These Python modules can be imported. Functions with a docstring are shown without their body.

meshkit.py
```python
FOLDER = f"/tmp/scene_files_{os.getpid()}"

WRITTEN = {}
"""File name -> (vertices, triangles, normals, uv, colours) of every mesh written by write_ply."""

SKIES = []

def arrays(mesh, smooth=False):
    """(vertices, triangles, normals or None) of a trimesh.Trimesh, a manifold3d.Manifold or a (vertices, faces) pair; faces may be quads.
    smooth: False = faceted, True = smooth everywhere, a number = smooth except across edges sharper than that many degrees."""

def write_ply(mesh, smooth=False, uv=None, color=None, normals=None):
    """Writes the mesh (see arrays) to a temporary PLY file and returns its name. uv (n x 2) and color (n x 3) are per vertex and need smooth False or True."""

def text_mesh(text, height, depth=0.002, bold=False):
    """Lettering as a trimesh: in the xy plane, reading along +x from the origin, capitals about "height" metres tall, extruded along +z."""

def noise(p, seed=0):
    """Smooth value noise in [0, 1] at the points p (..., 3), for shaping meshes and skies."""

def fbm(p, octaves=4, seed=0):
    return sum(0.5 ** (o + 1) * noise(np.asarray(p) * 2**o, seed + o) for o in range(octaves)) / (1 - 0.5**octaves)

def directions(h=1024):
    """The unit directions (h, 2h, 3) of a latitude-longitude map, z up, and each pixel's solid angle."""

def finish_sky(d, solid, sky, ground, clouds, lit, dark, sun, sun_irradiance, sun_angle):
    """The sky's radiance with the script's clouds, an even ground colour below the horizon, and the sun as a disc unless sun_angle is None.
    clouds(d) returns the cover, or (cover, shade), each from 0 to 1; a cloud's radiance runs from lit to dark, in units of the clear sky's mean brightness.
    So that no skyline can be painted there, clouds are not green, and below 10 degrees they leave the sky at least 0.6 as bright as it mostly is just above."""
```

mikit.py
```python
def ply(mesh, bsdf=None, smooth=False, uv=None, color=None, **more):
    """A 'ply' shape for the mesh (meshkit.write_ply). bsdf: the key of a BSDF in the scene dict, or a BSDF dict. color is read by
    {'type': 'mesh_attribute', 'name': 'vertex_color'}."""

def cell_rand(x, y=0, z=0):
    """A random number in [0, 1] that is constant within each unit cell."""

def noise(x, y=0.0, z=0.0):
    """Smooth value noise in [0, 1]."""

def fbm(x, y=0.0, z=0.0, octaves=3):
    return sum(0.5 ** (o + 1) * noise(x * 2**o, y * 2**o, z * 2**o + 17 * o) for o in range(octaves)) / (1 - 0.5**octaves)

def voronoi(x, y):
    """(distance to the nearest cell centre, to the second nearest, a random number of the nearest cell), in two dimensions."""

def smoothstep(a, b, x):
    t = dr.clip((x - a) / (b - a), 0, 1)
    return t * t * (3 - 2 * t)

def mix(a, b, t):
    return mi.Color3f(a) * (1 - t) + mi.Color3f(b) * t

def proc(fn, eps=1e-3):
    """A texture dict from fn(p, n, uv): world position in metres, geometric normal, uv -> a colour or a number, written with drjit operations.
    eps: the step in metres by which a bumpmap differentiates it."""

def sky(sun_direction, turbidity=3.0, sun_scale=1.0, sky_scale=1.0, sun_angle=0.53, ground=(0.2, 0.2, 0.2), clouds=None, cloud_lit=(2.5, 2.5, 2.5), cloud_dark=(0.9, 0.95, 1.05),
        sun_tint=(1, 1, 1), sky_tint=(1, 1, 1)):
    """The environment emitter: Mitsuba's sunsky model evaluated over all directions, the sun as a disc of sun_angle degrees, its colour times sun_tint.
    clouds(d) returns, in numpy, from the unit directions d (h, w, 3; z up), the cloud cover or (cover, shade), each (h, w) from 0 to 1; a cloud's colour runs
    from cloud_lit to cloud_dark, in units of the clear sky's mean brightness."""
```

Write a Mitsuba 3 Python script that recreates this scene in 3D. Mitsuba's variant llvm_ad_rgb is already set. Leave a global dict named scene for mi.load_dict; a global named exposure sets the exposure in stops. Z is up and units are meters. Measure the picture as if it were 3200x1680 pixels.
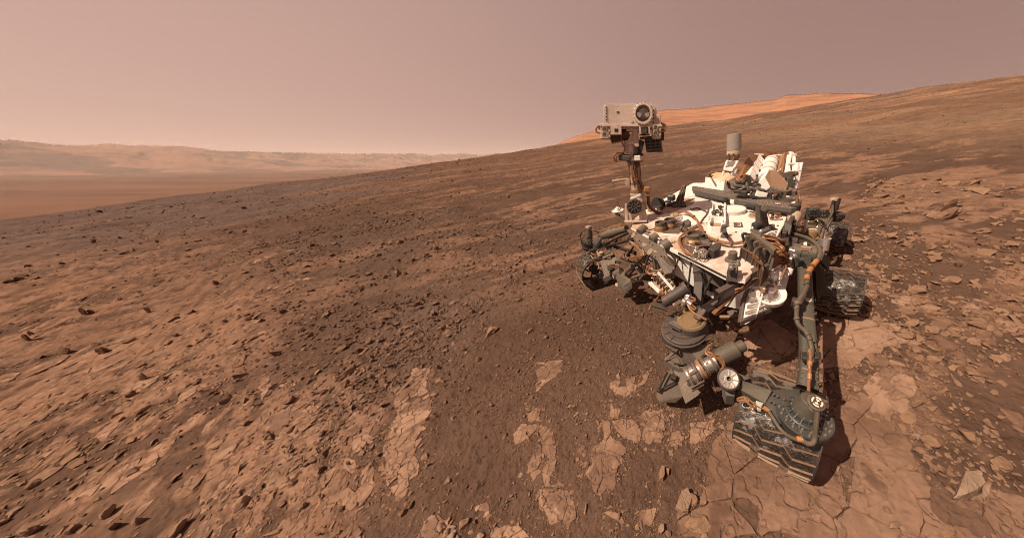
import math, random
import numpy as np, trimesh, shapely, shapely.affinity, drjit as dr, mitsuba as mi, mikit, meshkit
from scipy.spatial import ConvexHull, Voronoi
T = mi.ScalarTransform4f
scene, labels = {}, {}
rng = np.random.default_rng(7)

# ------------------------------------------------------------------ camera, sky, exposure
CAM = (0.0, 0.0, 1.6)
PITCH = 0.391308                                  # 22.42 degrees down
exposure = 0.72
scene['camera'] = {'type': 'perspective', 'fov_axis': 'x', 'fov': 126.87, 'near_clip': 0.02, 'far_clip': 60000.0,
                   'principal_point_offset_x': -0.125,
                   'to_world': T().look_at(origin=CAM, target=(0.0, math.cos(PITCH), 1.6 - math.sin(PITCH)), up=(0, 0, 1)),
                   'medium': {'type': 'ref', 'id': 'air'}}
SUN_AZ, SUN_EL = math.radians(-115), math.radians(49)
SUN = (math.sin(SUN_AZ) * math.cos(SUN_EL), math.cos(SUN_AZ) * math.cos(SUN_EL), math.sin(SUN_EL))


def dust_veil(d):
    """An even veil of dust over the whole sky, a little brighter towards the sun and the horizon under it."""
    az = np.arctan2(d[..., 0], d[..., 1])
    toward = 0.5 + 0.5 * np.cos(az - SUN_AZ)
    el = np.clip(d[..., 2], 0, 1)
    shade = 1 - toward ** 1.15 * (0.95 - 0.35 * el)
    return np.ones(d.shape[:-1]), np.clip(shade, 0, 1)


scene['sky'] = mikit.sky(SUN, turbidity=4, sun_scale=3.0, sun_tint=(1.0, 0.99, 0.955), ground=(0.2, 0.1, 0.06), clouds=dust_veil,
                         cloud_lit=(4.25, 2.74, 2.34), cloud_dark=(1.80, 1.05, .94))

# ------------------------------------------------------------------ helpers
SA, SB = 0.106, 0.118                             # the slope the vehicle stands on: z = SA x + SB y


def V(*a):
    return np.array(a, float)


def put(key, mesh, mat, label=None, category=None, group=None, kind=None, smooth=False, color=None, **more):
    if key in scene:
        n = 1
        while '%s_%03d' % (key, n) in scene:
            n += 1
        key = '%s_%03d' % (key, n)
    scene[key] = mikit.ply(mesh, mat, smooth=smooth, color=color, **more)
    tag(key, label, category, group, kind)
    return key


def tag(key, label=None, category=None, group=None, kind=None):
    d = {k: v for k, v in (('label', label), ('category', category), ('group', group), ('kind', kind)) if v}
    if d:
        labels.setdefault(key, {}).update(d)


def interp(x, tab):
    tab = np.array(tab, float)
    return np.interp(x, tab[:, 0], tab[:, 1])


# ------------------------------------------------------------------ terrain
# elevation (tangent) of the near hill's skyline by azimuth in degrees, as surveyed from the origin
SKYLINE = [(-180, -.08), (-110, -.10), (-80, -.084), (-68.3, -.0773), (-64.3, -.0685), (-59.5, -.0562), (-51.7, -.0401), (-41.4, -.0145), (-27, .03), (-16.3, .056),
           (-8.7, .0757), (-1.3, .1003), (5, .1174), (12.3, .1264), (18.1, .1339), (23.4, .1466), (30.9, .1568), (38, .1617), (43.2, .1689), (51, .167), (60, .165), (80, .14), (120, .09), (180, -.08)]


def hill(x, y):
    """Height of the slope without its small relief."""
    r = np.hypot(x, y) + 1e-6
    az = np.degrees(np.arctan2(x, y))
    p = (SA * x + SB * y) / r
    e = interp(az, SKYLINE)
    gap = p - e
    rc = np.clip(1.6 / np.maximum(gap, 0.012), 30, 130)           # distance of the crest
    t = np.clip((r - 10) / (rc - 10), 0, None)
    end = (e * rc + 1.6) - p * rc
    z = p * r + np.where(t < 1, end * t ** 2, end)
    over = np.maximum(r - rc, 0)
    z = np.where(r > rc, p * rc + end + e * over - over ** 2 / (18 + over) * 0.35, z)
    return z


def relief(x, y):
    r = np.hypot(x, y)
    near = np.clip((r - 0.5) / 6, 0, 1)
    q = np.stack([x, y, 0 * x], -1)
    z = (meshkit.fbm(q * .35, 4, 3) - .5) * (.02 + .20 * near)
    z += (meshkit.fbm(q * .08, 3, 5) - .5) * np.clip((r - 6) / 30, 0, 1) * 1.1
    z += (meshkit.fbm(q * 2.1, 4, 9) - .5) * (.022 + .03 * near)
    return z * np.clip(np.hypot(x - 1.0, y - 1.9) / 1.5 - .25, .12, 1)


def ground_z(x, y):
    x, y = np.asarray(x, float), np.asarray(y, float)
    return hill(x, y) + relief(x, y)


def streak(x, y, az, sx, sy, seed, octaves=4):
    """Noise drawn out along the compass direction az."""
    c, s = math.cos(math.radians(az)), math.sin(math.radians(az))
    u, v = x * s + y * c, x * c - y * s
    return meshkit.fbm(np.stack([u * sx, v * sy, 0 * u], -1), octaves, seed)


def poly(*pts):
    return shapely.Polygon(pts).buffer(0)


R_FLAKY = poly((-22.046, 8.320), (-14.335, 7.227), (-7.124, 4.205), (-5.007, 2.969), (-3.607, 1.852), (-2.346, 1.332), (-1.630, 0.657), (-3.482, 0.730)).union(poly((-22.046, 8.320), (-3.482, 0.730), (-4.6, -.6), (-16, -1)))
R_RUBBLE = poly((-13.606, 7.276), (-23.959, 18.018), (-5.939, 8.038), (-2.755, 3.999), (-1.968, 2.302), (-2.082, 1.916), (-3.671, 2.477), (-6.040, 3.607))
R_SAND = poly((-2.014, 1.948), (-0.328, 2.278), (0.203, 1.628), (0.240, 1.135), (-0.203, 1.148), (-0.829, 1.153), (-0.618, 0.617), (-0.931, 0.630), (-1.169, 1.025))
R_PLATES = poly((0.343, 0.883), (0.543, 1.036), (0.723, 0.906), (1.116, 1.049), (1.399, 1.188), (1.405, 0.893), (1.348, 0.731), (1.403, 0.647), (1.703, 0.677), (1.526, 0.534), (0.182, 0.587), (0.164, 0.671), (0.329, 0.746))
R_RIGHT = poly((1.608, 1.992), (3.261, 3.694), (4.559, 5.120), (7.022, 4.957), (1.703, 0.677), (1.348, 0.731), (1.405, 0.893), (1.399, 1.188), (1.222, 1.348))


def inside(x, y, region, soft):
    """1 well inside the region, 0 outside, with a border soft metres wide (soft grows with distance) and broken up by noise."""
    w = soft * (1 + .25 * np.hypot(x, y))
    x0, y0, x1, y1 = region.bounds
    m = 4 * np.max(w[(x > x0) & (x < x1) & (y > y0) & (y < y1)], initial=soft)
    on = (x > x0 - m) & (x < x1 + m) & (y > y0 - m) & (y < y1 + m)
    d = np.full(len(x), -1e6)
    shapely.prepare(region)
    d[on] = np.where(shapely.contains_xy(region, x[on], y[on]), 1, -1) * shapely.distance(region.boundary, shapely.points(x[on], y[on]))
    d = d + (meshkit.fbm(np.stack([x * .9, y * .9, 0 * x], -1), 3, 21) - .5) * w * 3
    return np.clip(d / w * .5 + .5, 0, 1)


def smooth(a, b, x):
    t = np.clip((x - a) / (b - a), 0, 1)
    return t * t * (3 - 2 * t)


def lerp(a, b, t):
    return a * (1 - t[:, None]) + b * t[:, None]


SOIL, ROCK, RUBBLE, VIOLET = V(.145, .089, .065), V(.36, .228, .158), V(.128, .088, .070), V(.158, .114, .103)
OCHRE, OLIVE = V(.36, .205, .125), V(.235, .168, .118)


def ground_color_and_bump(x, y):
    r = np.hypot(x, y)
    az = np.degrees(np.arctan2(x, y))
    q = np.stack([x, y, 0 * x], -1)
    n1 = streak(x, y, -45, .9, 2.2, 31, 5)
    n2 = streak(x, y, -45, 6, 12, 33, 4)
    n3 = meshkit.fbm(q * 11, 3, 37)
    n4 = meshkit.fbm(q * 37, 2, 39)
    flaky = inside(x, y, R_FLAKY, .25)
    rubble = inside(x, y, R_RUBBLE, .5)
    right = inside(x, y, R_RIGHT, .3)
    plates = inside(x, y, R_PLATES, .02)
    # bedrock showing through the soil
    bed = flaky * smooth(.44, .53, .5 * n1 + .5 * n2)
    m = meshkit.fbm(np.stack([x * 1.6, y * 2.2, 0 * x], -1), 5, 41)
    bed = np.maximum(bed, right * .7 * smooth(.52, .60, .5 * m + .5 * meshkit.fbm(q * 5, 4, 43)))
    out = smooth(.52, .60, .6 * streak(x, y, 70, .5, 1.6, 47, 5) + .4 * streak(x, y, 70, 2.2, 8, 48, 4)) * smooth(2.2, 4, r) * smooth(70, 25, r) * .8
    bed = np.maximum(bed, out * (1 - rubble))
    col = np.tile(SOIL * .86, (len(x), 1))
    col = lerp(col, RUBBLE, rubble * .7)
    col = lerp(col, V(.170, .102, .072), plates * .6)
    # far slopes: bands along the strata
    far = smooth(7, 26, r)
    band = streak(x, y, 84, .05, .42, 51, 5)
    band2 = streak(x, y, 92, .016, .13, 53, 4)
    f = lerp(np.tile(V(.175, .098, .068), (len(x), 1)), VIOLET, smooth(.46, .60, band))
    f = lerp(f, OCHRE, smooth(.54, .66, streak(x, y, 80, .045, .36, 57, 5)) * .75)
    to_right = smooth(0, 35, az)
    f = lerp(f, OCHRE, smooth(.42, .56, band2) * to_right * .45)
    f = lerp(f, OLIVE, smooth(.46, .56, streak(x, y, 88, .025, .2, 59, 4)) * to_right * .55)
    f = lerp(f, V(.46, .27, .16), smooth(.53, .62, streak(x, y, 86, .03, .55, 58, 5)) * to_right * .6 * smooth(40, 90, r))
    f = lerp(f, V(.17, .098, .068), smooth(.50, .62, meshkit.fbm(q * .09, 4, 73)) * .7)
    to_left = smooth(-38, -58, az) * smooth(12, 20, r)
    f = lerp(f, VIOLET, to_left * .85)
    f = f * (.72 + .56 * (.5 * streak(x, y, 84, .12, 1.3, 65, 5) + .5 * meshkit.fbm(q * .5, 4, 75)))[:, None]
    col = lerp(col, f, far)
    rock = lerp(np.tile(ROCK, (len(x), 1)), V(.30, .160, .105), n3)
    cracks = 1 - .45 * smooth(.075, .0, np.abs(streak(x, y, -45, 3, 12, 67, 4) - .5))
    rock = rock * cracks[:, None]
    col = lerp(col, rock, bed * (1 - .6 * far))
    tone = (.74 + .52 * meshkit.fbm(q * 2.3, 5, 61)) * .70
    col = col * V(1.0, .98, 1.01)
    col = col * tone[:, None] * (.80 + .24 * n3 + .16 * n4)[:, None]
    # relief that goes with it: flakes of bedrock stand proud of the soil, cracked along their grain
    grain = streak(x, y, -45, 4.5, 17, 63, 4)
    scale = np.minimum(r, 9) ** .8
    bump = bed * (.003 + .005 * smooth(.45, .53, grain) * (n2 + .3) + .004 * smooth(.40, .46, streak(x, y, -45, 9, 30, 69, 3))) * (.5 + .3 * scale) * (1 - .7 * right) * (.25 + .75 * smooth(4, 9, r))
    bump += rubble * (n3 - .5) * .035 * (1 + .1 * np.minimum(r, 12)) + (n4 - .5) * .006 * (1 + .3 * np.minimum(r, 12))
    return col, bump


def polar_sheet(azs, rs, height, color=None):
    a, r = np.meshgrid(np.radians(azs), rs, indexing='ij')
    x, y = (r * np.sin(a)).ravel(), (r * np.cos(a)).ravel()
    z = height(x, y)
    c = None
    if color is not None:
        c, b = color(x, y)
        z = z + b
    n, m = len(azs), len(rs)
    i = (np.arange(n - 1)[:, None] * m + np.arange(m - 1)).ravel()
    f = np.vstack([np.stack([i, i + m + 1, i + 1], 1), np.stack([i, i + m, i + m + 1], 1)])
    return (np.stack([x, y, z], -1), f), c


azs = np.concatenate([np.linspace(-180, -84, 40)[:-1], np.linspace(-84, 76, 900), np.linspace(76, 180, 40)[1:]])
rs = np.concatenate([np.geomspace(.02, .62, 8)[:-1], np.geomspace(.62, 11, 620)[:-1], np.geomspace(11, 140, 190), np.geomspace(140, 900, 14)[1:]])


def crack_bump(p, n, uv):
    r2 = dr.sqrt(p.x * p.x + p.y * p.y)
    fine = mikit.fbm(p.x * 90, p.y * 90, p.z * 90, 3) * .006 + mikit.fbm(p.x * 24, p.y * 24, p.z * 24, 3) * .016
    coarse = mikit.fbm(p.x * 5, p.y * 5, p.z * 5, 3) * .09
    return fine * 1.5 + coarse * mikit.smoothstep(6., 30., r2)


def grit(p, n, uv):
    """Grains of darker and paler sand."""
    a = mikit.noise(p.x * 300, p.y * 300, p.z * 300)
    b = mikit.fbm(p.x * 70, p.y * 70, p.z * 70, 3)
    c = mikit.fbm(p.x * 1.7, p.y * 6, p.z * 3, 5)
    r2 = dr.sqrt(p.x * p.x + p.y * p.y)
    return dr.clip(.05 + .55 * mikit.smoothstep(.52, .85, a * .5 + b * .5) + .5 * mikit.smoothstep(.54, .74, c) * mikit.smoothstep(4., 15., r2), 0, .8)


scene['ground_finish'] = {'type': 'bumpmap', 'arbitrary': mikit.proc(crack_bump, eps=.004), 'scale': 1.0,
                          'bsdf': {'type': 'blendbsdf', 'weight': mikit.proc(grit),
                                   'bsdf_0': {'type': 'diffuse', 'reflectance': {'type': 'mesh_attribute', 'name': 'vertex_color'}},
                                   'bsdf_1': {'type': 'diffuse', 'reflectance': {'type': 'rgb', 'value': [.055, .036, .028]}}}}
mesh, col = polar_sheet(azs, rs, ground_z, ground_color_and_bump)
put('ground', mesh, 'ground_finish', kind='structure', smooth=True, color=col)

# the orange dune field behind the ridge, the crater floor far below, and the crater's rim
FLOOR = -150.0


def mat(name, rgb, rough=.8, **more):
    scene[name] = {'type': 'principled', 'base_color': {'type': 'rgb', 'value': list(rgb)}, 'roughness': rough, 'specular': .3, **more}
    return name


DUNE = [(-30, -.02), (-17, .055), (-13, .083), (-8.7, .105), (-3, .143), (1, .164), (6, .166), (12, .170), (20, .176), (24, .178), (26, .189), (31, .185), (38, .168), (43, .155), (46, .140), (52, .12), (60, .05)]


def dune_z(x, y):
    r, az = np.hypot(x, y), np.degrees(np.arctan2(x, y))
    e = interp(az, DUNE)
    top = 1.6 + e * 520
    t = np.clip((r - 240) / 280, 0, 1)
    z = -6 + (top + 6) * smooth(0, 1, t * .5) * 2 - np.maximum(r - 520, 0) * .25
    q = np.stack([x, y, 0 * x], -1)
    return z + (meshkit.fbm(q * .02, 5, 71) - .5) * 3.0 * smooth(240, 330, r)


def dune_color(p, n, uv):
    a = mikit.fbm(p.x * .03 + p.z * .08, p.y * .03, p.z * .3, 4)
    return mikit.mix((.31, .155, .100), (.225, .122, .082), mikit.smoothstep(.45, .65, a))


scene['dune_finish'] = {'type': 'diffuse', 'reflectance': mikit.proc(dune_color)}
m, _ = polar_sheet(np.linspace(-30, 60, 260), np.linspace(230, 640, 60), dune_z)
put('orange_hill', m, 'dune_finish', kind='structure', smooth=True)


def floor_color(p, n, uv):
    a = mikit.fbm(p.x * .0006, p.y * .0022, 0., 5)
    b = mikit.fbm(p.x * .004, p.y * .012, 3., 4)
    return mikit.mix((.100, .050, .034), (.145, .074, .050), mikit.smoothstep(.35, .68, a * .6 + b * .4))


scene['floor_finish'] = {'type': 'diffuse', 'reflectance': mikit.proc(floor_color)}
m, _ = polar_sheet(np.linspace(-180, 180, 181), np.geomspace(700, 19000, 60), lambda x, y: FLOOR + 0 * x)
put('crater_floor', m, 'floor_finish', kind='structure', smooth=True)

RIM = [(-180, .03), (-100, .033), (-80, .030), (-68.2, .0325), (-67.4, .0360), (-66.9, .0345), (-66, .028), (-64.5, .0255), (-62.5, .0258), (-59, .0257), (-56.5, .0225), (-53, .019), (-50, .0205), (-46, .019),
       (-43, .020), (-39.5, .0225), (-36.5, .0205), (-33, .0245), (-30.5, .022), (-27, .0265), (-22, .026), (-15, .024), (0, .02), (60, .02), (180, .03)]
FOOT = [(-180, -.017), (-68, -.0170), (-57, -.0155), (-45, -.0135), (-30, -.012), (180, -.012)]


def rim_z(x, y):
    r, az = np.hypot(x, y), np.degrees(np.arctan2(x, y))
    foot = (1.6 - FLOOR) / -interp(az, FOOT)
    crest = foot * 1.35
    top = 1.6 + interp(az, RIM) * crest
    t = np.clip((r - foot * .93) / (crest - foot * .93), 0, 1.6)
    q = np.stack([x * .0011, y * .0011, 0 * x], -1)
    ridged = 1 - 2 * np.abs(meshkit.fbm(q, 5, 83) - .5)
    fine = 1 - 2 * np.abs(meshkit.fbm(q * 4, 4, 85) - .5)
    w = np.clip(t, 0, 1)
    prof = .30 * smooth(0, .45, w) + .70 * smooth(.25, 1, w)
    z = FLOOR - 2 + (top - FLOOR) * (prof + (ridged - .72) * 1.0 * w * (1 - w) ** .6 * 1.6 + (fine - .75) * .16 * smooth(.1, .5, w) * (1.0 - .75 * smooth(.9, 1, w)))
    return z - np.maximum(t - 1, 0) * 500


def rim_color(p, n, uv):
    a = mikit.fbm(p.x * .0016, p.y * .0016, p.z * .004, 5)
    return mikit.mix((.215, .112, .080), (.095, .055, .042), mikit.smoothstep(.42, .62, a))


scene['rim_finish'] = {'type': 'diffuse', 'reflectance': mikit.proc(rim_color)}
m, _ = polar_sheet(np.linspace(-84, 4, 700), np.linspace(7800, 17500, 90), rim_z)
put('mountains', m, 'rim_finish', kind='structure', smooth=True)

# dust in the air
scene['air'] = {'type': 'homogeneous', 'albedo': {'type': 'rgb', 'value': [.96, .88, .86]}, 'sigma_t': 4.4e-5}
scene['haze'] = {'type': 'cube', 'to_world': T().translate((0, 0, 300)).scale((19500, 19500, 452)), 'bsdf': {'type': 'null'}, 'interior': {'type': 'ref', 'id': 'air'}}
tag('haze', 'thin pinkish dust hanging in the air over the crater', 'haze', kind='stuff')

# ------------------------------------------------------------------ bedrock plates, rocks, pebbles
def stone_color(a, b, seed, size=14.):
    def fn(p, n, uv):
        t = mikit.fbm(p.x * size + seed, p.y * size, p.z * size, 4)
        u = mikit.fbm(p.x * size * 7, p.y * size * 7 + seed, p.z * size * 7, 2)
        dust = mikit.smoothstep(.55, .98, n.z) * .55
        c = mikit.mix(a, b, mikit.smoothstep(.3, .7, t * .7 + u * .3))
        return mikit.mix(c, (.24, .140, .096), dust) * .72
    return fn


def stone_bump(p, n, uv):
    return mikit.fbm(p.x * 60, p.y * 60, p.z * 60, 4) * .008 + mikit.fbm(p.x * 17, p.y * 17, p.z * 40, 3) * .016


def stone(name, a, b, seed, size=14.):
    scene[name] = {'type': 'twosided', 'bsdf': {'type': 'bumpmap', 'arbitrary': mikit.proc(stone_bump, eps=.003), 'scale': 1.0,
                   'bsdf': {'type': 'diffuse', 'reflectance': mikit.proc(stone_color(a, b, seed, size))}}}
    return name


def plate_color(p, n, uv):
    t = mikit.fbm(p.x * 5, p.y * 5, p.z * 5, 4)
    u = mikit.fbm(p.x * 50, p.y * 50, p.z * 50, 3)
    c = mikit.mix((.245, .155, .108), (.35, .228, .162), mikit.smoothstep(.3, .7, t))
    c = c * (.80 + .4 * u)
    w = dr.abs(mikit.fbm(p.x * 7 + 3, p.y * 7, 5., 3) - .5)
    vein = mikit.smoothstep(.006, .0, w) * mikit.smoothstep(.52, .62, mikit.fbm(p.x * 2.2, p.y * 2.2, 9., 2))
    c = mikit.mix(c, (.60, .45, .34), vein * .35)
    soil = mikit.smoothstep(.50, .64, mikit.fbm(p.x * 9, p.y * 9, 1., 4)) * mikit.smoothstep(.8, .95, n.z)
    return mikit.mix(c, (.165, .102, .075), soil * .75) * mi.Color3f(.775, .74, .76)


def plate_bump(p, n, uv):
    crack = dr.abs(mikit.fbm(p.x * 11, p.y * 11, 2., 4) - .5)
    return mikit.smoothstep(0., .035, crack) * .006 + mikit.fbm(p.x * 45, p.y * 45, p.z * 45, 4) * .009 + mikit.fbm(p.x * 9, p.y * 22, 0., 3) * .02


scene['plate_finish'] = {'type': 'twosided', 'bsdf': {'type': 'bumpmap', 'arbitrary': mikit.proc(plate_bump, eps=.003), 'scale': 1.0,
                         'bsdf': {'type': 'diffuse', 'reflectance': mikit.proc(plate_color)}}}
scene['brown_plate'] = {'type': 'twosided', 'bsdf': {'type': 'bumpmap', 'arbitrary': mikit.proc(plate_bump, eps=.003), 'scale': 1.0,
                        'bsdf': {'type': 'diffuse', 'reflectance': mikit.proc(lambda p, n, uv: plate_color(p, n, uv) * mi.Color3f(.72, .70, .70))}}}
stone('tan_stone', (.34, .21, .142), (.24, .145, .098), 3.)
stone('brown_stone', (.185, .108, .076), (.28, .170, .120), 7.)
stone('dark_stone', (.10, .055, .038), (.19, .105, .070), 11.)
stone('grey_stone', (.27, .185, .140), (.36, .25, .19), 13.)
stone('violet_stone', (.15, .098, .080), (.22, .14, .11), 17.)


def fan(az0, az1, r0, r1, power=0.):
    """Points thinning out with distance; azimuths in degrees."""
    def place(r, n):
        a = np.radians(r.uniform(az0, az1, n))
        d = np.exp(r.uniform(math.log(r0), math.log(r1), n))
        return np.column_stack([d * np.sin(a), d * np.cos(a)])
    return place


def fracture(region, cell, r, gaps=.07):
    """Cut a region into uneven pieces."""
    x0, y0, x1, y1 = region.bounds
    n = int(max(4, (x1 - x0) * (y1 - y0) / cell ** 2))
    pts = np.column_stack([r.uniform(x0 - cell, x1 + cell, n * 2), r.uniform(y0 - cell, y1 + cell, n * 2)])
    far = np.array([[-50, -50], [50, -50], [50, 50], [-50, 50]]) + region.centroid.coords[0]
    vor = Voronoi(np.vstack([pts, far]))
    for i in range(len(pts)):
        reg = vor.regions[vor.point_region[i]]
        if -1 in reg or not reg:
            continue
        q = shapely.Polygon(vor.vertices[reg]).intersection(region)
        if r.uniform() < gaps:
            continue
        for g in getattr(q, 'geoms', [q]):
            if g.geom_type == 'Polygon' and g.area > cell * cell * .05:
                yield g


def slab_mesh(shape, thick, r, tilt=0., under=.03):
    """A slab with a ragged outline, bevelled rim and a top that follows the ground."""
    n = int(np.clip(shape.length / .008, 12, 46)) if shape.length > .12 * np.hypot(*shape.centroid.coords[0]) else 11
    ring = np.array([shape.exterior.interpolate(t, normalized=True).coords[0] for t in np.linspace(0, 1, n, endpoint=False)])
    if shapely.LinearRing(ring).is_ccw is False:
        ring = ring[::-1]
    c = np.array(shape.centroid.coords[0])
    size = math.sqrt(shape.area)
    ring = ring + (meshkit.noise(np.column_stack([ring * 14 / max(size, .05) * .1 + r.uniform(0, 99), np.zeros(n)])) - .5)[:, None] * (ring - c) * .10
    ring = ring + r.normal(0, .011 * size, (n, 2))
    inner = ring - (ring - c) * (np.clip(.35 * thick / size + .008, .008, .1) * r.uniform(.4, 1.3, n))[:, None]
    if not shapely.Polygon(inner).is_valid:
        inner = c + (ring - c) * .96
        if not shapely.Polygon(inner).is_valid:
            return None
    a = r.uniform(0, 6.28)
    slope = tilt * V(math.cos(a), math.sin(a))
    zc = float(ground_z(c[0], c[1]))

    def level(p, up):
        return np.column_stack([p, .35 * zc + .65 * ground_z(p[:, 0], p[:, 1]) + up + (p - c) @ slope + .35 * ((p - c) @ V(SA, SB))])
    v = np.vstack([level(c + (ring - c) * 1.02, -under), level(ring, thick * r.uniform(.45, .75, n)), level(inner, thick * r.uniform(.93, 1.07, n))])
    tv, top = trimesh.creation.triangulate_polygon(shapely.Polygon(inner), engine='earcut')
    if len(tv) != n or not np.allclose(tv, inner) or len(top) != n - 2:
        top = np.array([[0, k, k + 1] for k in range(1, n - 1)])
    i, j = np.arange(n), (np.arange(n) + 1) % n
    f = [top + 2 * n] if len(top) else []
    for k in (0, n):
        f += [np.column_stack([k + i, k + j, k + n + j]), np.column_stack([k + i, k + n + j, k + n + i])]
    f = np.vstack(f)
    if trimesh.Trimesh(v, f, process=False).volume < 0:
        f = f[:, ::-1]
    return v, f


def merged(parts):
    vs, fs, at = [], [], 0
    for v, f in parts:
        vs.append(v)
        fs.append(np.asarray(f) + at)
        at += len(v)
    return np.vstack(vs), np.vstack(fs)


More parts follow.
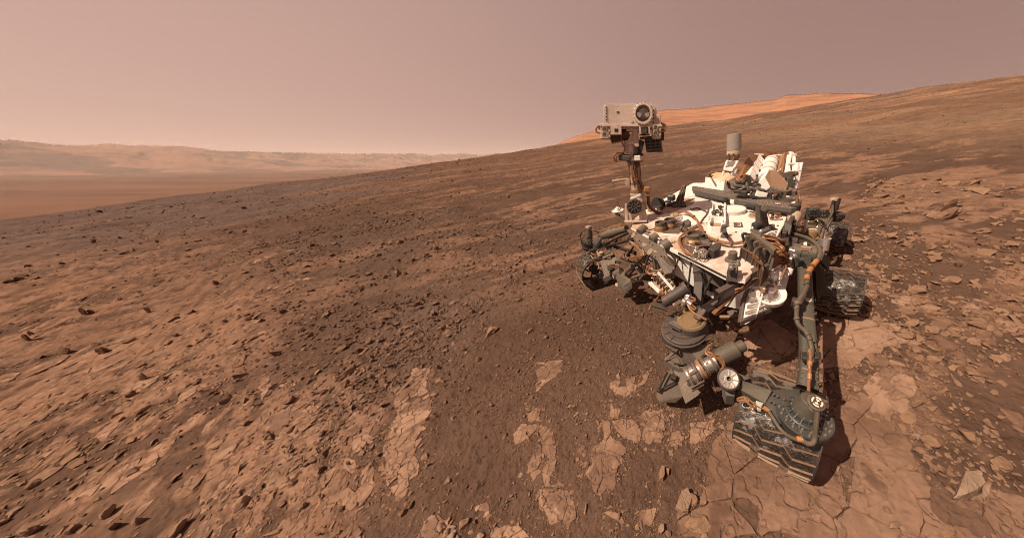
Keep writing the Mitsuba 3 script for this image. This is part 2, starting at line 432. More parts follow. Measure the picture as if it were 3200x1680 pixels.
PATCHES = [
    (.055, poly((-1.948, 1.694), (-1.758, 1.685), (-1.704, 1.541), (-1.533, 1.365), (-1.463, 1.265), (-1.489, 1.201), (-1.421, 1.165), (-1.395, 1.094), (-1.382, 1.038), (-1.290, 0.948), (-1.249, 0.891), (-1.295, 0.871), (-1.264, 0.813), (-1.284, 0.774), (-1.385, 0.847), (-1.471, 0.911), (-1.549, 0.996), (-1.659, 1.112), (-1.697, 1.195), (-1.706, 1.283), (-1.825, 1.364), (-1.909, 1.489), (-1.861, 1.556))),
    (.07, poly((-2.081, 1.289), (-2.047, 1.307), (-1.943, 1.313), (-1.857, 1.256), (-1.789, 1.154), (-1.706, 1.111), (-1.754, 1.091), (-1.739, 1.055), (-1.772, 1.036), (-1.829, 1.079), (-1.913, 1.102), (-2.002, 1.193))),
    (.055, poly((-1.645, 1.005), (-1.536, 0.919), (-1.459, 0.832), (-1.467, 0.781), (-1.502, 0.752), (-1.575, 0.812), (-1.562, 0.855), (-1.608, 0.923))),
    (.09, poly((-2.756, 1.354), (-2.687, 1.411), (-2.464, 1.378), (-2.362, 1.331), (-2.334, 1.245), (-2.311, 1.177), (-2.376, 1.149), (-2.460, 1.149), (-2.655, 1.261))),
    (.07, poly((-2.305, 1.283), (-2.216, 1.269), (-2.150, 1.185), (-2.102, 1.108), (-2.108, 1.078), (-2.199, 1.109), (-2.311, 1.177), (-2.290, 1.220))),
    (.06, poly((-2.307, 1.035), (-2.306, 1.085), (-2.136, 1.014), (-2.038, 0.957), (-2.018, 0.887), (-2.046, 0.866), (-2.178, 0.929))),
    (.05, poly((-1.776, 0.839), (-1.770, 0.874), (-1.705, 0.880), (-1.607, 0.809), (-1.626, 0.765), (-1.677, 0.772))),
    (.045, poly((-0.773, 1.145), (-0.676, 1.144), (-0.591, 1.126), (-0.513, 1.038), (-0.489, 0.957), (-0.450, 0.840), (-0.385, 0.798), (-0.496, 0.804), (-0.519, 0.836), (-0.541, 0.900), (-0.536, 0.939), (-0.586, 1.016), (-0.632, 1.098), (-0.693, 1.061), (-0.750, 1.016), (-0.790, 1.067))),
    (.06, poly((-0.547, 0.795), (-0.373, 0.790), (-0.304, 0.708), (-0.305, 0.673), (-0.338, 0.650), (-0.401, 0.639), (-0.428, 0.667), (-0.488, 0.717))),
    (.10, poly((-0.234, 1.118), (-0.183, 1.108), (-0.163, 1.025), (-0.119, 0.996), (-0.066, 0.931), (-0.095, 0.874), (-0.118, 0.814), (-0.138, 0.762), (-0.167, 0.787), (-0.192, 0.756), (-0.231, 0.775), (-0.259, 0.813), (-0.297, 0.855), (-0.235, 0.869), (-0.278, 0.895), (-0.284, 0.959), (-0.224, 0.997))),
    (.055, poly((-0.179, 1.126), (-0.066, 1.118), (-0.030, 1.115), (0.013, 1.008), (-0.009, 0.978), (-0.092, 1.010), (-0.137, 1.052))),
    (.06, poly((-0.018, 1.134), (0.027, 1.168), (0.122, 1.167), (0.150, 1.127), (0.139, 0.999), (0.084, 0.941), (0.029, 0.976), (0.013, 1.020), (0.032, 1.099))),
    (.09, poly((0.306, 1.073), (0.367, 1.080), (0.462, 1.079), (0.420, 1.003), (0.359, 0.955), (0.282, 0.933), (0.288, 1.034))),
    (.05, poly((0.002, 0.691), (0.082, 0.698), (0.075, 0.673), (0.042, 0.634), (-0.013, 0.639))),
    (.05, poly((-0.755, 1.233), (-0.669, 1.253), (-0.663, 1.162), (-0.724, 1.156))), (.05, poly((-0.202, 1.229), (-0.127, 1.223), (-0.130, 1.142), (-0.187, 1.147))),
    (.05, poly((-0.338, 0.998), (-0.295, 0.970), (-0.305, 0.906), (-0.356, 0.957))), (.05, poly((0.179, 1.025), (0.267, 1.055), (0.214, 0.938), (0.161, 0.941))),
    (.05, poly((-1.049, 0.726), (-0.854, 0.654), (-0.900, 0.629), (-1.061, 0.636), (-1.070, 0.668))), (.05, poly((-1.462, 0.684), (-1.434, 0.706), (-1.324, 0.646), (-1.425, 0.650))),
    (.06, poly((-0.629, 0.672), (-0.536, 0.635), (-0.497, 0.614), (-0.696, 0.621), (-0.703, 0.664))), (.06, poly((-0.183, 0.687), (-0.100, 0.694), (-0.073, 0.637), (-0.146, 0.625))),
    (.055, poly((-0.857, 1.643), (-0.628, 1.658), (-0.613, 1.526), (-0.709, 1.423), (-0.745, 1.324), (-0.779, 1.484))), (.05, poly((-0.219, 1.392), (-0.093, 1.420), (0.070, 1.446), (0.045, 1.355), (-0.108, 1.271), (-0.200, 1.315))),
    (.07, poly((-2.982, 1.264), (-2.982, 1.356), (-2.770, 1.228), (-2.647, 1.080), (-2.683, 1.046))), (.06, poly((-2.402, 0.930), (-2.319, 0.958), (-2.137, 0.814), (-2.155, 0.775), (-2.281, 0.835))), (.07, poly((-3.369, 1.727), (-3.325, 1.772), (-3.114, 1.594), (-3.038, 1.489))),
    (.05, poly((-0.582, 0.988), (-0.628, 0.957), (-0.628, 0.865), (-0.563, 0.832), (-0.543, 0.875))), (.045, poly((-0.842, 0.741), (-0.788, 0.763), (-0.737, 0.700), (-0.797, 0.691))),
    (.19, R_PLATES.difference(poly((0.960, 0.818), (1.081, 0.846), (1.186, 0.818), (1.175, 0.740), (1.113, 0.672), (0.995, 0.644), (0.909, 0.682)).union(poly((1.476, 0.858), (1.507, 0.760), (1.382, 0.693), (1.346, 0.743))))),
    (.16, poly((1.527, 1.893), (1.843, 1.820), (2.014, 1.689), (2.010, 1.602), (1.712, 1.434), (1.543, 1.382), (1.237, 1.373))),
    (.12, poly((1.565, 1.302), (1.758, 1.247), (1.639, 1.125), (1.441, 1.131), (1.399, 1.188))), (.14, poly((0.837, 1.882), (1.164, 1.880), (1.229, 1.645), (1.092, 1.471), (0.873, 1.436), (0.745, 1.601))),
    (.13, poly((1.406, 1.199), (1.558, 1.242), (1.597, 1.088), (1.410, 0.974), (1.319, 1.034))),
]
r2 = np.random.default_rng(11)
BIG = next(i for i, (c, p) in enumerate(PATCHES) if c == .19)          # the broad browner pavement under the front wheel


def ragged(region, size, seed):
    """The outline worn into bays and points."""
    out = []
    for g in getattr(region, 'geoms', [region]):
        n = int(np.clip(g.exterior.length / (size * .16), 24, 400))
        p = np.array([g.exterior.interpolate(t, normalized=True).coords[0] for t in np.linspace(0, 1, n, endpoint=False)])
        w = np.column_stack([meshkit.fbm(np.column_stack([p / size * 1.7, np.full(n, seed + k)]), 3, 5 + k) - .5 for k in (0, 1)])
        holes = [h.coords for h in g.interiors]
        out.append(shapely.Polygon(p + w * size * .75, holes).buffer(0))
    return shapely.union_all(out)


no_wheels = shapely.union_all([shapely.Point(*p).buffer(.26) for p in ((.69, .915), (1.688, 1.944), (2.312, 3.024))])
cells = []
for k, (cell, region) in enumerate(PATCHES):
    region = ragged(region, abs(cell), k * 3.7)
    if k == BIG:                                                        # soil has drifted over parts of the pavement
        drifts = [shapely.Point(*p).buffer(w) for p, w in (((0.482, 0.657), .05), ((1.331, 0.629), .06), ((0.776, 0.602), .035), ((1.329, 0.980), .06), ((1.404, 0.575), .05), ((0.338, 0.785), .04))]
        region = region.difference(ragged(shapely.union_all(drifts), .10, 91.3))
    for g in fracture(region, cell * 1.15, r2, 0 if k == BIG else .07):
        g = g.buffer(-cell * r2.uniform(.004, .022) * (.45 if k == BIG else 1)).simplify(.0015)
        for q in getattr(g, 'geoms', [g]):
            if q.geom_type == 'Polygon' and q.area > .0003:
                cells.append((q, -cell if k == BIG else cell))
# broken, lifted plates over the ground right of the vehicle
for g in fracture(R_RIGHT.intersection(shapely.Point(0, 0).buffer(3.4)).difference(no_wheels), .10, r2):
    if r2.uniform() < .64 or meshkit.fbm(np.array([[g.centroid.x * 2.2, g.centroid.y * 2.2, 0.]]), 3, 95)[0] < .44:
        continue
    g = ragged(g.buffer(-.003), .08, r2.uniform(0, 50)).buffer(0)
    for q in getattr(g, 'geoms', [g]):
        if q.geom_type == 'Polygon' and q.area > .0008:
            cells.append((q, -.10 if r2.uniform() < .75 else -.24))
# thin-bedded plates all over the left slope, drawn out along their grain
xy = fan(-84, -46, .95, 10)(r2, 9500)
xy = xy[r2.uniform(0, 1, len(xy)) < .12 + .88 * smooth(.42, .62, meshkit.fbm(np.column_stack([xy * 1.9, np.zeros(len(xy))]), 3, 77))]
ca, sa_ = math.cos(math.radians(-45)), math.sin(math.radians(-45))
along, across = xy[:, 0] * sa_ + xy[:, 1] * ca, xy[:, 0] * ca - xy[:, 1] * sa_
vor = Voronoi(np.column_stack([along / 1.9, across]))
bed_here = inside(xy[:, 0], xy[:, 1], R_FLAKY, .3) * smooth(.43, .52, .5 * streak(xy[:, 0], xy[:, 1], -45, .9, 2.2, 31, 5) + .5 * streak(xy[:, 0], xy[:, 1], -45, 6, 12, 33, 4))
for i in np.nonzero(bed_here > r2.uniform(.25, 1, len(xy)))[0]:
    reg = vor.regions[vor.point_region[i]]
    if -1 in reg or not reg:
        continue
    q = vor.vertices[reg]
    q = np.column_stack([q[:, 0] * 1.9 * sa_ + q[:, 1] * ca, q[:, 0] * 1.9 * ca - q[:, 1] * sa_])
    q = shapely.Polygon(q)
    d = math.hypot(*xy[i])
    if q.area > .012 * d * d or q.area < 1e-5 or q.area < .028 * q.length ** 2:
        continue
    s = math.sqrt(q.area)
    q = shapely.affinity.scale(q, r2.uniform(.70, .97), r2.uniform(.70, .97)).buffer(0)
    if q.geom_type == 'Polygon':
        cells.append((q, s * r2.uniform(.12, .55) * (2.5 if r2.uniform() < .06 else 1)))
# farther off, ledges of flat bedrock right of the vehicle
for k in range(130):
    az, r = math.radians(r2.uniform(44, 58)), math.exp(r2.uniform(math.log(2.9), math.log(8.5)))
    c = V(r * math.sin(az), r * math.cos(az))
    if meshkit.fbm(np.array([[c[0] * .8, c[1] * 1.3, 0]]), 3, 91)[0] < .47:
        continue
    s = r * r2.uniform(.02, .055)
    a = np.sort(r2.uniform(0, 2 * math.pi, 9))
    ring = c + np.column_stack([np.cos(a) * s * 1.9, np.sin(a) * s * .62]) * r2.uniform(.7, 1.2, (9, 1))
    cells.append((shapely.Polygon(ring).buffer(0), -s * .6))
cells.sort(key=lambda t: -t[0].area / (.5 + np.hypot(*t[0].centroid.coords[0])) ** 2)
rest = []
for i, (q, cell) in enumerate(cells):
    m = slab_mesh(q, abs(cell) * r2.uniform(.02, .055) + .002, r2, tilt=r2.normal(0, .016))
    if m is None:
        continue
    if i < 280:
        put('ground__bedrock_slab', m, 'plate_finish' if cell > 0 else 'brown_plate', smooth=25)
    else:
        rest.append(m)
put('ground__bedrock_chips', merged(rest), 'plate_finish', kind='stuff')


def hull(n, r, flat=1., jag=.25):
    p = r.normal(0, 1, (n, 3))
    p /= np.linalg.norm(p, axis=1, keepdims=True)
    p *= r.uniform(1 - jag, 1, (n, 1))
    p[:, 2] *= flat
    h = ConvexHull(p)
    f = h.simplices.copy()
    c = np.einsum('ij,ij->i', np.cross(p[f[:, 1]] - p[f[:, 0]], p[f[:, 2]] - p[f[:, 0]]), p[f].mean(1))
    f[c < 0] = f[c < 0][:, ::-1]
    used = np.unique(f)
    remap = np.zeros(n, int)
    remap[used] = np.arange(len(used))
    return p[used], remap[f]


def scatter(key, n, place, size, flat, mat, label, npts=9, grain=None, templates=16, sink=.25, seed=1, jag=.35, aspect=(.6, 1.2)):
    """One mesh of many small stones that nobody could count."""
    r = np.random.default_rng(seed)
    xy = place(r, n)
    n = len(xy)
    s = size(r, xy)
    shapes = [hull(npts, r, 1., jag) for _ in range(templates)]
    which = r.integers(0, templates, n)
    yaw = r.uniform(0, 2 * np.pi, n) if grain is None else np.radians(90 - grain) + r.normal(0, .3, n)
    asp = r.uniform(*aspect, n)
    fl = flat * r.uniform(.6, 1.4, n)
    tip = r.normal(0, .25, n)
    z = ground_z(xy[:, 0], xy[:, 1])
    out = []
    for k in range(templates):
        i = np.nonzero(which == k)[0]
        if not len(i):
            continue
        v, f = shapes[k]
        p = v[None] * np.stack([s[i], s[i] * asp[i], s[i] * fl[i]], 1)[:, None, :]
        p[..., 2] += p[..., 1] * tip[i][:, None]
        c, d = np.cos(yaw[i])[:, None], np.sin(yaw[i])[:, None]
        q = np.stack([p[..., 0] * c - p[..., 1] * d, p[..., 0] * d + p[..., 1] * c, p[..., 2]], -1)
        q[..., 2] += q[..., 0] * SA + q[..., 1] * SB
        q += np.column_stack([xy[i], z[i] + s[i] * fl[i] * (1 - 2 * sink)])[:, None, :]
        out.append((q.reshape(-1, 3), (f[None] + (np.arange(len(i)) * len(v))[:, None, None]).reshape(-1, 3)))
    put(key, merged(out), mat, label, kind='stuff')


def thinned(place, keep):
    def p(r, n):
        xy = place(r, n)
        return xy[r.uniform(0, 1, len(xy)) < keep(xy[:, 0], xy[:, 1])]
    return p


def far_sizes(a, lo, hi, tail=2.2):
    """Sizes in metres, mostly small; farther off only the larger ones are worth having."""
    def s(r, xy):
        d = np.hypot(xy[:, 0], xy[:, 1])
        return np.clip(a * (.25 + d) * r.pareto(tail, len(xy)) + lo * (.35 + d), 0, hi * (.35 + d))
    return s


def near_sizes(a, lo, hi, tail):
    """As far_sizes, but no longer growing beyond five metres."""
    def s(r, xy):
        d = np.minimum(np.hypot(xy[:, 0], xy[:, 1]), 5)
        return np.clip(a * (.25 + d) * r.pareto(tail, len(xy)) + lo * (.35 + d), 0, hi * (.35 + d))
    return s


def clumps(x, y, f=1.2, seed=101, lo=.42, hi=.58):
    return smooth(lo, hi, meshkit.fbm(np.stack([x * f, y * f, 0 * x], -1), 4, seed))


no_plate = shapely.union_all([p for _, p in PATCHES]).buffer(-.01)
shapely.prepare(no_plate)


def off_plates(x, y):
    return ~shapely.contains_xy(no_plate, x, y)


scatter('pebbles', 30000, thinned(fan(-70, 74, .55, 5), lambda x, y: off_plates(x, y) * (.25 + .75 * clumps(x, y, 2.2)) * (1 - .75 * inside(x, y, R_FLAKY, .2))),
        far_sizes(.0012, .0030, .011), .75, 'brown_stone', 'fine brown pebbles strewn over the dark soil', 7, seed=21)
edges = shapely.union_all([p for i, (c, p) in enumerate(PATCHES) if i != BIG]).boundary
scatter('bedrock_crumbs', 26000, thinned(fan(-70, 55, .6, 3.2), lambda x, y: np.exp(-(shapely.distance(edges, shapely.points(x, y)) / (.018 + .012 * np.hypot(x, y))) ** 2)),
        far_sizes(.0022, .0024, .016, 2.2), .35, 'tan_stone', 'pale crumbs of bedrock round the edges of the bedrock patches', 8, seed=31)
scatter('grey_pebbles', 5000, thinned(fan(-58, 74, .55, 2.8), lambda x, y: off_plates(x, y) * clumps(x, y, 1.6, 103, .48, .6)),
        far_sizes(.0016, .0036, .013), .65, 'grey_stone', 'grey rounded pebbles mixed into the soil', 8, seed=22)
scatter('rock_flakes', 19000, thinned(fan(-84, -46, .9, 30), lambda x, y: inside(x, y, R_FLAKY, .25) * clumps(x, y, 1.0, 105, .36, .52)),
        near_sizes(.0028, .0048, .017, 2.6), .2, 'tan_stone', 'tan flakes of thin-bedded rock covering the left slope', 9, grain=-45, seed=23, aspect=(.25, .7))
scatter('dark_chips', 3800, thinned(fan(-84, -46, .9, 40), lambda x, y: (.25 + inside(x, y, R_FLAKY, .25)) * clumps(x, y, 1.4, 107, .45, .6)),
        near_sizes(.0018, .0030, .011, 2.6), .4, 'dark_stone', 'dark chips between the tan flakes', 8, grain=-45, seed=24, aspect=(.4, .9))
scatter('rubble', 24000, thinned(fan(-66, -10, 2.0, 30), lambda x, y: (.10 + inside(x, y, R_RUBBLE, .5)) * clumps(x, y, .9, 109, .40, .56)),
        near_sizes(.0024, .0040, .013, 2.5), .6, 'violet_stone', 'dark grey-brown rubble in the middle of the slope', 9, seed=25)
scatter('rubble_blocks', 3000, thinned(fan(-66, -20, 2.0, 45), lambda x, y: (.15 + inside(x, y, R_RUBBLE, .5)) * clumps(x, y, .6, 111, .46, .6)),
        near_sizes(.0025, .004, .014, 2.2), .5, 'brown_stone', 'brown broken blocks among the dark rubble', 11, seed=26)
scatter('far_stones', 7000, thinned(fan(-66, 55, 8, 70), lambda x, y: clumps(x, y, .25, 113, .45, .6)),
        far_sizes(.0008, .0010, .0045, 2.4), .5, 'dark_stone', 'dark stones dotted over the far slope', 7, seed=27)
scatter('far_flakes', 9000, thinned(fan(-76, -30, 5, 50), lambda x, y: clumps(x, y, .5, 117, .42, .56)),
        far_sizes(.0014, .0018, .0075, 2.4), .35, 'dark_stone', 'dark broken edges of thin beds on the far left slope', 8, grain=-60, seed=29, aspect=(.25, .6))
scatter('pale_flakes', 7000, thinned(fan(-76, -20, 5, 40), lambda x, y: clumps(x, y, .4, 119, .46, .58)),
        far_sizes(.0014, .0020, .0080, 2.4), .25, 'tan_stone', 'pale flakes on the far left slope', 8, grain=-60, seed=30, aspect=(.3, .7))
scatter('rock_debris', 5200, thinned(fan(40, 74, .7, 8), lambda x, y: off_plates(x, y) * clumps(x, y, 1.3, 115, .38, .55)),
        far_sizes(.0035, .0045, .022, 2.3), .45, 'tan_stone', 'broken tan rock debris right of the vehicle', 9, seed=28)

# ------------------------------------------------------------------ mesh helpers for the vehicle
UP = V(0, 0, 1)
AXLE = V(.829, -.559, .022)                       # along the axles, to the vehicle's left
BACK = V(.559, .829, .157) / np.linalg.norm(V(.559, .829, .157))


def unit(v):
    v = np.asarray(v, float)
    return v / np.linalg.norm(v)


def frame(axis):
    a = unit(axis)
    u = unit(np.cross(a, V(0, 0, 1) if abs(a[2]) < .9 else V(0, 1, 0)))
    return a, u, np.cross(a, u)


def lathe(p0, axis, profile, n=28, arc=None):
    """Revolve (along, radius) pairs about an axis."""
    a, u, w = frame(axis)
    full = arc is None
    t = np.linspace(0, 2 * np.pi, n, endpoint=False) if full else np.linspace(*arc, n)
    v = np.array([np.asarray(p0, float) + a * h + (u * np.cos(k) + w * np.sin(k)) * max(r, 1e-5) for h, r in profile for k in t])
    f = []
    for j in range(len(profile) - 1):
        for i in range(n if full else n - 1):
            b, c = j * n + i, j * n + (i + 1) % n
            f += [[b, c, c + n], [b, c + n, b + n]]
    return v, np.array(f)


def cyl(p0, p1, r0, r1=None, n=24, bevel=.12):
    p0, p1 = V(*p0), V(*p1)
    L = np.linalg.norm(p1 - p0)
    r1 = r0 if r1 is None else r1
    b = min(bevel * min(r0, r1), L * .3)
    return lathe(p0, p1 - p0, [(0, 0), (0, r0 - b), (b, r0), (L - b, r1), (L, r1 - b), (L, 0)], n)


def spline(pts, step=.012):
    p = np.array(pts, float)
    if len(p) == 2:
        return p
    q = np.vstack([2 * p[0] - p[1], p, 2 * p[-1] - p[-2]])
    out = []
    for i in range(len(p) - 1):
        a, b, c, d = q[i:i + 4]
        m = int(np.clip(np.linalg.norm(c - b) / step, 2, 24))
        for t in np.arange(m) / m:
            out.append(.5 * (2 * b + (c - a) * t + (2 * a - 5 * b + 4 * c - d) * t ** 2 + (3 * b - a - 3 * c + d) * t ** 3))
    return np.vstack([out, p[-1]])


def tube(pts, r, n=9, smooth_path=True, ends=True):
    p = spline(pts) if smooth_path else np.array(pts, float)
    r = np.broadcast_to(np.asarray(r, float), len(p)) if np.ndim(r) == 0 else np.interp(np.linspace(0, 1, len(p)), np.linspace(0, 1, len(r)), r)
    t = np.gradient(p, axis=0)
    t /= np.linalg.norm(t, axis=1, keepdims=True) + 1e-12
    u = unit(np.cross(t[0], V(.3, .2, .93)))
    k = np.linspace(0, 2 * np.pi, n, endpoint=False)
    v, f = [], []
    for i in range(len(p)):
        u = unit(u - t[i] * (u @ t[i]))
        w = np.cross(t[i], u)
        v.append(p[i] + (np.cos(k)[:, None] * u + np.sin(k)[:, None] * w) * r[i])
    v = np.vstack(v)
    for i in range(len(p) - 1):
        for j in range(n):
            a, b = i * n + j, i * n + (j + 1) % n
            f += [[a, b, b + n], [a, b + n, a + n]]
    if ends:
        v = np.vstack([v, p[0], p[-1]])
        m = len(p)
        for j in range(n):
            f += [[m * n, (j + 1) % n, j], [m * n + 1, (m - 1) * n + j, (m - 1) * n + (j + 1) % n]]
    return v, np.array(f)


def bundle(pts, r, strands, spread, seed):
    """Several cables laid side by side along one path."""
    g = np.random.default_rng(seed)
    p = np.array(pts, float)
    out = []
    for k in range(strands):
        a = 2 * np.pi * k / strands
        off = V(math.cos(a), math.sin(a) * .8, .5 * math.sin(a) + .3) * spread
        out.append(tube(p + off + g.normal(0, spread * .22, p.shape), r * g.uniform(.8, 1.15), 7))
    return merged(out)


def prism(top, down, bevel=.0):
    """A polygon of 3-d points and its copy moved by the vector down (or straight down by a number)."""
    p = np.array(top, float)
    d = V(0, 0, -down) if np.ndim(down) == 0 else V(*down)
    nrm = unit(sum(np.cross(p[i] - p[0], p[(i + 1) % len(p)] - p[0]) for i in range(len(p))))
    if nrm @ d > 0:
        p = p[::-1]
        nrm = -nrm
    a, u, w = frame(nrm)
    q = np.column_stack([(p - p[0]) @ u, (p - p[0]) @ w])
    if shapely.LinearRing(q).is_ccw is False:
        w = -w
        q[:, 1] *= -1
    n = len(p)
    rings = [p + d, p]
    if bevel:
        inner = []
        for i in range(n):
            e0, e1 = unit(p[i] - p[i - 1]), unit(p[(i + 1) % n] - p[i])
            m = unit(e1 - e0) if np.linalg.norm(e1 - e0) > 1e-3 else np.cross(nrm, e0)
            if m @ np.cross(nrm, e0) < 0:
                m = -m
            inner.append(p[i] + m * bevel + unit(d) * 0)
        rings = [p + d, p + unit(d) * bevel, np.array(inner)]
    try:
        _, t = trimesh.creation.triangulate_polygon(shapely.Polygon(q), engine='earcut')
    except Exception:
        t = np.array([[0, i, i + 1] for i in range(1, n - 1)])
    t = np.array(t)
    v, f = np.vstack(rings), []
    k = len(rings)
    top_t = t + (k - 1) * n
    c = np.cross(v[top_t[:, 1]] - v[top_t[:, 0]], v[top_t[:, 2]] - v[top_t[:, 0]])
    top_t[c @ nrm < 0] = top_t[c @ nrm < 0][:, ::-1]
    f += top_t.tolist() + (top_t - (k - 1) * n)[:, ::-1].tolist()
    for j in range(k - 1):
        for i in range(n):
            a, b = j * n + i, j * n + (i + 1) % n
            f += [[a, b, b + n], [a, b + n, a + n]]
    f = np.array(f)
    m = trimesh.Trimesh(v, f, process=False)
    if m.volume < 0:
        f = f[:, ::-1]
    return v, f


def box(c, sx, sy, sz, ex=None, ey=None, bevel=.004):
    """A box by its centre, full sizes and its own axes."""
    ex = unit(AXLE if ex is None else ex)
    ey = BACK if ey is None else np.asarray(ey, float)
    ey = unit(ey - ex * (ey @ ex))
    ez = np.cross(ex, ey)
    b = min(bevel, .2 * min(sx, sy, sz))
    v = []
    for x in (-1, 1):
        for y in (-1, 1):
            for z in (-1, 1):
                for k in range(3):
                    h = V(sx / 2 - b * (k != 0), sy / 2 - b * (k != 1), sz / 2 - b * (k != 2))
                    v.append(V(*c) + ex * x * h[0] + ey * y * h[1] + ez * z * h[2])
    v = np.array(v)
    h = ConvexHull(v)
    f = h.simplices.copy()
    n = np.cross(v[f[:, 1]] - v[f[:, 0]], v[f[:, 2]] - v[f[:, 0]])
    bad = np.einsum('ij,ij->i', n, v[f].mean(1) - V(*c)) < 0
    f[bad] = f[bad][:, ::-1]
    return v, f


def beam(p0, p1, w, h, up=UP, bevel=.004):
    """A straight bar of rectangular section."""
    p0, p1 = V(*p0), V(*p1)
    return box((p0 + p1) / 2, np.linalg.norm(p1 - p0), w, h, p1 - p0, np.cross(up, p1 - p0), bevel)


def ring(c, axis, r_out, r_in, t, n=36, bevel=.002):
    a = unit(axis)
    return lathe(V(*c) - a * t / 2, a, [(0, r_in), (0, r_out - bevel), (bevel, r_out), (t - bevel, r_out), (t, r_out - bevel), (t, r_in + bevel), (t - bevel, r_in), (0, r_in)], n)


def dots(centres, axis, r, h, n=10):
    """Bolt heads."""
    a = unit(axis)
    return merged([lathe(V(*c) - a * h * .5, a, [(0, r), (h, r), (h * 1.5, r * .7), (h * 1.5, 0)], n) for c in centres])


SPLIT = ('pivot_dark_gap', 'suspension_joint', 'canister_fittings', 'side_wires', 'rear_brackets', 'rocker_pivot__chips', 'side_fittings', 'dark_canister__connectors', 'round_sensor__connectors', 'power_source__hinges', 'bogie_rollers', 'sample_inlet__motor_coil',
         'mast__patch', 'wire_fitting__wires', 'suspension_wires', 'bogie_link__wraps', 'rear_wires', 'mast__elbow_wires', 'cable_reel__wires', 'arm_bow__wires', 'drill_motor__wires', 'power_source__rings', 'rear_frame', 'lattice_box__top_tray', 'arm_hose__clamp', 'grid_panel__wires', 'grid_panel__connectors',
         'mast__legs', 'shoulder_post__motor', 'cross_bar__rib', 'upright_fin__ribs', 'drum_bracket', 'hub_bracket__wires', 'bogie_link', 'coolant_pipe__hose', 'round_sensor__wires', 'bit_box__bolts', 'deck__bolts', 'hub_link__web_bolts', 'deck_bracket__bolts')


def part(name, mesh, mat, smooth=30, label=None):
    base = name.rsplit('_0', 1)[0]
    if name in SPLIT and isinstance(mesh, tuple):
        v, f = np.asarray(mesh[0]), np.asarray(mesh[1])
        n, lab = trimesh.graph.connected_component_labels(np.vstack([f[:, [0, 1]], f[:, [1, 2]]]), node_count=len(v)), None
        lab = n
        key = None
        for k in np.unique(lab[f[:, 0]]):
            g = f[lab[f[:, 0]] == k]
            used, inv = np.unique(g, return_inverse=True)
            got = put('rover__' + name, (v[used], inv.reshape(-1, 3)), mat, label, smooth=smooth)
            key = key or got
        return key
    return put('rover__' + name, mesh, mat, label, smooth=smooth)


# ------------------------------------------------------------------ vehicle finishes
def dusty(name, rgb, dust=(.40, .20, .11), amount=.6, rough=.6, metallic=0., lo=.2, hi=.9, size=9., spec=.4):
    """A painted or metal surface with ochre dust settled on what faces up."""
    if max(rgb) < .15:
        rgb, dust = tuple(.66 * k for k in rgb), tuple(.8 * k for k in dust)
    def base(p, n, uv):
        t = mikit.fbm(p.x * size, p.y * size, p.z * size, 4)
        u = mikit.fbm(p.x * 70, p.y * 70, p.z * 70, 2)
        w = mikit.smoothstep(lo, hi, n.z) * (.45 + .75 * t) + .45 * mikit.smoothstep(.48, .72, t)
        return mikit.mix(mi.Color3f(*rgb) * (.88 + .24 * u), dust if max(rgb) > .5 else tuple(.72 * k for k in dust), dr.clip(w * amount, 0, 1))
    scene[name] = {'type': 'twosided', 'bsdf': {'type': 'principled', 'base_color': mikit.proc(base), 'roughness': rough, 'metallic': metallic, 'specular': spec}}
    return name


dusty('white_paint', (.66, .635, .625), (.46, .30, .21), .30)
dusty('white_box_paint', (.70, .68, .67), (.50, .27, .16), 1.0, lo=.7, hi=.95)
dusty('cream_paint', (.40, .305, .235), (.30, .18, .11), .6)
dusty('mast_paint', (.45, .355, .31), (.28, .165, .11), .5)
dusty('mast_tube_paint', (.36, .26, .20), (.20, .105, .06), .8, size=16.)
dusty('head_paint', (.50, .405, .36), (.32, .195, .135), .55)
dusty('antenna_wrap', (.25, .215, .20), (.40, .27, .19), .4)
dusty('grey_paint', (.100, .090, .086), (.26, .165, .115), .34)
dusty('warm_grey', (.125, .102, .086), (.26, .165, .110), .5)
dusty('pad_tan', (.22, .150, .105), (.30, .19, .125), .5)
dusty('green_grey', (.092, .082, .066), (.23, .16, .115), .42)
dusty('dark_grey', (.042, .037, .036), (.20, .115, .075), .34)
dusty('violet_grey', (.070, .055, .055), (.21, .125, .09), .34)
dusty('black_part', (.014, .011, .010), (.14, .075, .045), .3)
dusty('blue_grey', (.046, .050, .053), (.15, .12, .10), .34, rough=.45)
dusty('tan_plate', (.30, .185, .125), (.32, .20, .13), .6)
dusty('umber_plate', (.22, .108, .052), (.32, .17, .09), .6, rough=.5)
dusty('ochre_top', (.19, .118, .064), (.24, .145, .075), .7)
dusty('bare_metal', (.56, .53, .51), (.36, .25, .18), .3, rough=.3, metallic=.85)
dusty('brass_metal', (.50, .43, .28), (.38, .26, .16), .3, rough=.3, metallic=.8)
dusty('copper_cable', (.20, .085, .040), (.27, .145, .08), .5, rough=.45)
dusty('brown_cable', (.13, .060, .032), (.27, .14, .08), .45, rough=.55)
dusty('grey_hose', (.085, .070, .056), (.21, .145, .10), .5)
dusty('orange_wrap', (.27, .105, .034), (.5, .25, .11), .4, rough=.5)
dusty('foil', (.22, .135, .075), (.30, .18, .10), .6, rough=.4, metallic=.2)
dusty('pale_blue', (.36, .43, .42), (.40, .30, .2), .3)


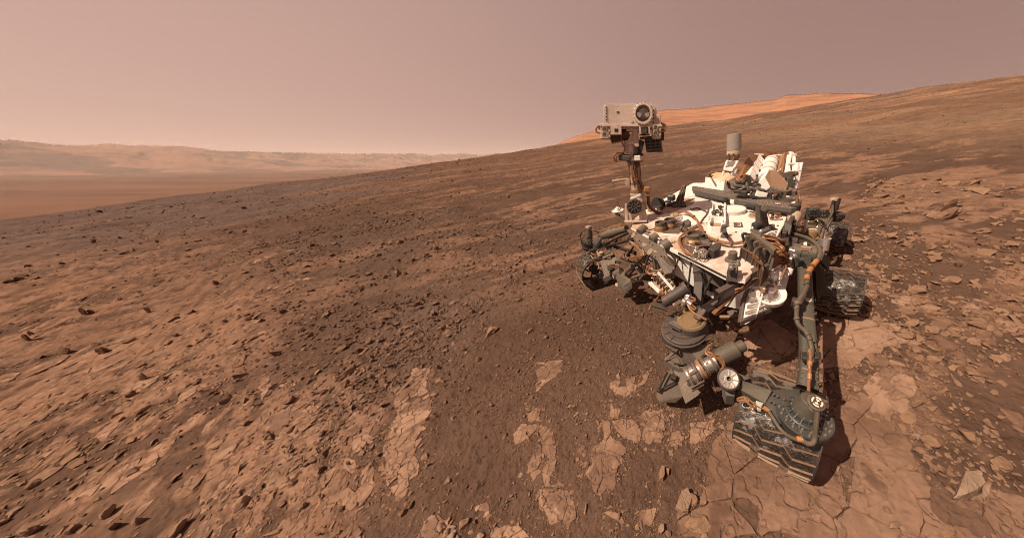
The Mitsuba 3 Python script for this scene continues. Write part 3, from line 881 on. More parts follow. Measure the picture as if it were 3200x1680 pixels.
def deck_color(p, n, uv):
    t = mikit.fbm(p.x * 3.2, p.y * 3.2, p.z * 3.2, 4)
    u = mikit.fbm(p.x * 26, p.y * 26, p.z * 26, 3)
    s = mikit.smoothstep(.62, .80, mikit.fbm(p.x * 14, p.y * 14, 4., 3))
    front = mikit.smoothstep(.9, -.2, p.x * .85 + (p.y - 1.9) * .45)         # the forward half has gathered more dust
    w = (.12 + .95 * front) * mikit.smoothstep(.25, .6, t + .25 * (u - .5)) + .35 * s
    return mikit.mix((.60, .555, .53), (.33, .20, .138), dr.clip(w * mikit.smoothstep(.3, .9, n.z), 0, 1))


scene['deck_paint'] = {'type': 'twosided', 'bsdf': {'type': 'principled', 'base_color': mikit.proc(deck_color), 'roughness': .55, 'specular': .4}}
mat('lens_glass', (.05, .036, .030), .10, specular=.7, clearcoat=1.0)
mat('cream_print', (.62, .50, .40), .7)
mat('dark_print', (.10, .066, .056), .7)
mat('red_print', (.40, .10, .06), .7)


def wheel_skin(p, n, uv):
    t = mikit.fbm(p.x * 26, p.y * 26, p.z * 26, 4)
    s = mikit.noise(p.x * 210, p.y * 210, p.z * 210)
    g = mikit.fbm(p.x * 90, p.y * 90, p.z * 90, 3)
    c = mikit.mix((.026, .024, .024), (.070, .055, .046), mikit.smoothstep(.35, .7, g))
    polished = mikit.smoothstep(.56, .70, t)
    c = mikit.mix(c, (.30, .29, .30), polished * .65)
    return mikit.mix(c, (.50, .44, .40), mikit.smoothstep(.80, .9, s) * mikit.smoothstep(.35, .55, t) * .8)


scene['wheel_metal'] = {'type': 'twosided', 'bsdf': {'type': 'bumpmap', 'arbitrary': mikit.proc(lambda p, n, uv: mikit.fbm(p.x * 55, p.y * 55, p.z * 55, 3) * .005, eps=.002), 'scale': 1.0,
                        'bsdf': {'type': 'principled', 'base_color': mikit.proc(wheel_skin), 'roughness': .42, 'metallic': .45, 'specular': .5}}}
dusty('tread_edge', (.17, .105, .070), (.30, .18, .115), .6)

tag('rover', 'six-wheeled exploration rover with white deck, camera mast and folded arm, parked on the red slope', 'rover')


# ------------------------------------------------------------------ wheels
def wheel(x, y, az, holes, R=.192, W=.275, fine=True, phase=0.):
    a = math.radians(az)
    ax = unit(V(math.cos(a), math.sin(a), SA * math.cos(a) + SB * math.sin(a)))
    c0 = V(x, y, SA * x + SB * y + R - .006)
    e = unit(np.cross(ax, UP))
    u = np.cross(e, ax)

    def at(w, th, r):
        crown = 1 - .06 * abs(2 * w - 1) ** 2.2
        return c0 + ax * (w - .5) * W + (e * math.cos(th) + u * math.sin(th)) * r * crown
    nw, nt = 22, 144
    grid = [[at(i / (nw - 1), 2 * np.pi * j / nt, R) for j in range(nt)] for i in range(nw)]
    v = np.array(grid).reshape(-1, 3)
    f = []
    for i in range(nw - 1):
        for j in range(nt):
            w, th = (i + .5) / (nw - 1), (2 * np.pi * (j + .5) / nt) % (2 * np.pi)
            if any(((w - hw) / sw) ** 2 + ((th - ht) / st) ** 2 + .5 * math.sin(17 * w + 31 * th) < 1 for hw, ht, sw, st in holes):
                continue
            k, m = i * nt + j, i * nt + (j + 1) % nt
            f += [[k, m, m + nt], [k, m + nt, k + nt]]
    name = part('wheel', (v, np.array(f)), 'wheel_metal', smooth=True)
    inner = np.array([c0 + ax * s * W * .48 + (e * math.cos(t) + u * math.sin(t)) * R * .93 for s in (-1, 1) for t in np.linspace(0, 2 * np.pi, 48, endpoint=False)])
    rims = [lathe(c0 + ax * s * W / 2 - ax * .006, ax, [(0, R * .88), (0, R * .95), (.012, R * .95), (.012, R * .88), (0, R * .88)], 60) for s in (-1, 1)]
    sub = name.split('__', 1)[1]
    for rm in rims:
        part(sub + '__rim', rm, 'dark_grey')
    part(sub + '__hub', merged([lathe(c0 - ax * .05, ax, [(0, 0), (0, .05), (.1, .05), (.1, 0)], 24)] + [tube([c0 + (e * math.cos(t) + u * math.sin(t)) * .045, c0 + ax * .06 + (e * math.cos(t + .3) + u * math.sin(t + .3)) * .10,
                                                                                                            c0 + (e * math.cos(t + .5) + u * math.sin(t + .5)) * R * .95], .009, 6) for t in np.arange(6) * np.pi / 3]), 'dark_grey')
    zig_w, zig_t = [0, .06, .25, .37, .63, .75, 1], [.0, -.06, -.14, .07, -.05, .15, .07]
    treads = []
    for k in range(24):
        th0 = 2 * np.pi * k / 24 + phase
        prof = []
        ws = np.concatenate([np.linspace(zig_w[i], zig_w[i + 1], 4)[:-1] for i in range(6)] + [[1.0]])
        for w in ws:
            th = th0 - np.interp(w, zig_w, zig_t)
            prof.append((at(w, th - .013, R - .002), at(w, th - .007, R + .0085), at(w, th + .007, R + .0085), at(w, th + .013, R - .002)))
        vv = np.array(prof).reshape(-1, 3)
        ff = []
        for i in range(len(ws) - 1):
            for j in range(3):
                q = i * 4 + j
                ff += [[q, q + 1, q + 5], [q, q + 5, q + 4]]
        treads.append((vv, np.array(ff)))
    if fine:
        for t in treads:
            part(sub + '__tread_ridge', t, 'tread_edge', smooth=False)
    else:
        part(sub + '__tread_ridges', merged(treads), 'tread_edge', smooth=False)
    return c0, ax, e, u


FLW = wheel(.716, .930, -36, [(.40, 4.25, .14, .07), (.70, 3.6, .05, .03)], R=.203, W=.335)
MLW = wheel(1.688, 1.944, -34, [(.60, 2.35, .07, .10), (.38, 3.28, .08, .07), (.60, 3.72, .10, .06), (.33, 4.0, .10, .06), (.42, 4.32, .14, .05)])
RLW = wheel(2.312, 3.024, -34, [], fine=True)
FRW = wheel(-.535, 2.760, -64, [], R=.190, W=.29, fine=False)

# ------------------------------------------------------------------ body and deck
deck = [(-0.081, 2.279, 1.060), (0.263, 1.712, 1.030), (0.492, 1.328, 1.009), (0.580, 1.278, 1.012), (0.804, 1.510, 1.064), (0.972, 1.769, 1.112), (1.138, 2.001, 1.157), (1.323, 2.308, 1.213), (1.485, 2.422, 1.243), (1.707, 2.838, 1.316), (1.755, 3.445, 1.393), (0.758, 3.867, 1.337), (0.145, 2.957, 1.164), (-0.048, 2.561, 1.097)]
part('deck', prism(deck, .028, .004), 'deck_paint')
inset = [V(*p) + (V(*np.mean(deck, 0)) - V(*p)) * .05 for p in deck]
mid_deck = V(*np.mean(deck, 0))
part('body', prism([p - UP * .027 for p in inset], mid_deck * 0 + BACK * .07 + V(0, 0, -.25)), 'white_paint')
part('belly_pan', prism([V(*p) + (mid_deck - V(*p)) * .10 - UP * .275 + BACK * .07 for p in deck], .05), 'dark_grey')
# struts and dark openings on the front face
for a, b, r in (((0.287, 1.737, 0.995), (0.250, 1.749, 0.853), .007), ((0.347, 1.625, 0.988), (0.338, 1.613, 0.776), .007), ((0.245, 1.773, 0.995), (0.400, 1.674, 0.860), .006), ((0.454, 1.452, 0.980), (0.406, 1.497, 0.740), .008), ((0.481, 1.409, 0.977), (0.546, 1.466, 0.781), .008)):
    part('body__strut', cyl(a, b, r, n=10), 'dark_grey')
part('body__dark_bay', prism([(0.402, 1.485, 0.983), (0.488, 1.355, 0.977), (0.529, 1.429, 0.825), (0.435, 1.517, 0.825)], V(.5, .8, 0) * .03), 'black_part')
part('body__bay_cover', prism([(0.399, 1.493, 0.989), (0.429, 1.483, 1.006), (0.486, 1.356, 0.997), (0.515, 1.381, 0.948), (0.509, 1.409, 0.880), (0.434, 1.464, 0.909)], V(.5, .8, 0) * .02), 'warm_grey')
part('body__hazard_camera', merged([cyl((0.481, 1.509, 0.829), (0.467, 1.489, 0.915), .022, .026), cyl((0.467, 1.489, 0.915), (0.460, 1.476, 0.943), .034, .030)]), 'black_part')
part('body__camera_cap', merged([cyl((0.460, 1.476, 0.943), (0.456, 1.469, 0.962), .024), cyl((0.458, 1.473, 0.957), (0.454, 1.463, 0.971), .013)]), 'cream_paint')
part('body__edge_trim', beam((0.269, 1.702, 1.019), (0.493, 1.332, 0.999), .012, .016), 'dark_grey')

# dust-free disc, marker plate and small fittings lying on the deck
part('deck__round_cover', merged([lathe((0.870, 2.424, 1.178), UP + V(-.1, -.1, 0), [(0, 0), (0, .115), (.03, .118), (.036, .112), (.036, .098), (.033, .095), (.033, 0)], 48)]), 'deck_paint')
part('deck__round_port', merged([lathe((1.016, 2.238, 1.172), UP + V(-.1, -.1, 0), [(0, 0), (0, .068), (.012, .068), (.014, .055), (.008, .048), (.008, 0)], 40)]), 'cream_paint')
part('deck__port_lid', lathe((1.017, 2.232, 1.181), UP + V(-.1, -.1, 0), [(0, 0), (0, .036), (.008, .034), (.008, 0)], 32), 'umber_plate')
part('deck__marker_plate', prism([(0.787, 2.142, 1.139), (0.852, 2.129, 1.145), (0.827, 2.021, 1.129), (0.758, 2.034, 1.123)], .004), 'dark_print')
mk = [(0.803, 2.104, 1.139), (0.829, 2.103, 1.142), (0.812, 2.039, 1.133), (0.785, 2.040, 1.130)]
for a, b in ((0, 1), (3, 2), (1, 2)):
    part('deck__marker_plate__stroke', beam(V(*mk[a]), V(*mk[b]), .005, .003), 'cream_print')
part('deck__marker_plate__stroke', beam((V(*mk[0]) + V(*mk[3])) / 2 + (V(*mk[1]) - V(*mk[0])) * .25, (V(*mk[1]) + V(*mk[2])) / 2, .005, .003), 'cream_print')


def roundel(name, c, axis, r, m1='cream_print', m2='dark_print'):
    """The round alignment mark: a dark disc with a broken pale ring and a bow tie."""
    a, u, w = frame(axis)
    c = V(*c)
    part(name, lathe(c, a, [(0, 0), (0, r), (.003, r), (.003, 0)], 36), m2, smooth=False)
    key = name if 'rover__' + name + '_001' not in scene else [k for k in scene if k.startswith('rover__' + name)][-1].split('__', 1)[1]
    bits = []
    for k in range(4):
        t0, t1 = k * math.pi / 2 + .18, (k + 1) * math.pi / 2 - .18
        v = [c + a * .0045 + (u * math.cos(t) + w * math.sin(t)) * rr for t in np.linspace(t0, t1, 8) for rr in (r * .56, r * .80)]
        bits.append((np.array(v), np.array([f for i in range(7) for f in ([2 * i, 2 * i + 1, 2 * i + 3], [2 * i, 2 * i + 3, 2 * i + 2])])))
    for k in (0, 2):
        t = np.linspace(k * math.pi / 2 + .05, (k + 1) * math.pi / 2 - .05, 6)
        v = [c + a * .0045] + [c + a * .0045 + (u * math.cos(q) + w * math.sin(q)) * r * .42 for q in t]
        bits.append((np.array(v), np.array([[0, i, i + 1] for i in range(1, 6)])))
    m = merged(bits)
    part(name + '_pattern', (np.vstack([m[0], m[0] - a * .0008]), np.vstack([m[1], m[1][:, ::-1] + len(m[0])])), m1, smooth=False)


for i, (x, y) in enumerate(((2027, 691), (2032, 716), (2102, 758))):
    roundel('deck__alignment_mark' if i == 0 else 'deck__alignment_mark_%03d' % i, (0.081, 2.403, 1.095) if i == 0 else ((0.092, 2.187, 1.071) if i == 1 else (0.245, 1.874, 1.050)), UP + V(-.1, -.12, 0), .022)
bolts = [(0.292, 2.623, 1.144), (0.405, 2.742, 1.170), (0.517, 2.653, 1.171), (0.592, 2.590, 1.171), (1.074, 1.975, 1.150), (1.024, 1.919, 1.138), (0.973, 1.847, 1.124), (1.007, 1.857, 1.129), (0.740, 1.933, 1.110), (0.787, 1.874, 1.108), (0.990, 2.311, 1.181), (0.405, 2.307, 1.118)]
part('deck__bolts', dots(bolts, UP + V(-.1, -.12, 0), .009, .004), 'warm_grey')
part('deck__lift_point', lathe((0.962, 1.821, 1.119), UP + V(-.1, -.12, 0), [(0, 0), (0, .030), (.004, .028), (.004, .014), (.014, .010), (.014, 0)], 28), 'bare_metal')

# inlet trays, lids and covers


def wall_loop(pts, height, thick, mat, name):
    """A thin upright wall round a closed outline."""
    p = np.array(pts, float)
    c = p.mean(0)
    q = c + (p - c) * (1 - thick / np.linalg.norm(p - c, axis=1).mean())
    n = len(p)
    up = UP * height
    v = np.vstack([p, p + up, q + up, q])
    f = []
    for k in range(3):
        for i in range(n):
            a, b = k * n + i, k * n + (i + 1) % n
            f += [[a, b, b + n], [a, b + n, a + n]]
    part(name, (v, np.array(f)), mat, smooth=False)


wall_loop([(0.552, 2.016, 1.096), (0.562, 2.079, 1.105), (0.586, 2.125, 1.113), (0.613, 2.215, 1.126), (0.634, 2.233, 1.131), (0.703, 2.203, 1.134), (0.702, 2.170, 1.130), (0.675, 2.083, 1.117), (0.671, 2.032, 1.111), (0.645, 1.975, 1.101), (0.626, 1.960, 1.098), (0.561, 1.978, 1.093)], .045, .008, 'white_paint', 'deck__inlet_tray')
part('deck__inlet_tray__floor', prism([(0.568, 2.006, 1.099), (0.613, 2.192, 1.126), (0.690, 2.167, 1.131), (0.638, 1.986, 1.104)], .003), 'tan_plate')
wall_loop([(0.671, 2.395, 1.154), (0.718, 2.587, 1.181), (0.739, 2.624, 1.188), (0.806, 2.599, 1.192), (0.798, 2.524, 1.182), (0.739, 2.333, 1.154), (0.693, 2.258, 1.140), (0.668, 2.302, 1.142)], .045, .008, 'white_paint', 'deck__inlet_tray')
part('deck__inlet_mechanism', merged([cyl((0.670, 2.368, 1.170), (0.704, 2.332, 1.200), .026, .024), cyl((0.689, 2.318, 1.197), (0.715, 2.281, 1.175), .020), cyl((0.674, 2.291, 1.162), (0.706, 2.258, 1.151), .018), lathe((0.664, 2.308, 1.193), V(-.6, -.7, .3), [(0, 0), (0, .02), (.02, .018), (.02, 0)], 16)]), 'dark_grey')
part('deck__inlet_wall', prism([(0.680, 2.044, 1.113), (0.823, 2.547, 1.188), (0.831, 2.544, 1.188), (0.687, 2.042, 1.114)], -.06), 'white_paint')
wall_loop([(0.602, 2.252, 1.130), (0.617, 2.328, 1.140), (0.658, 2.333, 1.145), (0.647, 2.264, 1.136)], .02, .006, 'white_paint', 'deck__small_tray')
part('deck__latch_block', merged([prism([(0.602, 1.861, 1.103), (0.637, 1.937, 1.116), (0.668, 1.928, 1.118), (0.653, 1.835, 1.106)], .03, .003), beam((0.663, 1.984, 1.104), (0.588, 1.734, 1.167), .03, .02, V(1, 0, 0)), box((0.622, 1.871, 1.157), .035, .025, .05)]), 'grey_paint')
part('deck__sample_post', merged([cyl((0.794, 2.580, 1.189), (0.725, 2.355, 1.225), .012), cyl((0.757, 2.505, 1.216), (0.803, 2.491, 1.209), .012), lathe((0.735, 2.387, 1.220), UP, [(0, 0), (0, .02), (.02, .02), (.02, .01), (.03, 0)], 16)]), 'dark_grey')


def instrument(name, c1, r1, c2, r2_, base, skirt):
    """A sample-inlet cover: two ring walls on a kapton-wrapped skirt above a dark base plate."""
    up = unit(UP + V(-.1, -.12, 0))
    part(name, prism(base, .004), 'dark_print', smooth=False)
    m = []
    for c, r in ((c1, r1), (c2, r2_)):
        c = V(*c)
        g = np.random.default_rng(5)
        prof = [(-.05, r * 1.22), (-.04, r * 1.30), (-.03, r * 1.18), (-.02, r * 1.24), (-.008, r * 1.10), (0, r * 1.02)]
        v, f = lathe(c, up, prof, 30)
        v = v + g.normal(0, r * .05, v.shape)
        m.append((v, f))
    part(name + '__foil_skirt', merged(m), 'foil', smooth=40)
    for c, r in ((c1, r1), (c2, r2_)):
        part(name + '__ring_wall', lathe(V(*c), up, [(-.004, r * .9), (-.004, r), (.028, r * 1.02), (.028, r * .93), (.0, r * .9)], 40), 'warm_grey')
        part(name + '__lid', lathe(V(*c), up, [(0, r * .9), (.004, r * .86), (.006, 0)], 30), 'warm_grey')


instrument('sample_inlet', (0.171, 2.146, 1.116), .044, (0.259, 2.192, 1.131), .05, [(0.111, 2.189, 1.073), (0.185, 2.378, 1.103), (0.333, 2.423, 1.124), (0.413, 2.178, 1.104), (0.310, 2.020, 1.074), (0.198, 2.066, 1.068)], 0)
instrument('sample_inlet_001', (0.400, 1.808, 1.106), .060, (0.448, 1.772, 1.097), .034, [(0.312, 1.770, 1.045), (0.309, 1.920, 1.062), (0.414, 2.026, 1.086), (0.517, 1.865, 1.078), (0.499, 1.697, 1.056), (0.361, 1.603, 1.030)], 0)
part('sample_inlet__motor_box', merged([box((0.349, 2.130, 1.128), .05, .04, .045), cyl((0.338, 2.083, 1.107), (0.375, 2.026, 1.094), .020), cyl((0.325, 2.250, 1.130), (0.208, 2.198, 1.121), .012), prism([(0.371, 2.144, 1.152), (0.410, 2.182, 1.161), (0.424, 2.110, 1.154), (0.392, 2.042, 1.142), (0.367, 2.050, 1.141)], .05)]), 'grey_paint')
part('sample_inlet__motor_coil', merged([ring((0.344, 2.051, 1.104), V(.5, -.5, .1), .022, .014, .012, 18), ring((0.363, 2.038, 1.099), V(.5, -.5, .1), .022, .014, .012, 18), ring((0.382, 2.024, 1.094), V(.5, -.5, .1), .022, .014, .012, 18)]), 'brown_cable')
part('sample_inlet__pit_rim', merged([beam((0.393, 2.365, 1.136), (0.491, 2.135, 1.119), .008, .05), beam((0.491, 2.135, 1.119), (0.389, 2.037, 1.097), .008, .04), beam((0.393, 2.365, 1.136), (0.317, 2.299, 1.120), .008, .05)]), 'white_paint')
part('sample_inlet__hex_cover', lathe((0.329, 2.422, 1.131), UP + V(-.1, -.12, 0), [(0, 0), (0, .045), (.028, .042), (.030, .02), (.022, .014), (.022, 0)], 6), 'cream_paint', smooth=False)
part('sample_inlet_001__motor_box', merged([box((0.459, 1.725, 1.082), .06, .055, .05), prism([(0.444, 1.766, 1.105), (0.490, 1.680, 1.100), (0.456, 1.625, 1.090), (0.421, 1.687, 1.094)], .05)]), 'grey_paint')
part('sample_inlet_001__wire_coil', merged([tube([V(*(0.424, 1.661, 1.061)) + V(math.cos(t) * (.04 + .006 * k), math.sin(t) * (.03 + .004 * k), .01 * k + .006 * math.sin(3 * t)) for t in np.linspace(0, 6.1, 12)], .0055, 6) for k in range(4)]), 'brown_cable')
part('sample_inlet_001__pit_rim', merged([beam((0.523, 1.791, 1.082), (0.544, 1.728, 1.077), .008, .04), beam((0.457, 1.644, 1.057), (0.544, 1.728, 1.077), .008, .03)]), 'white_paint')
part('deck__solid_block', prism([(0.440, 1.576, 1.093), (0.463, 1.603, 1.108), (0.500, 1.635, 1.116), (0.532, 1.627, 1.118), (0.528, 1.598, 1.110), (0.503, 1.556, 1.097), (0.470, 1.542, 1.087)], .055, .004), 'dark_grey', smooth=False)
part('deck__round_boss', lathe((0.580, 1.507, 1.039), UP + V(-.1, -.12, 0), [(0, 0), (0, .048), (.008, .046), (.010, .028), (.055, .027), (.058, .024), (.058, 0)], 32), 'warm_grey')
part('bit_box', merged([prism([(0.485, 1.314, 1.046), (0.514, 1.379, 1.067), (0.560, 1.354, 1.069), (0.536, 1.290, 1.049)], .06, .003), prism([(0.477, 1.288, 1.073), (0.503, 1.341, 1.082), (0.542, 1.318, 1.083), (0.521, 1.265, 1.074)], .02, .002)]), 'grey_paint')
part('bit_box__slot', prism([(0.498, 1.327, 1.031), (0.541, 1.308, 1.034), (0.548, 1.318, 1.014), (0.504, 1.337, 1.011)], V(.5, .8, 0) * .01), 'black_part')
part('bit_box__bolts', merged([lathe(c, UP, [(0, 0), (0, .014), (.014, .014), (.014, .009), (.03, .009), (.034, 0)], 14) for c in ((0.502, 1.315, 1.078), (0.537, 1.305, 1.081), (0.493, 1.274, 1.073))]), 'bare_metal')

# copper harness over the deck
path = [(0.343, 2.467, 1.152), (0.395, 2.493, 1.166), (0.448, 2.443, 1.166), (0.483, 2.305, 1.153), (0.493, 2.138, 1.135), (0.484, 1.982, 1.115), (0.495, 1.852, 1.101), (0.542, 1.744, 1.093), (0.620, 1.674, 1.093), (0.707, 1.678, 1.103), (0.773, 1.704, 1.123)]
part('harness', bundle(path, .0055, 6, .009, 31), 'copper_cable')
part('harness__branch', bundle([(0.495, 2.081, 1.123), (0.435, 2.038, 1.107), (0.359, 1.975, 1.091), (0.301, 1.886, 1.074), (0.289, 1.758, 1.058), (0.308, 1.637, 1.046), (0.348, 1.585, 1.044), (0.387, 1.581, 1.047)], .005, 4, .0065, 32), 'copper_cable')
part('harness__ties', merged([lathe(V(*c), d, [(0, .0), (0, .017), (.007, .017), (.008, 0)], 12) for c, d in (((0.482, 2.299, 1.154), V(.3, -.5, 0)), ((0.540, 1.739, 1.094), V(.3, -.2, 0)), ((0.620, 1.674, 1.095), V(.3, 0, 0)), ((0.488, 1.907, 1.109), V(.3, -.4, 0)))]), 'brown_cable')
part('harness__thin_cable', tube([(0.685, 2.586, 1.188), (0.625, 2.417, 1.161), (0.557, 2.280, 1.138), (0.509, 2.168, 1.120)], .006), 'brown_cable')
part('harness__loose_wire', merged([tube([(0.528, 2.211, 1.127), (0.545, 2.143, 1.131), (0.583, 2.186, 1.130)], .003, 5), tube([(0.513, 2.595, 1.171), (0.582, 2.626, 1.182), (0.623, 2.521, 1.174), (0.644, 2.451, 1.167)], .007, 6)]), 'brown_cable')

# cross bar over the deck with its centre pivot
bar = [(0.638, 3.279, 1.340), (0.691, 3.251, 1.342), (0.957, 2.843, 1.322), (1.075, 2.616, 1.308), (1.310, 2.212, 1.285), (1.272, 2.110, 1.269), (1.230, 2.108, 1.264), (1.019, 2.385, 1.274), (0.868, 2.631, 1.287), (0.626, 3.106, 1.318)]
part('cross_bar', prism(bar, .045, .005), 'grey_paint')
part('cross_bar__pivot', lathe((0.950, 2.634, 1.296), UP + V(-.1, -.12, 0), [(0, 0), (0, .072), (.008, .070), (.009, .045), (.012, .044), (.012, 0)], 36), 'warm_grey')
part('cross_bar__pad', prism([(0.891, 2.598, 1.273), (0.919, 2.561, 1.272), (0.924, 2.556, 1.230), (0.894, 2.592, 1.231)], V(-.3, -.6, 0) * .012), 'white_paint')
part('cross_bar__rib', merged([beam((0.958, 2.369, 1.251), (1.011, 2.285, 1.247), .02, .03), beam((0.837, 2.630, 1.269), (0.859, 2.595, 1.267), .02, .045)]), 'dark_grey')
part('cross_bar__lower_rail', beam((1.021, 2.373, 1.233), (1.239, 2.118, 1.226), .03, .02), 'dark_grey')
roundel('cross_bar__alignment_mark', (1.178, 2.237, 1.276), UP + V(-.1, -.12, 0), .026)
part('cross_bar__rivets', dots([V(*(0.694, 3.135, 1.329)) + (V(*(1.256, 2.179, 1.276)) - V(*(0.694, 3.135, 1.329))) * t for t in np.linspace(0, 1, 26)] + [V(*(0.896, 2.694, 1.299)) + (V(*(1.236, 2.139, 1.269)) - V(*(0.896, 2.694, 1.299))) * t for t in np.linspace(0, 1, 20)], UP, .0045, .003, 6), 'cream_paint')
part('cross_bar__end_joint', merged([lathe((1.286, 2.159, 1.261), UP, [(-.05, 0), (-.05, .04), (.02, .045), (.03, .03), (.03, 0)], 20)]), 'dark_grey')
part('cross_bar__boot', merged([lathe((1.297, 2.168, 1.233), V(-.05, -.12, -.2), [(0, .03), (.03, .055), (.07, .055), (.12, .03), (.16, .028)], 16)]), 'cream_paint')

# upright antenna bracket
part('deck_bracket', merged([prism([(0.898, 1.958, 1.126), (0.924, 1.909, 1.123), (0.872, 1.913, 1.318), (0.854, 1.938, 1.319)], V(.10, .05, .0) * .6)]), 'grey_paint', smooth=False)
part('deck_bracket__face_plate', prism([(0.936, 1.919, 1.136), (1.000, 1.956, 1.147), (0.890, 1.851, 1.323), (0.856, 1.882, 1.323)], V(.04, .08, 0) * .35, .004), 'warm_grey')
part('deck_bracket__button', lathe((0.888, 1.852, 1.303), V(-.3, -.9, .25), [(-.01, 0), (-.01, .026), (.012, .024), (.015, .02), (.015, 0)], 26), 'warm_grey')
part('deck_bracket__foot', prism([(0.844, 1.925, 1.137), (0.932, 1.984, 1.153), (1.027, 1.977, 1.162), (1.025, 1.919, 1.155), (0.883, 1.827, 1.129)], .02, .003), 'grey_paint')
part('deck_bracket__motor', cyl((0.862, 1.912, 1.157), (0.915, 1.931, 1.175), .032), 'dark_grey')
part('deck_bracket__bolts', dots([(0.891, 1.850, 1.138), (1.013, 1.930, 1.160), (0.856, 1.914, 1.142)], UP, .014, .012), 'bare_metal')
part('wire_fitting', merged([cyl((1.110, 2.154, 1.172), (1.096, 2.120, 1.236), .014, .006)]), 'blue_grey')
part('wire_fitting__wires', merged([tube([(1.088, 2.164, 1.181), (1.076, 2.159, 1.219), (1.106, 2.167, 1.223), (1.193, 2.183, 1.204)], .004, 6), tube([(1.082, 2.149, 1.178), (1.105, 2.111, 1.196), (1.198, 2.178, 1.194)], .004, 6), tube([(1.073, 2.118, 1.174), (1.112, 2.089, 1.174), (1.165, 2.087, 1.180)], .005, 6), cyl((1.118, 2.143, 1.211), (1.173, 2.156, 1.209), .009), cyl((1.110, 2.109, 1.196), (1.145, 2.104, 1.190), .008)]), 'copper_cable')

# cable tray with its comb of straps and the loops behind it
tray_top = [(0.705, 1.596, 1.193), (0.724, 1.613, 1.197), (0.760, 1.374, 1.173), (0.747, 1.335, 1.167), (0.729, 1.323, 1.163)]
part('cable_tray', merged([prism(tray_top, .03, .003), beam((0.757, 1.364, 1.161), (0.739, 1.342, 1.037), .014, .014), beam((0.740, 1.351, 1.158), (0.732, 1.369, 1.039), .012, .012), beam((0.726, 1.632, 1.180), (0.664, 1.603, 1.080), .014, .014)]), 'warm_grey')
for k in range(6):
    t = k / 5
    a = V(*(0.718, 1.627, 1.168)) * (1 - t) + V(*(0.749, 1.385, 1.143)) * t
    b = V(*(0.689, 1.632, 1.066)) * (1 - t) + V(*(0.735, 1.392, 1.042)) * t
    part('cable_tray__strap', tube([a, a * .7 + b * .3 + UP * .035 + V(-.04, 0, 0), a * .4 + b * .6 - UP * .01, b], .010, 5), 'warm_grey' if k % 2 else 'dark_grey')
fence = [(0.636, 1.534, 1.108), (0.653, 1.483, 1.104), (0.670, 1.427, 1.099), (0.676, 1.364, 1.093), (0.669, 1.304, 1.085), (0.654, 1.255, 1.067)]
fs_ = spline(fence, .02)
wallv = np.vstack([fs_, fs_ - UP * .085])
nfs = len(fs_)
wf = [f for i in range(nfs - 1) for f in ([i, i + 1, i + 1 + nfs], [i, i + 1 + nfs, i + nfs])]
part('cable_tray__curved_wall', (wallv, np.array(wf)), 'dark_grey', smooth=False)
for k in range(0, nfs, 2):
    part('cable_tray__wall_rib', cyl(fs_[k] + V(-.004, -.006, .004), fs_[k] - UP * .086 + V(-.004, -.006, 0), .0045, n=6), 'brown_cable')
part('cable_tray__rim_wire', tube([p + UP * .004 for p in fence], .006, 6), 'brown_cable')
part('cable_tray__wire_hoop', tube([(0.664, 1.286, 1.092), (0.633, 1.312, 1.112), (0.624, 1.329, 1.143), (0.649, 1.348, 1.168), (0.695, 1.358, 1.174)], .007, 7), 'brown_cable')
part('cable_tray__back', prism([(0.718, 1.666, 1.073), (0.814, 1.793, 1.098), (0.856, 1.583, 1.078), (0.735, 1.392, 1.042)], -.02), 'black_part')
loops = []
g3 = np.random.default_rng(41)
for k in range(13):
    t = k / 12
    a = V(*(0.736, 1.579, 1.164)) * (1 - t) + V(*(0.791, 1.429, 1.092)) * t
    mid = V(*(0.821, 1.441, 1.177)) * (1 - t) + V(*(0.881, 1.429, 1.062)) * t
    b = V(*(0.884, 1.511, 1.122)) * (1 - t) + V(*(0.857, 1.505, 0.968)) * t
    loops.append((a, mid, b))
    part('cable_loop', tube([a, (a + mid) / 2 + UP * .025 + g3.normal(0, .006, 3), mid + g3.normal(0, .008, 3), b], g3.uniform(.006, .009), 8), 'copper_cable' if k % 3 else 'brown_cable')
for k in range(6):
    t = k / 5
    a = V(*(0.741, 1.390, 1.083)) * (1 - t) + V(*(0.793, 1.423, 0.992)) * t
    b = V(*(0.897, 1.469, 1.088)) * (1 - t) + V(*(0.891, 1.441, 0.984)) * t
    part('cable_loop', tube([a, (a + b) / 2 + UP * .03, b + V(.02, .02, -.01), b + V(0, .04, -.06)], g3.uniform(.006, .009), 8), 'copper_cable')

# ------------------------------------------------------------------ mast and its head
MY = 2.45
part('mast', merged([lathe((-0.030, 2.450, 1.349), V(*(-0.070, 2.450, 1.626)) - V(*(-0.030, 2.450, 1.349)), [(0, .050), (.02, .052), (.03, .047), (.20, .044), (.27, .044), (.275, .052), (.30, .052), (.305, .044), (.33, .044)], 30)]), 'mast_tube_paint')
part('mast__band', lathe((-0.032, 2.449, 1.355), V(*(-0.070, 2.450, 1.626)) - V(*(-0.030, 2.450, 1.349)), [(0, .057), (.002, .0585), (.026, .0575), (.028, .056)], 30), 'umber_plate')
part('mast__cable_run', tube([(-0.050, 2.410, 1.618), (-0.045, 2.400, 1.574), (-0.051, 2.400, 1.522), (-0.040, 2.400, 1.480), (-0.023, 2.400, 1.428), (-0.012, 2.400, 1.371)], .009, 7), 'brown_cable')
part('mast__cable_run', tube([(-0.089, 2.410, 1.610), (-0.081, 2.400, 1.548), (-0.071, 2.400, 1.490), (-0.054, 2.400, 1.415)], .006, 6), 'copper_cable')
part('mast__clamp', merged([ring(V(*(-0.030, 2.450, 1.349)) * (1 - t) + V(*(-0.070, 2.450, 1.626)) * t, V(*(-0.070, 2.450, 1.626)) - V(*(-0.030, 2.450, 1.349)), .050, .040, .010, 28) for t in (.30,)]), 'dark_grey')
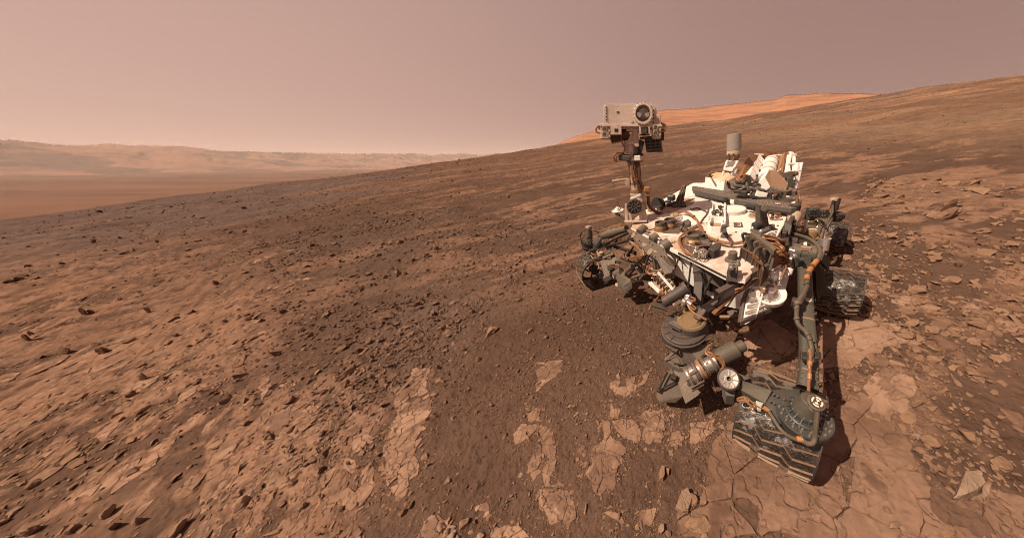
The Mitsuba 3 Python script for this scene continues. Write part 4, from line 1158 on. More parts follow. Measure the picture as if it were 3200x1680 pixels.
part('mast__clamp', merged([ring(V(*(-0.030, 2.450, 1.349)) * (1 - t) + V(*(-0.070, 2.450, 1.626)) * t, V(*(-0.070, 2.450, 1.626)) - V(*(-0.030, 2.450, 1.349)), .050, .040, .008, 28) for t in (.62,)]), 'umber_plate')
part('mast__foot', merged([lathe((-0.024, 2.460, 1.273), V(*(-0.035, 2.450, 1.355)) - V(*(-0.024, 2.460, 1.273)), [(0, .075), (.02, .07), (.05, .055), (.075, .062), (.08, .05), (.09, .05)], 30),
                           lathe((0.012, 2.520, 1.229), V(1, -.5, .05), [(-.03, 0), (-.03, .07), (.02, .075), (.03, .06), (.03, 0)], 30)]), 'mast_paint')
part('mast__legs', merged([beam((-0.124, 2.420, 1.255), (-0.128, 2.420, 1.095), .018, .03, V(1, 0, 0)), beam((-0.100, 2.400, 1.246), (-0.084, 2.400, 1.099), .012, .02, V(1, 0, 0)), beam((0.024, 2.420, 1.200), (0.055, 2.420, 1.101), .02, .05, V(1, 0, 0)), beam((0.000, 2.400, 1.188), (0.012, 2.400, 1.105), .012, .03, V(1, 0, 0)),
                           beam((-0.144, 2.380, 1.097), (0.066, 2.380, 1.103), .06, .012)]), 'mast_paint')
part('mast__hinge', merged([lathe((-0.053, 2.380, 1.235), V(-.05, -1, -.05), [(-.05, 0), (-.05, .066), (.015, .068), (.02, .060), (.02, .048), (.012, .044), (.012, .026), (.022, .022), (.022, 0)], 36)]), 'dark_grey')
part('mast__hinge_spokes', merged([beam(V(*(-0.052, 2.360, 1.238)) + V(math.cos(t) * .02, -.004, math.sin(t) * .02), V(*(-0.052, 2.360, 1.238)) + V(math.cos(t) * .058, -.004, math.sin(t) * .058), .008, .008, V(0, 1, 0)) for t in np.arange(9) * 2 * np.pi / 9]), 'warm_grey')
part('mast__cover_plate', merged([beam((-0.072, 2.360, 1.309), (0.006, 2.360, 1.342), .012, .018), cyl((-0.063, 2.370, 1.302), (0.000, 2.370, 1.330), .010)]), 'white_paint')
part('mast__flat_cable', merged([tube([(-0.017, 2.410, 1.626), (-0.006, 2.410, 1.522), (-0.003, 2.420, 1.454), (0.029, 2.430, 1.399), (0.071, 2.450, 1.355), (0.078, 2.470, 1.280), (0.093, 2.520, 1.214), (0.153, 2.580, 1.157), (0.228, 2.620, 1.125)], .016, 7)]), 'brown_cable')
part('mast__cable_cover', merged([box((0.064, 2.420, 1.380), .06, .05, .05, V(1, 0, 0), V(0, 1, 0), .015), box((0.070, 2.430, 1.340), .04, .05, .04, V(1, 0, 0), V(0, 1, 0))]), 'umber_plate')
part('mast__patch', merged([box((-0.062, 2.395, 1.509), .03, .012, .06, V(1, .2, .2), V(0, 1, 0)), box((-0.073, 2.395, 1.554), .022, .012, .06, V(1, .1, -.1), V(0, 1, 0)), box((-0.040, 2.398, 1.464), .03, .012, .03, V(1, .1, -.4), V(0, 1, 0))]), 'umber_plate')
part('mast__boom', merged([cyl((-0.110, 2.440, 1.467), (-0.233, 2.400, 1.453), .013, .011), cyl((-0.182, 2.410, 1.460), (-0.247, 2.400, 1.450), .014, .013), box((-0.110, 2.440, 1.445), .04, .04, .06, V(1, 0, 0), V(0, 1, 0))]), 'cream_paint')
part('mast__elbow', merged([box((-0.133, 2.420, 1.641), .10, .09, .045, V(1, 0, -.1), V(0, 1, 0), .008), box((-0.062, 2.430, 1.618), .10, .10, .018, V(1, 0, .0), V(0, 1, 0)), cyl((-0.180, 2.420, 1.656), (0.028, 2.420, 1.669), .012)]), 'grey_paint')
part('mast__elbow_pad', box((-0.022, 2.400, 1.641), .05, .05, .042, V(1, 0, .05), V(0, 1, 0)), 'white_paint')
part('mast__elbow_wires', merged([tube([(-0.142, 2.400, 1.676), (-0.190, 2.380, 1.675), (-0.226, 2.380, 1.655), (-0.219, 2.380, 1.625), (-0.198, 2.390, 1.618)], .008, 7), tube([(-0.131, 2.400, 1.671), (-0.179, 2.370, 1.665), (-0.206, 2.370, 1.645), (-0.198, 2.380, 1.610)], .007, 7), tube([(-0.137, 2.400, 1.681), (-0.214, 2.400, 1.666), (-0.231, 2.400, 1.638), (-0.210, 2.400, 1.613)], .006, 7), tube([(-0.160, 2.400, 1.810), (-0.150, 2.380, 1.761), (-0.127, 2.380, 1.712), (-0.150, 2.390, 1.681), (-0.192, 2.400, 1.671)], .007, 7), tube([(0.027, 2.400, 1.671), (0.036, 2.400, 1.646), (0.022, 2.400, 1.618), (-0.006, 2.400, 1.610)], .006, 7)]), 'copper_cable')
part('mast__neck', merged([lathe((-0.078, 2.440, 1.682), UP, [(0, 0), (0, .050), (.055, .050), (.062, .062), (.085, .062), (.088, .05), (.088, 0)], 28)]), 'mast_paint')
part('mast__neck_bracket', merged([prism([(-0.130, 2.400, 1.738), (-0.060, 2.400, 1.738), (-0.051, 2.400, 1.841), (-0.061, 2.400, 1.846)], V(0, .10, 0)), beam((-0.027, 2.410, 1.726), (-0.037, 2.410, 1.882), .04, .05, V(0, 1, 0)), box((-0.053, 2.420, 1.867), .12, .08, .05, V(1, 0, 0), V(0, 1, 0))]), 'mast_paint')
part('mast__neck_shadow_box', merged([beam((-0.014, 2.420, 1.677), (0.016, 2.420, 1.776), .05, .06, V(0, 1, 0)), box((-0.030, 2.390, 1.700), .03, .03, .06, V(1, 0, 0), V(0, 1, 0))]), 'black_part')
part('mast__tilt_drive', merged([cyl((-0.251, 2.440, 1.797), (-0.087, 2.440, 1.830), .040, .044)] + [ring(V(*(-0.240, 2.440, 1.799)) * (1 - t) + V(*(-0.103, 2.440, 1.826)) * t, V(.97, 0, .22), .048, .03, .010, 24) for t in np.linspace(0, 1, 8)]), 'brown_cable')

# head: box, window, cameras
HY = 2.36
headp = [(-0.300, 2.360, 1.887), (-0.291, 2.360, 2.012), (-0.270, 2.360, 2.031), (0.093, 2.360, 2.031), (0.119, 2.360, 2.010), (0.122, 2.360, 1.887)]
part('mast_head', prism(headp, V(.03, .24, .01), .003), 'head_paint', smooth=20)
part('mast_head__shelf', prism([(-0.326, 2.340, 1.889), (0.174, 2.340, 1.889), (0.180, 2.340, 1.871), (-0.324, 2.340, 1.874)], V(.02, .24, 0), .003), 'head_paint', smooth=20)
part('mast_head__front_frame', prism([(-0.041, 2.343, 1.883), (-0.045, 2.343, 2.009), (-0.025, 2.343, 2.024), (0.085, 2.343, 2.024), (0.095, 2.343, 1.883)], V(0, .02, 0), .002), 'head_paint', smooth=20)
wc = V(*(0.025, 2.335, 1.960))
wa = unit(V(-.02, -1, .06))
part('mast_head__window_ring', lathe(wc - wa * .01, wa, [(0, .054), (0, .078), (.016, .076), (.020, .071), (.020, .061), (.012, .057), (.002, .054)], 40), 'head_paint')
part('mast_head__window_bezel', lathe(wc - wa * .008, wa, [(0, .054), (.012, .060), (.016, .058), (.012, .054)], 40), 'ochre_top')
part('mast_head__window', lathe(wc - wa * .012, wa, [(0, .0), (0, .055), (.006, .052), (.012, .040), (.014, 0)], 36), 'lens_glass', smooth=True)
part('mast_head__window_mirror', merged([prism([wc + wa * .0035 + V(-.050, 0, .008), wc + wa * .0035 + V(-.013, 0, .005), wc + wa * .0035 + V(-.012, 0, -.010), wc + wa * .0035 + V(-.026, 0, -.028), wc + wa * .0035 + V(-.044, 0, -.018)], wa * .002),
                                         prism([wc + wa * .0035 + V(.050, 0, .008), wc + wa * .0035 + V(.013, 0, .005), wc + wa * .0035 + V(.012, 0, -.010), wc + wa * .0035 + V(.026, 0, -.028), wc + wa * .0035 + V(.044, 0, -.018)], wa * .002)]), 'antenna_wrap')
part('mast_head__rivets', dots([(-0.267, 2.357, 1.987), (-0.268, 2.357, 1.965), (-0.269, 2.357, 1.943), (-0.270, 2.357, 1.921), (-0.266, 2.357, 2.007), (-0.038, 2.341, 1.985), (-0.038, 2.341, 1.956), (-0.038, 2.341, 1.930), (-0.052, 2.355, 1.905), (-0.064, 2.355, 1.900), (0.107, 2.357, 1.987), (0.107, 2.357, 1.959), (0.108, 2.357, 1.932), (0.108, 2.357, 1.905), (0.000, 2.341, 2.017), (0.025, 2.341, 2.019), (0.050, 2.341, 2.017)], V(0, -1, 0), .0055, .004, 8), 'dark_grey')
part('mast_head__rim_rivets', dots([wc + wa * .008 + (V(1, 0, 0) * math.cos(t) + V(0, .06, 1) * math.sin(t)) * .078 for t in np.arange(18) * 2 * np.pi / 18], wa, .004, .003, 6), 'cream_paint')
part('mast_head__label', prism([(-0.186, 2.357, 1.981), (-0.165, 2.357, 1.981), (-0.166, 2.357, 1.968), (-0.186, 2.357, 1.968)], V(0, .006, 0)), 'warm_grey')
part('mast_head__side_box', box((0.143, 2.420, 1.922), .045, .12, .075, V(1, 0, 0), V(0, 1, 0)), 'mast_paint')
part('mast_head__camera_bar', box((-0.067, 2.440, 1.878), .56, .12, .035, V(1, 0, 0), V(0, 1, 0)), 'mast_paint')


def camera_box(name, x0, y0, x1, y1, hole, lens):
    part(name, prism([x0, y0, x1, y1], V(0, .14, 0), .004), 'mast_paint', smooth=20)
    part(name + '__aperture', prism(hole, V(0, .006, 0)), 'black_part', smooth=False)
    if lens is not None:
        c, r = V(*lens[0]), lens[1]
        part(name + '__lens', lathe(c, V(0, -1, 0), [(-.005, 0), (-.005, r), (.004, r), (.004, r * .7), (.001, r * .6), (.002, 0)], 24), 'lens_glass')


camera_box('mast_head__left_camera', (-0.236, 2.330, 1.872), (-0.149, 2.330, 1.872), (-0.150, 2.330, 1.815), (-0.238, 2.330, 1.813), [(-0.205, 2.327, 1.856), (-0.177, 2.327, 1.856), (-0.178, 2.327, 1.834), (-0.206, 2.327, 1.834)], None)
camera_box('mast_head__right_camera', (-0.008, 2.330, 1.875), (0.082, 2.330, 1.875), (0.083, 2.330, 1.818), (-0.005, 2.330, 1.818), [(0.008, 2.327, 1.868), (0.064, 2.327, 1.868), (0.065, 2.327, 1.824), (0.010, 2.327, 1.824)], ((0.036, 2.325, 1.842), .020))
part('mast_head__lens_hood', cyl((0.037, 2.360, 1.809), (0.037, 2.360, 1.823), .03, .034), 'dark_grey')
for i, (c0, c1, c2) in enumerate((((-0.285, 2.360, 1.841), (-0.285, 2.325, 1.856), (-0.287, 2.325, 1.817)), ((0.136, 2.360, 1.846), (0.123, 2.325, 1.863), (0.124, 2.325, 1.826)))):
    nm = 'mast_head__camera_pair' + ('' if i == 0 else '_001')
    part(nm, box(V(*c0) + V(0, .04, 0), .075, .09, .115, V(1, 0, 0), V(0, 1, 0), .006), 'mast_paint')
    part('mast_head__pair_lenses', merged([lathe(V(*c) + V(0, .012, 0), V(0, -1, 0), [(0, .021), (.012, .021), (.014, .017), (.008, .014), (.006, 0)], 22) for c in (c1, c2)] + [lathe(V(*c) + V(.038, .012, -.012), V(0, -1, 0), [(0, .009), (.008, .009), (.008, 0)], 12) for c in (c1, c2)]), 'cream_paint')
    part('mast_head__pair_glass', merged([lathe(V(*c) + V(0, .004, 0), V(0, -1, 0), [(0, .013), (.004, .011), (.005, 0)], 18) for c in (c1, c2)]), 'warm_grey')
part('mast_head__side_cable', tube([(-0.314, 2.380, 1.885), (-0.344, 2.370, 1.875), (-0.361, 2.370, 1.856), (-0.352, 2.370, 1.833), (-0.316, 2.370, 1.826)], .007, 7), 'copper_cable')
part('mast_head__side_cable', tube([(0.162, 2.380, 1.901), (0.192, 2.370, 1.898), (0.211, 2.370, 1.877), (0.204, 2.370, 1.852), (0.173, 2.370, 1.838)], .007, 7), 'copper_cable')
part('mast_head__finned_box', merged([prism([(0.038, 2.420, 1.785), (0.167, 2.420, 1.800), (0.187, 2.420, 1.692), (0.055, 2.420, 1.689)], V(.02, .10, .0), .003), beam((0.000, 2.400, 1.793), (0.182, 2.400, 1.803), .03, .02), beam((0.176, 2.420, 1.871), (0.179, 2.420, 1.776), .02, .05, V(1, 0, 0))]), 'dark_grey', smooth=20)
for k in range(4):
    y = k * 11.5
    a, b = V(*(0.054, 2.412, 1.775)) * (1 - k / 3.2) + V(*(0.063, 2.412, 1.699)) * (k / 3.2), V(*(0.167, 2.412, 1.787)) * (1 - k / 3.2) + V(*(0.178, 2.412, 1.704)) * (k / 3.2)
    part('mast_head__fin', beam(a, b, .02, .008, V(0, 0, 1)), 'warm_grey')
part('mast_head__fin_posts', merged([beam((0.086, 2.410, 1.780), (0.093, 2.410, 1.694), .01, .008, V(1, 0, 0)), beam((0.129, 2.410, 1.784), (0.137, 2.410, 1.696), .01, .008, V(1, 0, 0))]), 'warm_grey')

# ------------------------------------------------------------------ things behind the mast
part('dish_antenna', lathe((-0.242, 2.827, 1.108), UP + V(-.1, -.2, 0), [(0, 0), (0, .060), (.02, .066), (.024, .062), (.010, .056), (.010, .03), (.05, .018), (.055, 0)], 36), 'white_paint')
part('dish_antenna__wires', merged([tube([(-0.240, 2.868, 1.143), (-0.255, 2.891, 1.174), (-0.254, 2.897, 1.215), (-0.244, 2.910, 1.248)], .005, 6), tube([(-0.212, 2.868, 1.136), (-0.233, 2.882, 1.175), (-0.242, 2.877, 1.204)], .004, 6), tube([(-0.225, 2.800, 1.137), (-0.187, 2.811, 1.152), (-0.165, 2.804, 1.173)], .004, 6)]), 'brown_cable')
part('dish_antenna__strut', merged([beam((-0.230, 2.840, 1.071), (-0.109, 2.483, 1.081), .02, .02), cyl((-0.271, 3.035, 1.049), (-0.247, 2.759, 1.099), .02)]), 'dark_grey')
part('upright_fin', merged([prism([(0.359, 2.808, 1.169), (0.442, 2.764, 1.173), (0.497, 2.941, 1.380), (0.465, 2.959, 1.378)], V(.05, .10, 0) * .4, .002), prism([(0.339, 2.754, 1.161), (0.483, 2.723, 1.173), (0.492, 2.871, 1.191), (0.369, 2.894, 1.181)], -.02)]), 'dark_grey', smooth=20)
part('upright_fin__ribs', merged([beam((0.385, 2.805, 1.187), (0.470, 2.939, 1.367), .008, .012), beam((0.414, 2.768, 1.186), (0.483, 2.932, 1.367), .008, .012)]), 'brown_cable')
part('cable_reel', merged([lathe((0.191, 2.826, 1.184), V(-.6, -.8, .15), [(-.05, 0), (-.05, .07), (-.035, .07), (-.035, .045), (.01, .045), (.01, .075), (.025, .075), (.025, 0)], 28), prism([(0.103, 2.784, 1.139), (0.212, 2.900, 1.225), (0.256, 2.788, 1.206), (0.219, 2.682, 1.140)], .03)]), 'black_part')
part('cable_reel__wedge', prism([(0.159, 2.966, 1.227), (0.174, 2.699, 1.137), (0.144, 2.769, 1.142)], V(.02, .04, 0), .001), 'white_paint', smooth=False)
part('cable_reel__flat_strap', tube([(0.085, 3.192, 1.206), (0.106, 2.870, 1.160), (0.169, 2.622, 1.137), (0.198, 2.568, 1.134)], .016, 6), 'brown_cable')
part('cable_reel__wires', merged([tube([(0.107, 2.897, 1.173), (0.083, 2.792, 1.148), (0.114, 2.709, 1.142), (0.143, 2.757, 1.160)], .005, 6), tube([(0.083, 2.829, 1.163), (0.101, 2.714, 1.141), (0.135, 2.725, 1.146)], .005, 6)]), 'copper_cable')
part('blue_block', merged([box((0.350, 2.940, 1.244), .085, .06, .065, bevel=.012), cyl((0.285, 2.920, 1.205), (0.338, 2.886, 1.216), .014), beam((0.294, 2.822, 1.184), (0.402, 2.857, 1.200), .05, .03)]), 'blue_grey')
part('deck__floor_plate', prism([(0.068, 2.731, 1.131), (0.191, 2.555, 1.124), (0.357, 2.625, 1.150), (0.567, 2.807, 1.193), (0.617, 2.947, 1.215), (0.562, 3.088, 1.226), (0.215, 2.922, 1.170)], .003), 'tan_plate', smooth=False)

# ------------------------------------------------------------------ rear of the deck: white box, antenna, power source, dish
wb = [(0.796, 3.311, 1.445), (0.987, 3.543, 1.493), (1.109, 3.406, 1.489), (1.097, 3.138, 1.457), (0.914, 2.918, 1.411)]
part('white_box', prism(wb, .15, .004), 'white_box_paint', smooth=20)
part('white_box__rivets', dots([V(*wb[0]) * (1 - t) + V(*wb[4]) * t + UP * -.006 for t in np.linspace(.06, .94, 9)], V(-.5, -.8, .2), .004, .003, 6), 'grey_paint')
part('white_box__post', merged([cyl((0.875, 3.420, 1.466), (0.792, 3.094, 1.479), .006), prism([(0.802, 3.305, 1.449), (0.868, 3.424, 1.470), (0.900, 3.331, 1.462), (0.846, 3.232, 1.445)], .004), cyl((0.803, 3.151, 1.477), (0.774, 3.011, 1.482), .01)]), 'dark_grey')
part('white_box__cables', merged([tube([(0.932, 2.981, 1.421), (0.968, 2.977, 1.404), (0.985, 2.965, 1.354), (1.047, 3.011, 1.326), (1.117, 3.057, 1.329)], .010, 7), tube([(0.953, 3.006, 1.426), (1.004, 3.029, 1.394), (1.012, 2.999, 1.341)], .008, 7)]), 'brown_cable')
AY = 3.05
part('drum_antenna', lathe((1.018, 3.050, 1.728), V(*(1.002, 3.050, 1.846)) - V(*(1.018, 3.050, 1.728)), [(0, 0), (0, .070), (.004, .076), (.156, .074), (.160, .070), (.160, 0)], 36), 'antenna_wrap')
part('drum_antenna__base', merged([lathe((1.020, 3.050, 1.715), UP, [(-.03, 0), (-.03, .074), (.0, .076), (.012, .072), (.012, 0)], 32)]), 'cream_paint')
for a, b in (((0.951, 3.000, 1.695), (0.967, 3.000, 1.626)), ((1.067, 3.000, 1.695), (1.047, 3.000, 1.626)), ((0.986, 2.980, 1.694), (1.050, 2.980, 1.625)), ((1.040, 2.980, 1.694), (0.988, 2.980, 1.625)), ((1.061, 3.100, 1.698), (1.057, 3.100, 1.626))):
    part('drum_antenna__leg', beam(a, b, .014, .014, V(0, 1, 0)), 'brown_cable')
part('antenna_stand', merged([prism([(0.893, 2.920, 1.559), (0.992, 2.920, 1.550), (0.976, 2.900, 1.519), (0.887, 2.900, 1.531)], V(.01, .05, .01), .002), beam((0.905, 2.930, 1.562), (0.933, 2.980, 1.625), .012, .03, V(0, 1, 0)), beam((0.996, 2.930, 1.550), (1.047, 2.980, 1.622), .014, .03, V(0, 1, 0)), beam((0.930, 2.990, 1.622), (1.051, 2.990, 1.619), .02, .012), prism([(0.947, 3.000, 1.568), (1.011, 3.000, 1.561), (1.044, 3.000, 1.619), (0.947, 3.000, 1.619)], V(0, .01, 0)),
                              beam((0.893, 2.920, 1.524), (0.885, 2.920, 1.479), .014, .03, V(0, 1, 0)), beam((0.984, 2.920, 1.512), (0.975, 2.920, 1.473), .014, .03, V(0, 1, 0)), beam((1.031, 2.950, 1.543), (1.012, 2.950, 1.478), .02, .05, V(0, 1, 0))]), 'white_paint', smooth=20)
part('antenna_stand__holes', dots([(0.910, 2.918, 1.547), (0.928, 2.918, 1.543), (0.949, 2.918, 1.540), (0.970, 2.918, 1.537), (0.910, 2.910, 1.531), (0.934, 2.910, 1.528), (0.958, 2.910, 1.525)], V(0, -1, .3), .009, .002), 'dark_grey')

# power source: fins, canister and the brown heat-exchanger plates round it
part('power_source', lathe((1.320, 2.850, 1.444), V(*(1.563, 3.300, 1.642)) - V(*(1.320, 2.850, 1.444)), [(0, 0), (0, .07), (.02, .08), (.46, .08), (.50, .06), (.52, 0)], 28), 'white_paint')
part('power_source__rings', merged([ring(V(*(1.320, 2.850, 1.444)) * (1 - t) + V(*(1.563, 3.300, 1.642)) * t, V(*(1.563, 3.300, 1.642)) - V(*(1.320, 2.850, 1.444)), .084, .07, .008, 28) for t in (.25, .5, .75)]), 'warm_grey')
fin = [(1.158, 2.750, 1.444), (1.119, 2.780, 1.497), (1.383, 3.250, 1.703), (1.450, 3.220, 1.627)]
part('power_source__fin', prism(fin, V(.015, .01, -.01), .001), 'white_paint', smooth=False)
for t in (.25, .5, .75):
    a = V(*fin[0]) * (1 - t) + V(*fin[3]) * t
    b = V(*fin[1]) * (1 - t) + V(*fin[2]) * t
    part('power_source__fin_seam', beam(a + V(-.004, -.006, .004), b + V(-.004, -.006, .004), .005, .005), 'cream_paint')
part('power_source__fin', prism([(1.149, 2.850, 1.482), (1.116, 2.900, 1.490), (1.315, 3.300, 1.628), (1.355, 3.250, 1.628)], V(.02, .04, -.02)), 'white_paint', smooth=False)
part('power_source__fin', prism([(1.470, 2.950, 1.511), (1.513, 2.950, 1.536), (1.701, 3.300, 1.618), (1.641, 3.300, 1.593)], V(.02, .04, -.02)), 'white_paint', smooth=False)
part('power_source__hinges', merged([box(V(*fin[0]) * (1 - t) + V(*fin[3]) * t + V(.0, -.01, .0), .02, .02, .02) for t in (.2, .45, .7)]), 'dark_grey')
part('exchanger_plate', prism([(1.278, 3.250, 1.710), (1.328, 3.300, 1.732), (1.340, 3.300, 1.704), (1.064, 2.850, 1.492), (1.011, 2.800, 1.460), (0.989, 2.800, 1.472)], V(.05, .02, -.03), .003), 'umber_plate', smooth=20)
part('exchanger_plate', prism([(1.698, 3.300, 1.718), (1.715, 3.300, 1.725), (1.729, 3.300, 1.698), (1.539, 2.950, 1.511), (1.510, 2.950, 1.504), (1.501, 2.950, 1.530)], V(-.03, .02, -.03), .003), 'umber_plate', smooth=20)
part('exchanger_back', prism([(1.363, 3.350, 1.713), (1.508, 3.400, 1.729), (1.664, 3.400, 1.722), (1.728, 3.350, 1.699), (1.725, 3.350, 1.607), (1.674, 3.350, 1.593), (1.657, 3.400, 1.643), (1.531, 3.400, 1.651), (1.457, 3.350, 1.636), (1.390, 3.350, 1.664)], V(.03, .06, -.01), .004), 'umber_plate', smooth=20)
part('exchanger_back__rods', merged([cyl((1.341, 3.300, 1.698), (1.451, 3.300, 1.691), .008), cyl((1.592, 3.300, 1.687), (1.706, 3.300, 1.684), .008), cyl((1.561, 3.200, 1.634), (1.551, 3.250, 1.696), .004, n=6)]), 'white_paint')
part('rear_wires', merged([tube([(0.992, 2.800, 1.494), (1.006, 2.750, 1.456), (1.038, 2.720, 1.433), (1.073, 2.700, 1.407)], .009, 7), tube([(0.981, 2.800, 1.478), (0.989, 2.750, 1.444), (1.028, 2.720, 1.415), (1.056, 2.700, 1.392)], .008, 7), tube([(1.021, 2.700, 1.453), (1.041, 2.680, 1.477), (1.066, 2.680, 1.439), (1.054, 2.680, 1.399)], .007, 7)] + [tube([(1.008, 2.740, 1.463), V(*(1.024, 2.720, 1.482)) + V(.02 * k, .01 * k, .01), V(*(1.065, 2.700, 1.416)) + V(.01 * k, 0, .01)], .005, 6) for k in range(4)]), 'copper_cable')
part('rear_frame', merged([cyl((1.694, 3.200, 1.681), (1.522, 2.850, 1.444), .012), cyl((1.723, 3.200, 1.701), (1.566, 2.900, 1.490), .013), cyl((1.728, 3.200, 1.708), (1.724, 3.250, 1.716), .008), tube([(1.708, 3.200, 1.668), (1.719, 3.200, 1.718), (1.743, 3.200, 1.708), (1.741, 3.150, 1.660)], .007, 7), beam((1.674, 2.950, 1.584), (1.525, 2.650, 1.359), .035, .05, V(0, 1, 0)), beam((1.718, 2.950, 1.600), (1.659, 2.850, 1.492), .02, .04, V(0, 1, 0)),
                           beam((1.576, 2.950, 1.594), (1.725, 2.950, 1.600), .02, .02), beam((1.588, 2.960, 1.594), (1.597, 2.920, 1.518), .015, .02, V(0, 1, 0)), beam((1.597, 2.920, 1.518), (1.698, 2.900, 1.506), .015, .02), cyl((1.684, 3.050, 1.665), (1.631, 2.900, 1.519), .018), box((1.601, 2.850, 1.482), .07, .05, .06), beam((1.659, 2.850, 1.492), (1.571, 2.700, 1.392), .02, .04, V(0, 1, 0))]), 'white_paint', smooth=20)
part('rear_frame__knobs', merged([cyl((1.690, 3.050, 1.652), (1.693, 3.070, 1.691), .03, .026), cyl((1.664, 2.860, 1.523), (1.669, 2.860, 1.532), .012)]), 'cream_paint')
part('rear_frame__spring', merged([tube([(1.698, 3.000, 1.632), (1.718, 3.000, 1.664), (1.737, 3.020, 1.689)], .007, 7), tube([(1.688, 3.000, 1.616), (1.707, 3.000, 1.651), (1.732, 3.020, 1.683)], .005, 7), cyl((1.689, 2.980, 1.594), (1.702, 2.980, 1.625), .02, .03), dots([(1.544, 2.700, 1.468), (1.536, 2.680, 1.439), (1.528, 2.660, 1.410), (1.521, 2.640, 1.381)], V(-.2, -1, .2), .008, .006)]), 'warm_grey')

# steerable dish: flat hexagon facing the camera's right
hexf = [(1.231, 2.620, 1.544), (1.322, 2.630, 1.526), (1.417, 2.580, 1.421), (1.377, 2.520, 1.362), (1.215, 2.500, 1.396), (1.167, 2.540, 1.481)]
hn = unit(np.cross(V(*hexf[2]) - V(*hexf[0]), V(*hexf[4]) - V(*hexf[0])))
hn = hn if hn[1] > 0 else -hn
part('hexagon_antenna', prism(hexf, hn * .055 + V(-.02, 0, -.02), .006), 'white_paint', smooth=20)
hc = np.mean([V(*p) for p in hexf], 0)
part('hexagon_antenna__face', prism([hc + (V(*p) - hc) * .93 - hn * .004 for p in hexf], hn * .003), 'tan_plate', smooth=False)
part('hexagon_antenna__rim_bolts', dots([(V(*hexf[i]) * (1 - t) + V(*hexf[(i + 1) % 6]) * t - hc) * .968 + hc - hn * .002 for i in range(6) for t in np.linspace(.05, .95, 7)], -hn, .0048, .003, 6), 'cream_paint')
part('hexagon_antenna__mount', merged([box((1.454, 2.680, 1.495), .07, .09, .055, V(1, -.3, .3), V(.3, 1, 0)), cyl((1.474, 2.680, 1.489), (1.532, 2.700, 1.506), .03, .026), box((1.471, 2.660, 1.425), .06, .06, .10, V(1, 0, .2), V(0, 1, 0))]), 'warm_grey')
part('hexagon_antenna__mount_cap', cyl((1.515, 2.680, 1.504), (1.545, 2.680, 1.510), .03, .02), 'copper_cable')
part('hexagon_antenna__pedestal', merged([box((1.319, 2.500, 1.315), .10, .06, .10, V(1, -.2, 0), V(.2, 1, 0)), box((1.459, 2.580, 1.342), .10, .10, .05), beam((1.360, 2.500, 1.350), (1.496, 2.600, 1.364), .05, .02)]), 'warm_grey')
part('hexagon_antenna__pedestal_holes', dots([(1.286, 2.467, 1.336), (1.280, 2.467, 1.307), (1.315, 2.467, 1.313), (1.320, 2.467, 1.342)], V(-.2, -1, 0), .011, .004), 'black_part')
part('coolant_pipe', merged([tube([(0.922, 2.620, 1.416), (0.924, 2.600, 1.399), (0.986, 2.580, 1.389), (1.058, 2.560, 1.373), (1.147, 2.550, 1.362), (1.226, 2.540, 1.357)], .018, 12), cyl((0.994, 2.570, 1.396), (0.997, 2.550, 1.368), .026), cyl((1.118, 2.550, 1.374), (1.121, 2.530, 1.341), .024), cyl((1.021, 2.580, 1.424), (1.025, 2.540, 1.357), .014)]), 'grey_paint')
part('coolant_pipe__hose', merged([tube([(1.083, 2.600, 1.414), (1.125, 2.620, 1.433), (1.168, 2.600, 1.423), (1.188, 2.580, 1.395)], .014, 8), tube([(1.084, 2.580, 1.395), (1.130, 2.580, 1.413), (1.164, 2.570, 1.402)], .012, 8)]), 'dark_grey')
part('rear_panel', merged([prism([(1.026, 2.660, 1.487), (1.069, 2.660, 1.490), (1.086, 2.600, 1.393), (1.044, 2.600, 1.388)], V(.03, .06, 0), .002), box((0.997, 2.620, 1.416), .05, .05, .04), box((0.961, 2.660, 1.419), .05, .05, .03)]), 'black_part')
part('rear_brackets', merged([box((0.935, 2.550, 1.351), .06, .05, .03), box((0.987, 2.520, 1.336), .06, .06, .05), prism([(1.037, 2.500, 1.338), (1.067, 2.500, 1.373), (1.099, 2.500, 1.361), (1.080, 2.460, 1.302), (1.031, 2.460, 1.314)], V(.02, .04, 0)), cyl((1.004, 2.500, 1.356), (1.034, 2.500, 1.356), .02), beam((1.032, 2.470, 1.312), (1.206, 2.420, 1.295), .02, .03), box((1.202, 2.460, 1.319), .05, .05, .08)]), 'dark_grey')
part('rear_brackets__white_bar', beam((1.074, 2.460, 1.342), (1.169, 2.440, 1.322), .03, .05), 'white_paint')
part('rear_brackets__wires', merged([tube([(1.207, 2.450, 1.332), (1.226, 2.450, 1.355), (1.252, 2.450, 1.343)], .007, 6), tube([(1.213, 2.440, 1.310), (1.240, 2.440, 1.322), (1.265, 2.450, 1.338)], .006, 6), tube([(1.508, 2.600, 1.340), (1.514, 2.550, 1.327), (1.497, 2.500, 1.276), (1.460, 2.450, 1.239)], .010, 7), tube([(1.508, 2.580, 1.318), (1.483, 2.500, 1.285), (1.442, 2.420, 1.244)], .008, 7)]), 'copper_cable')

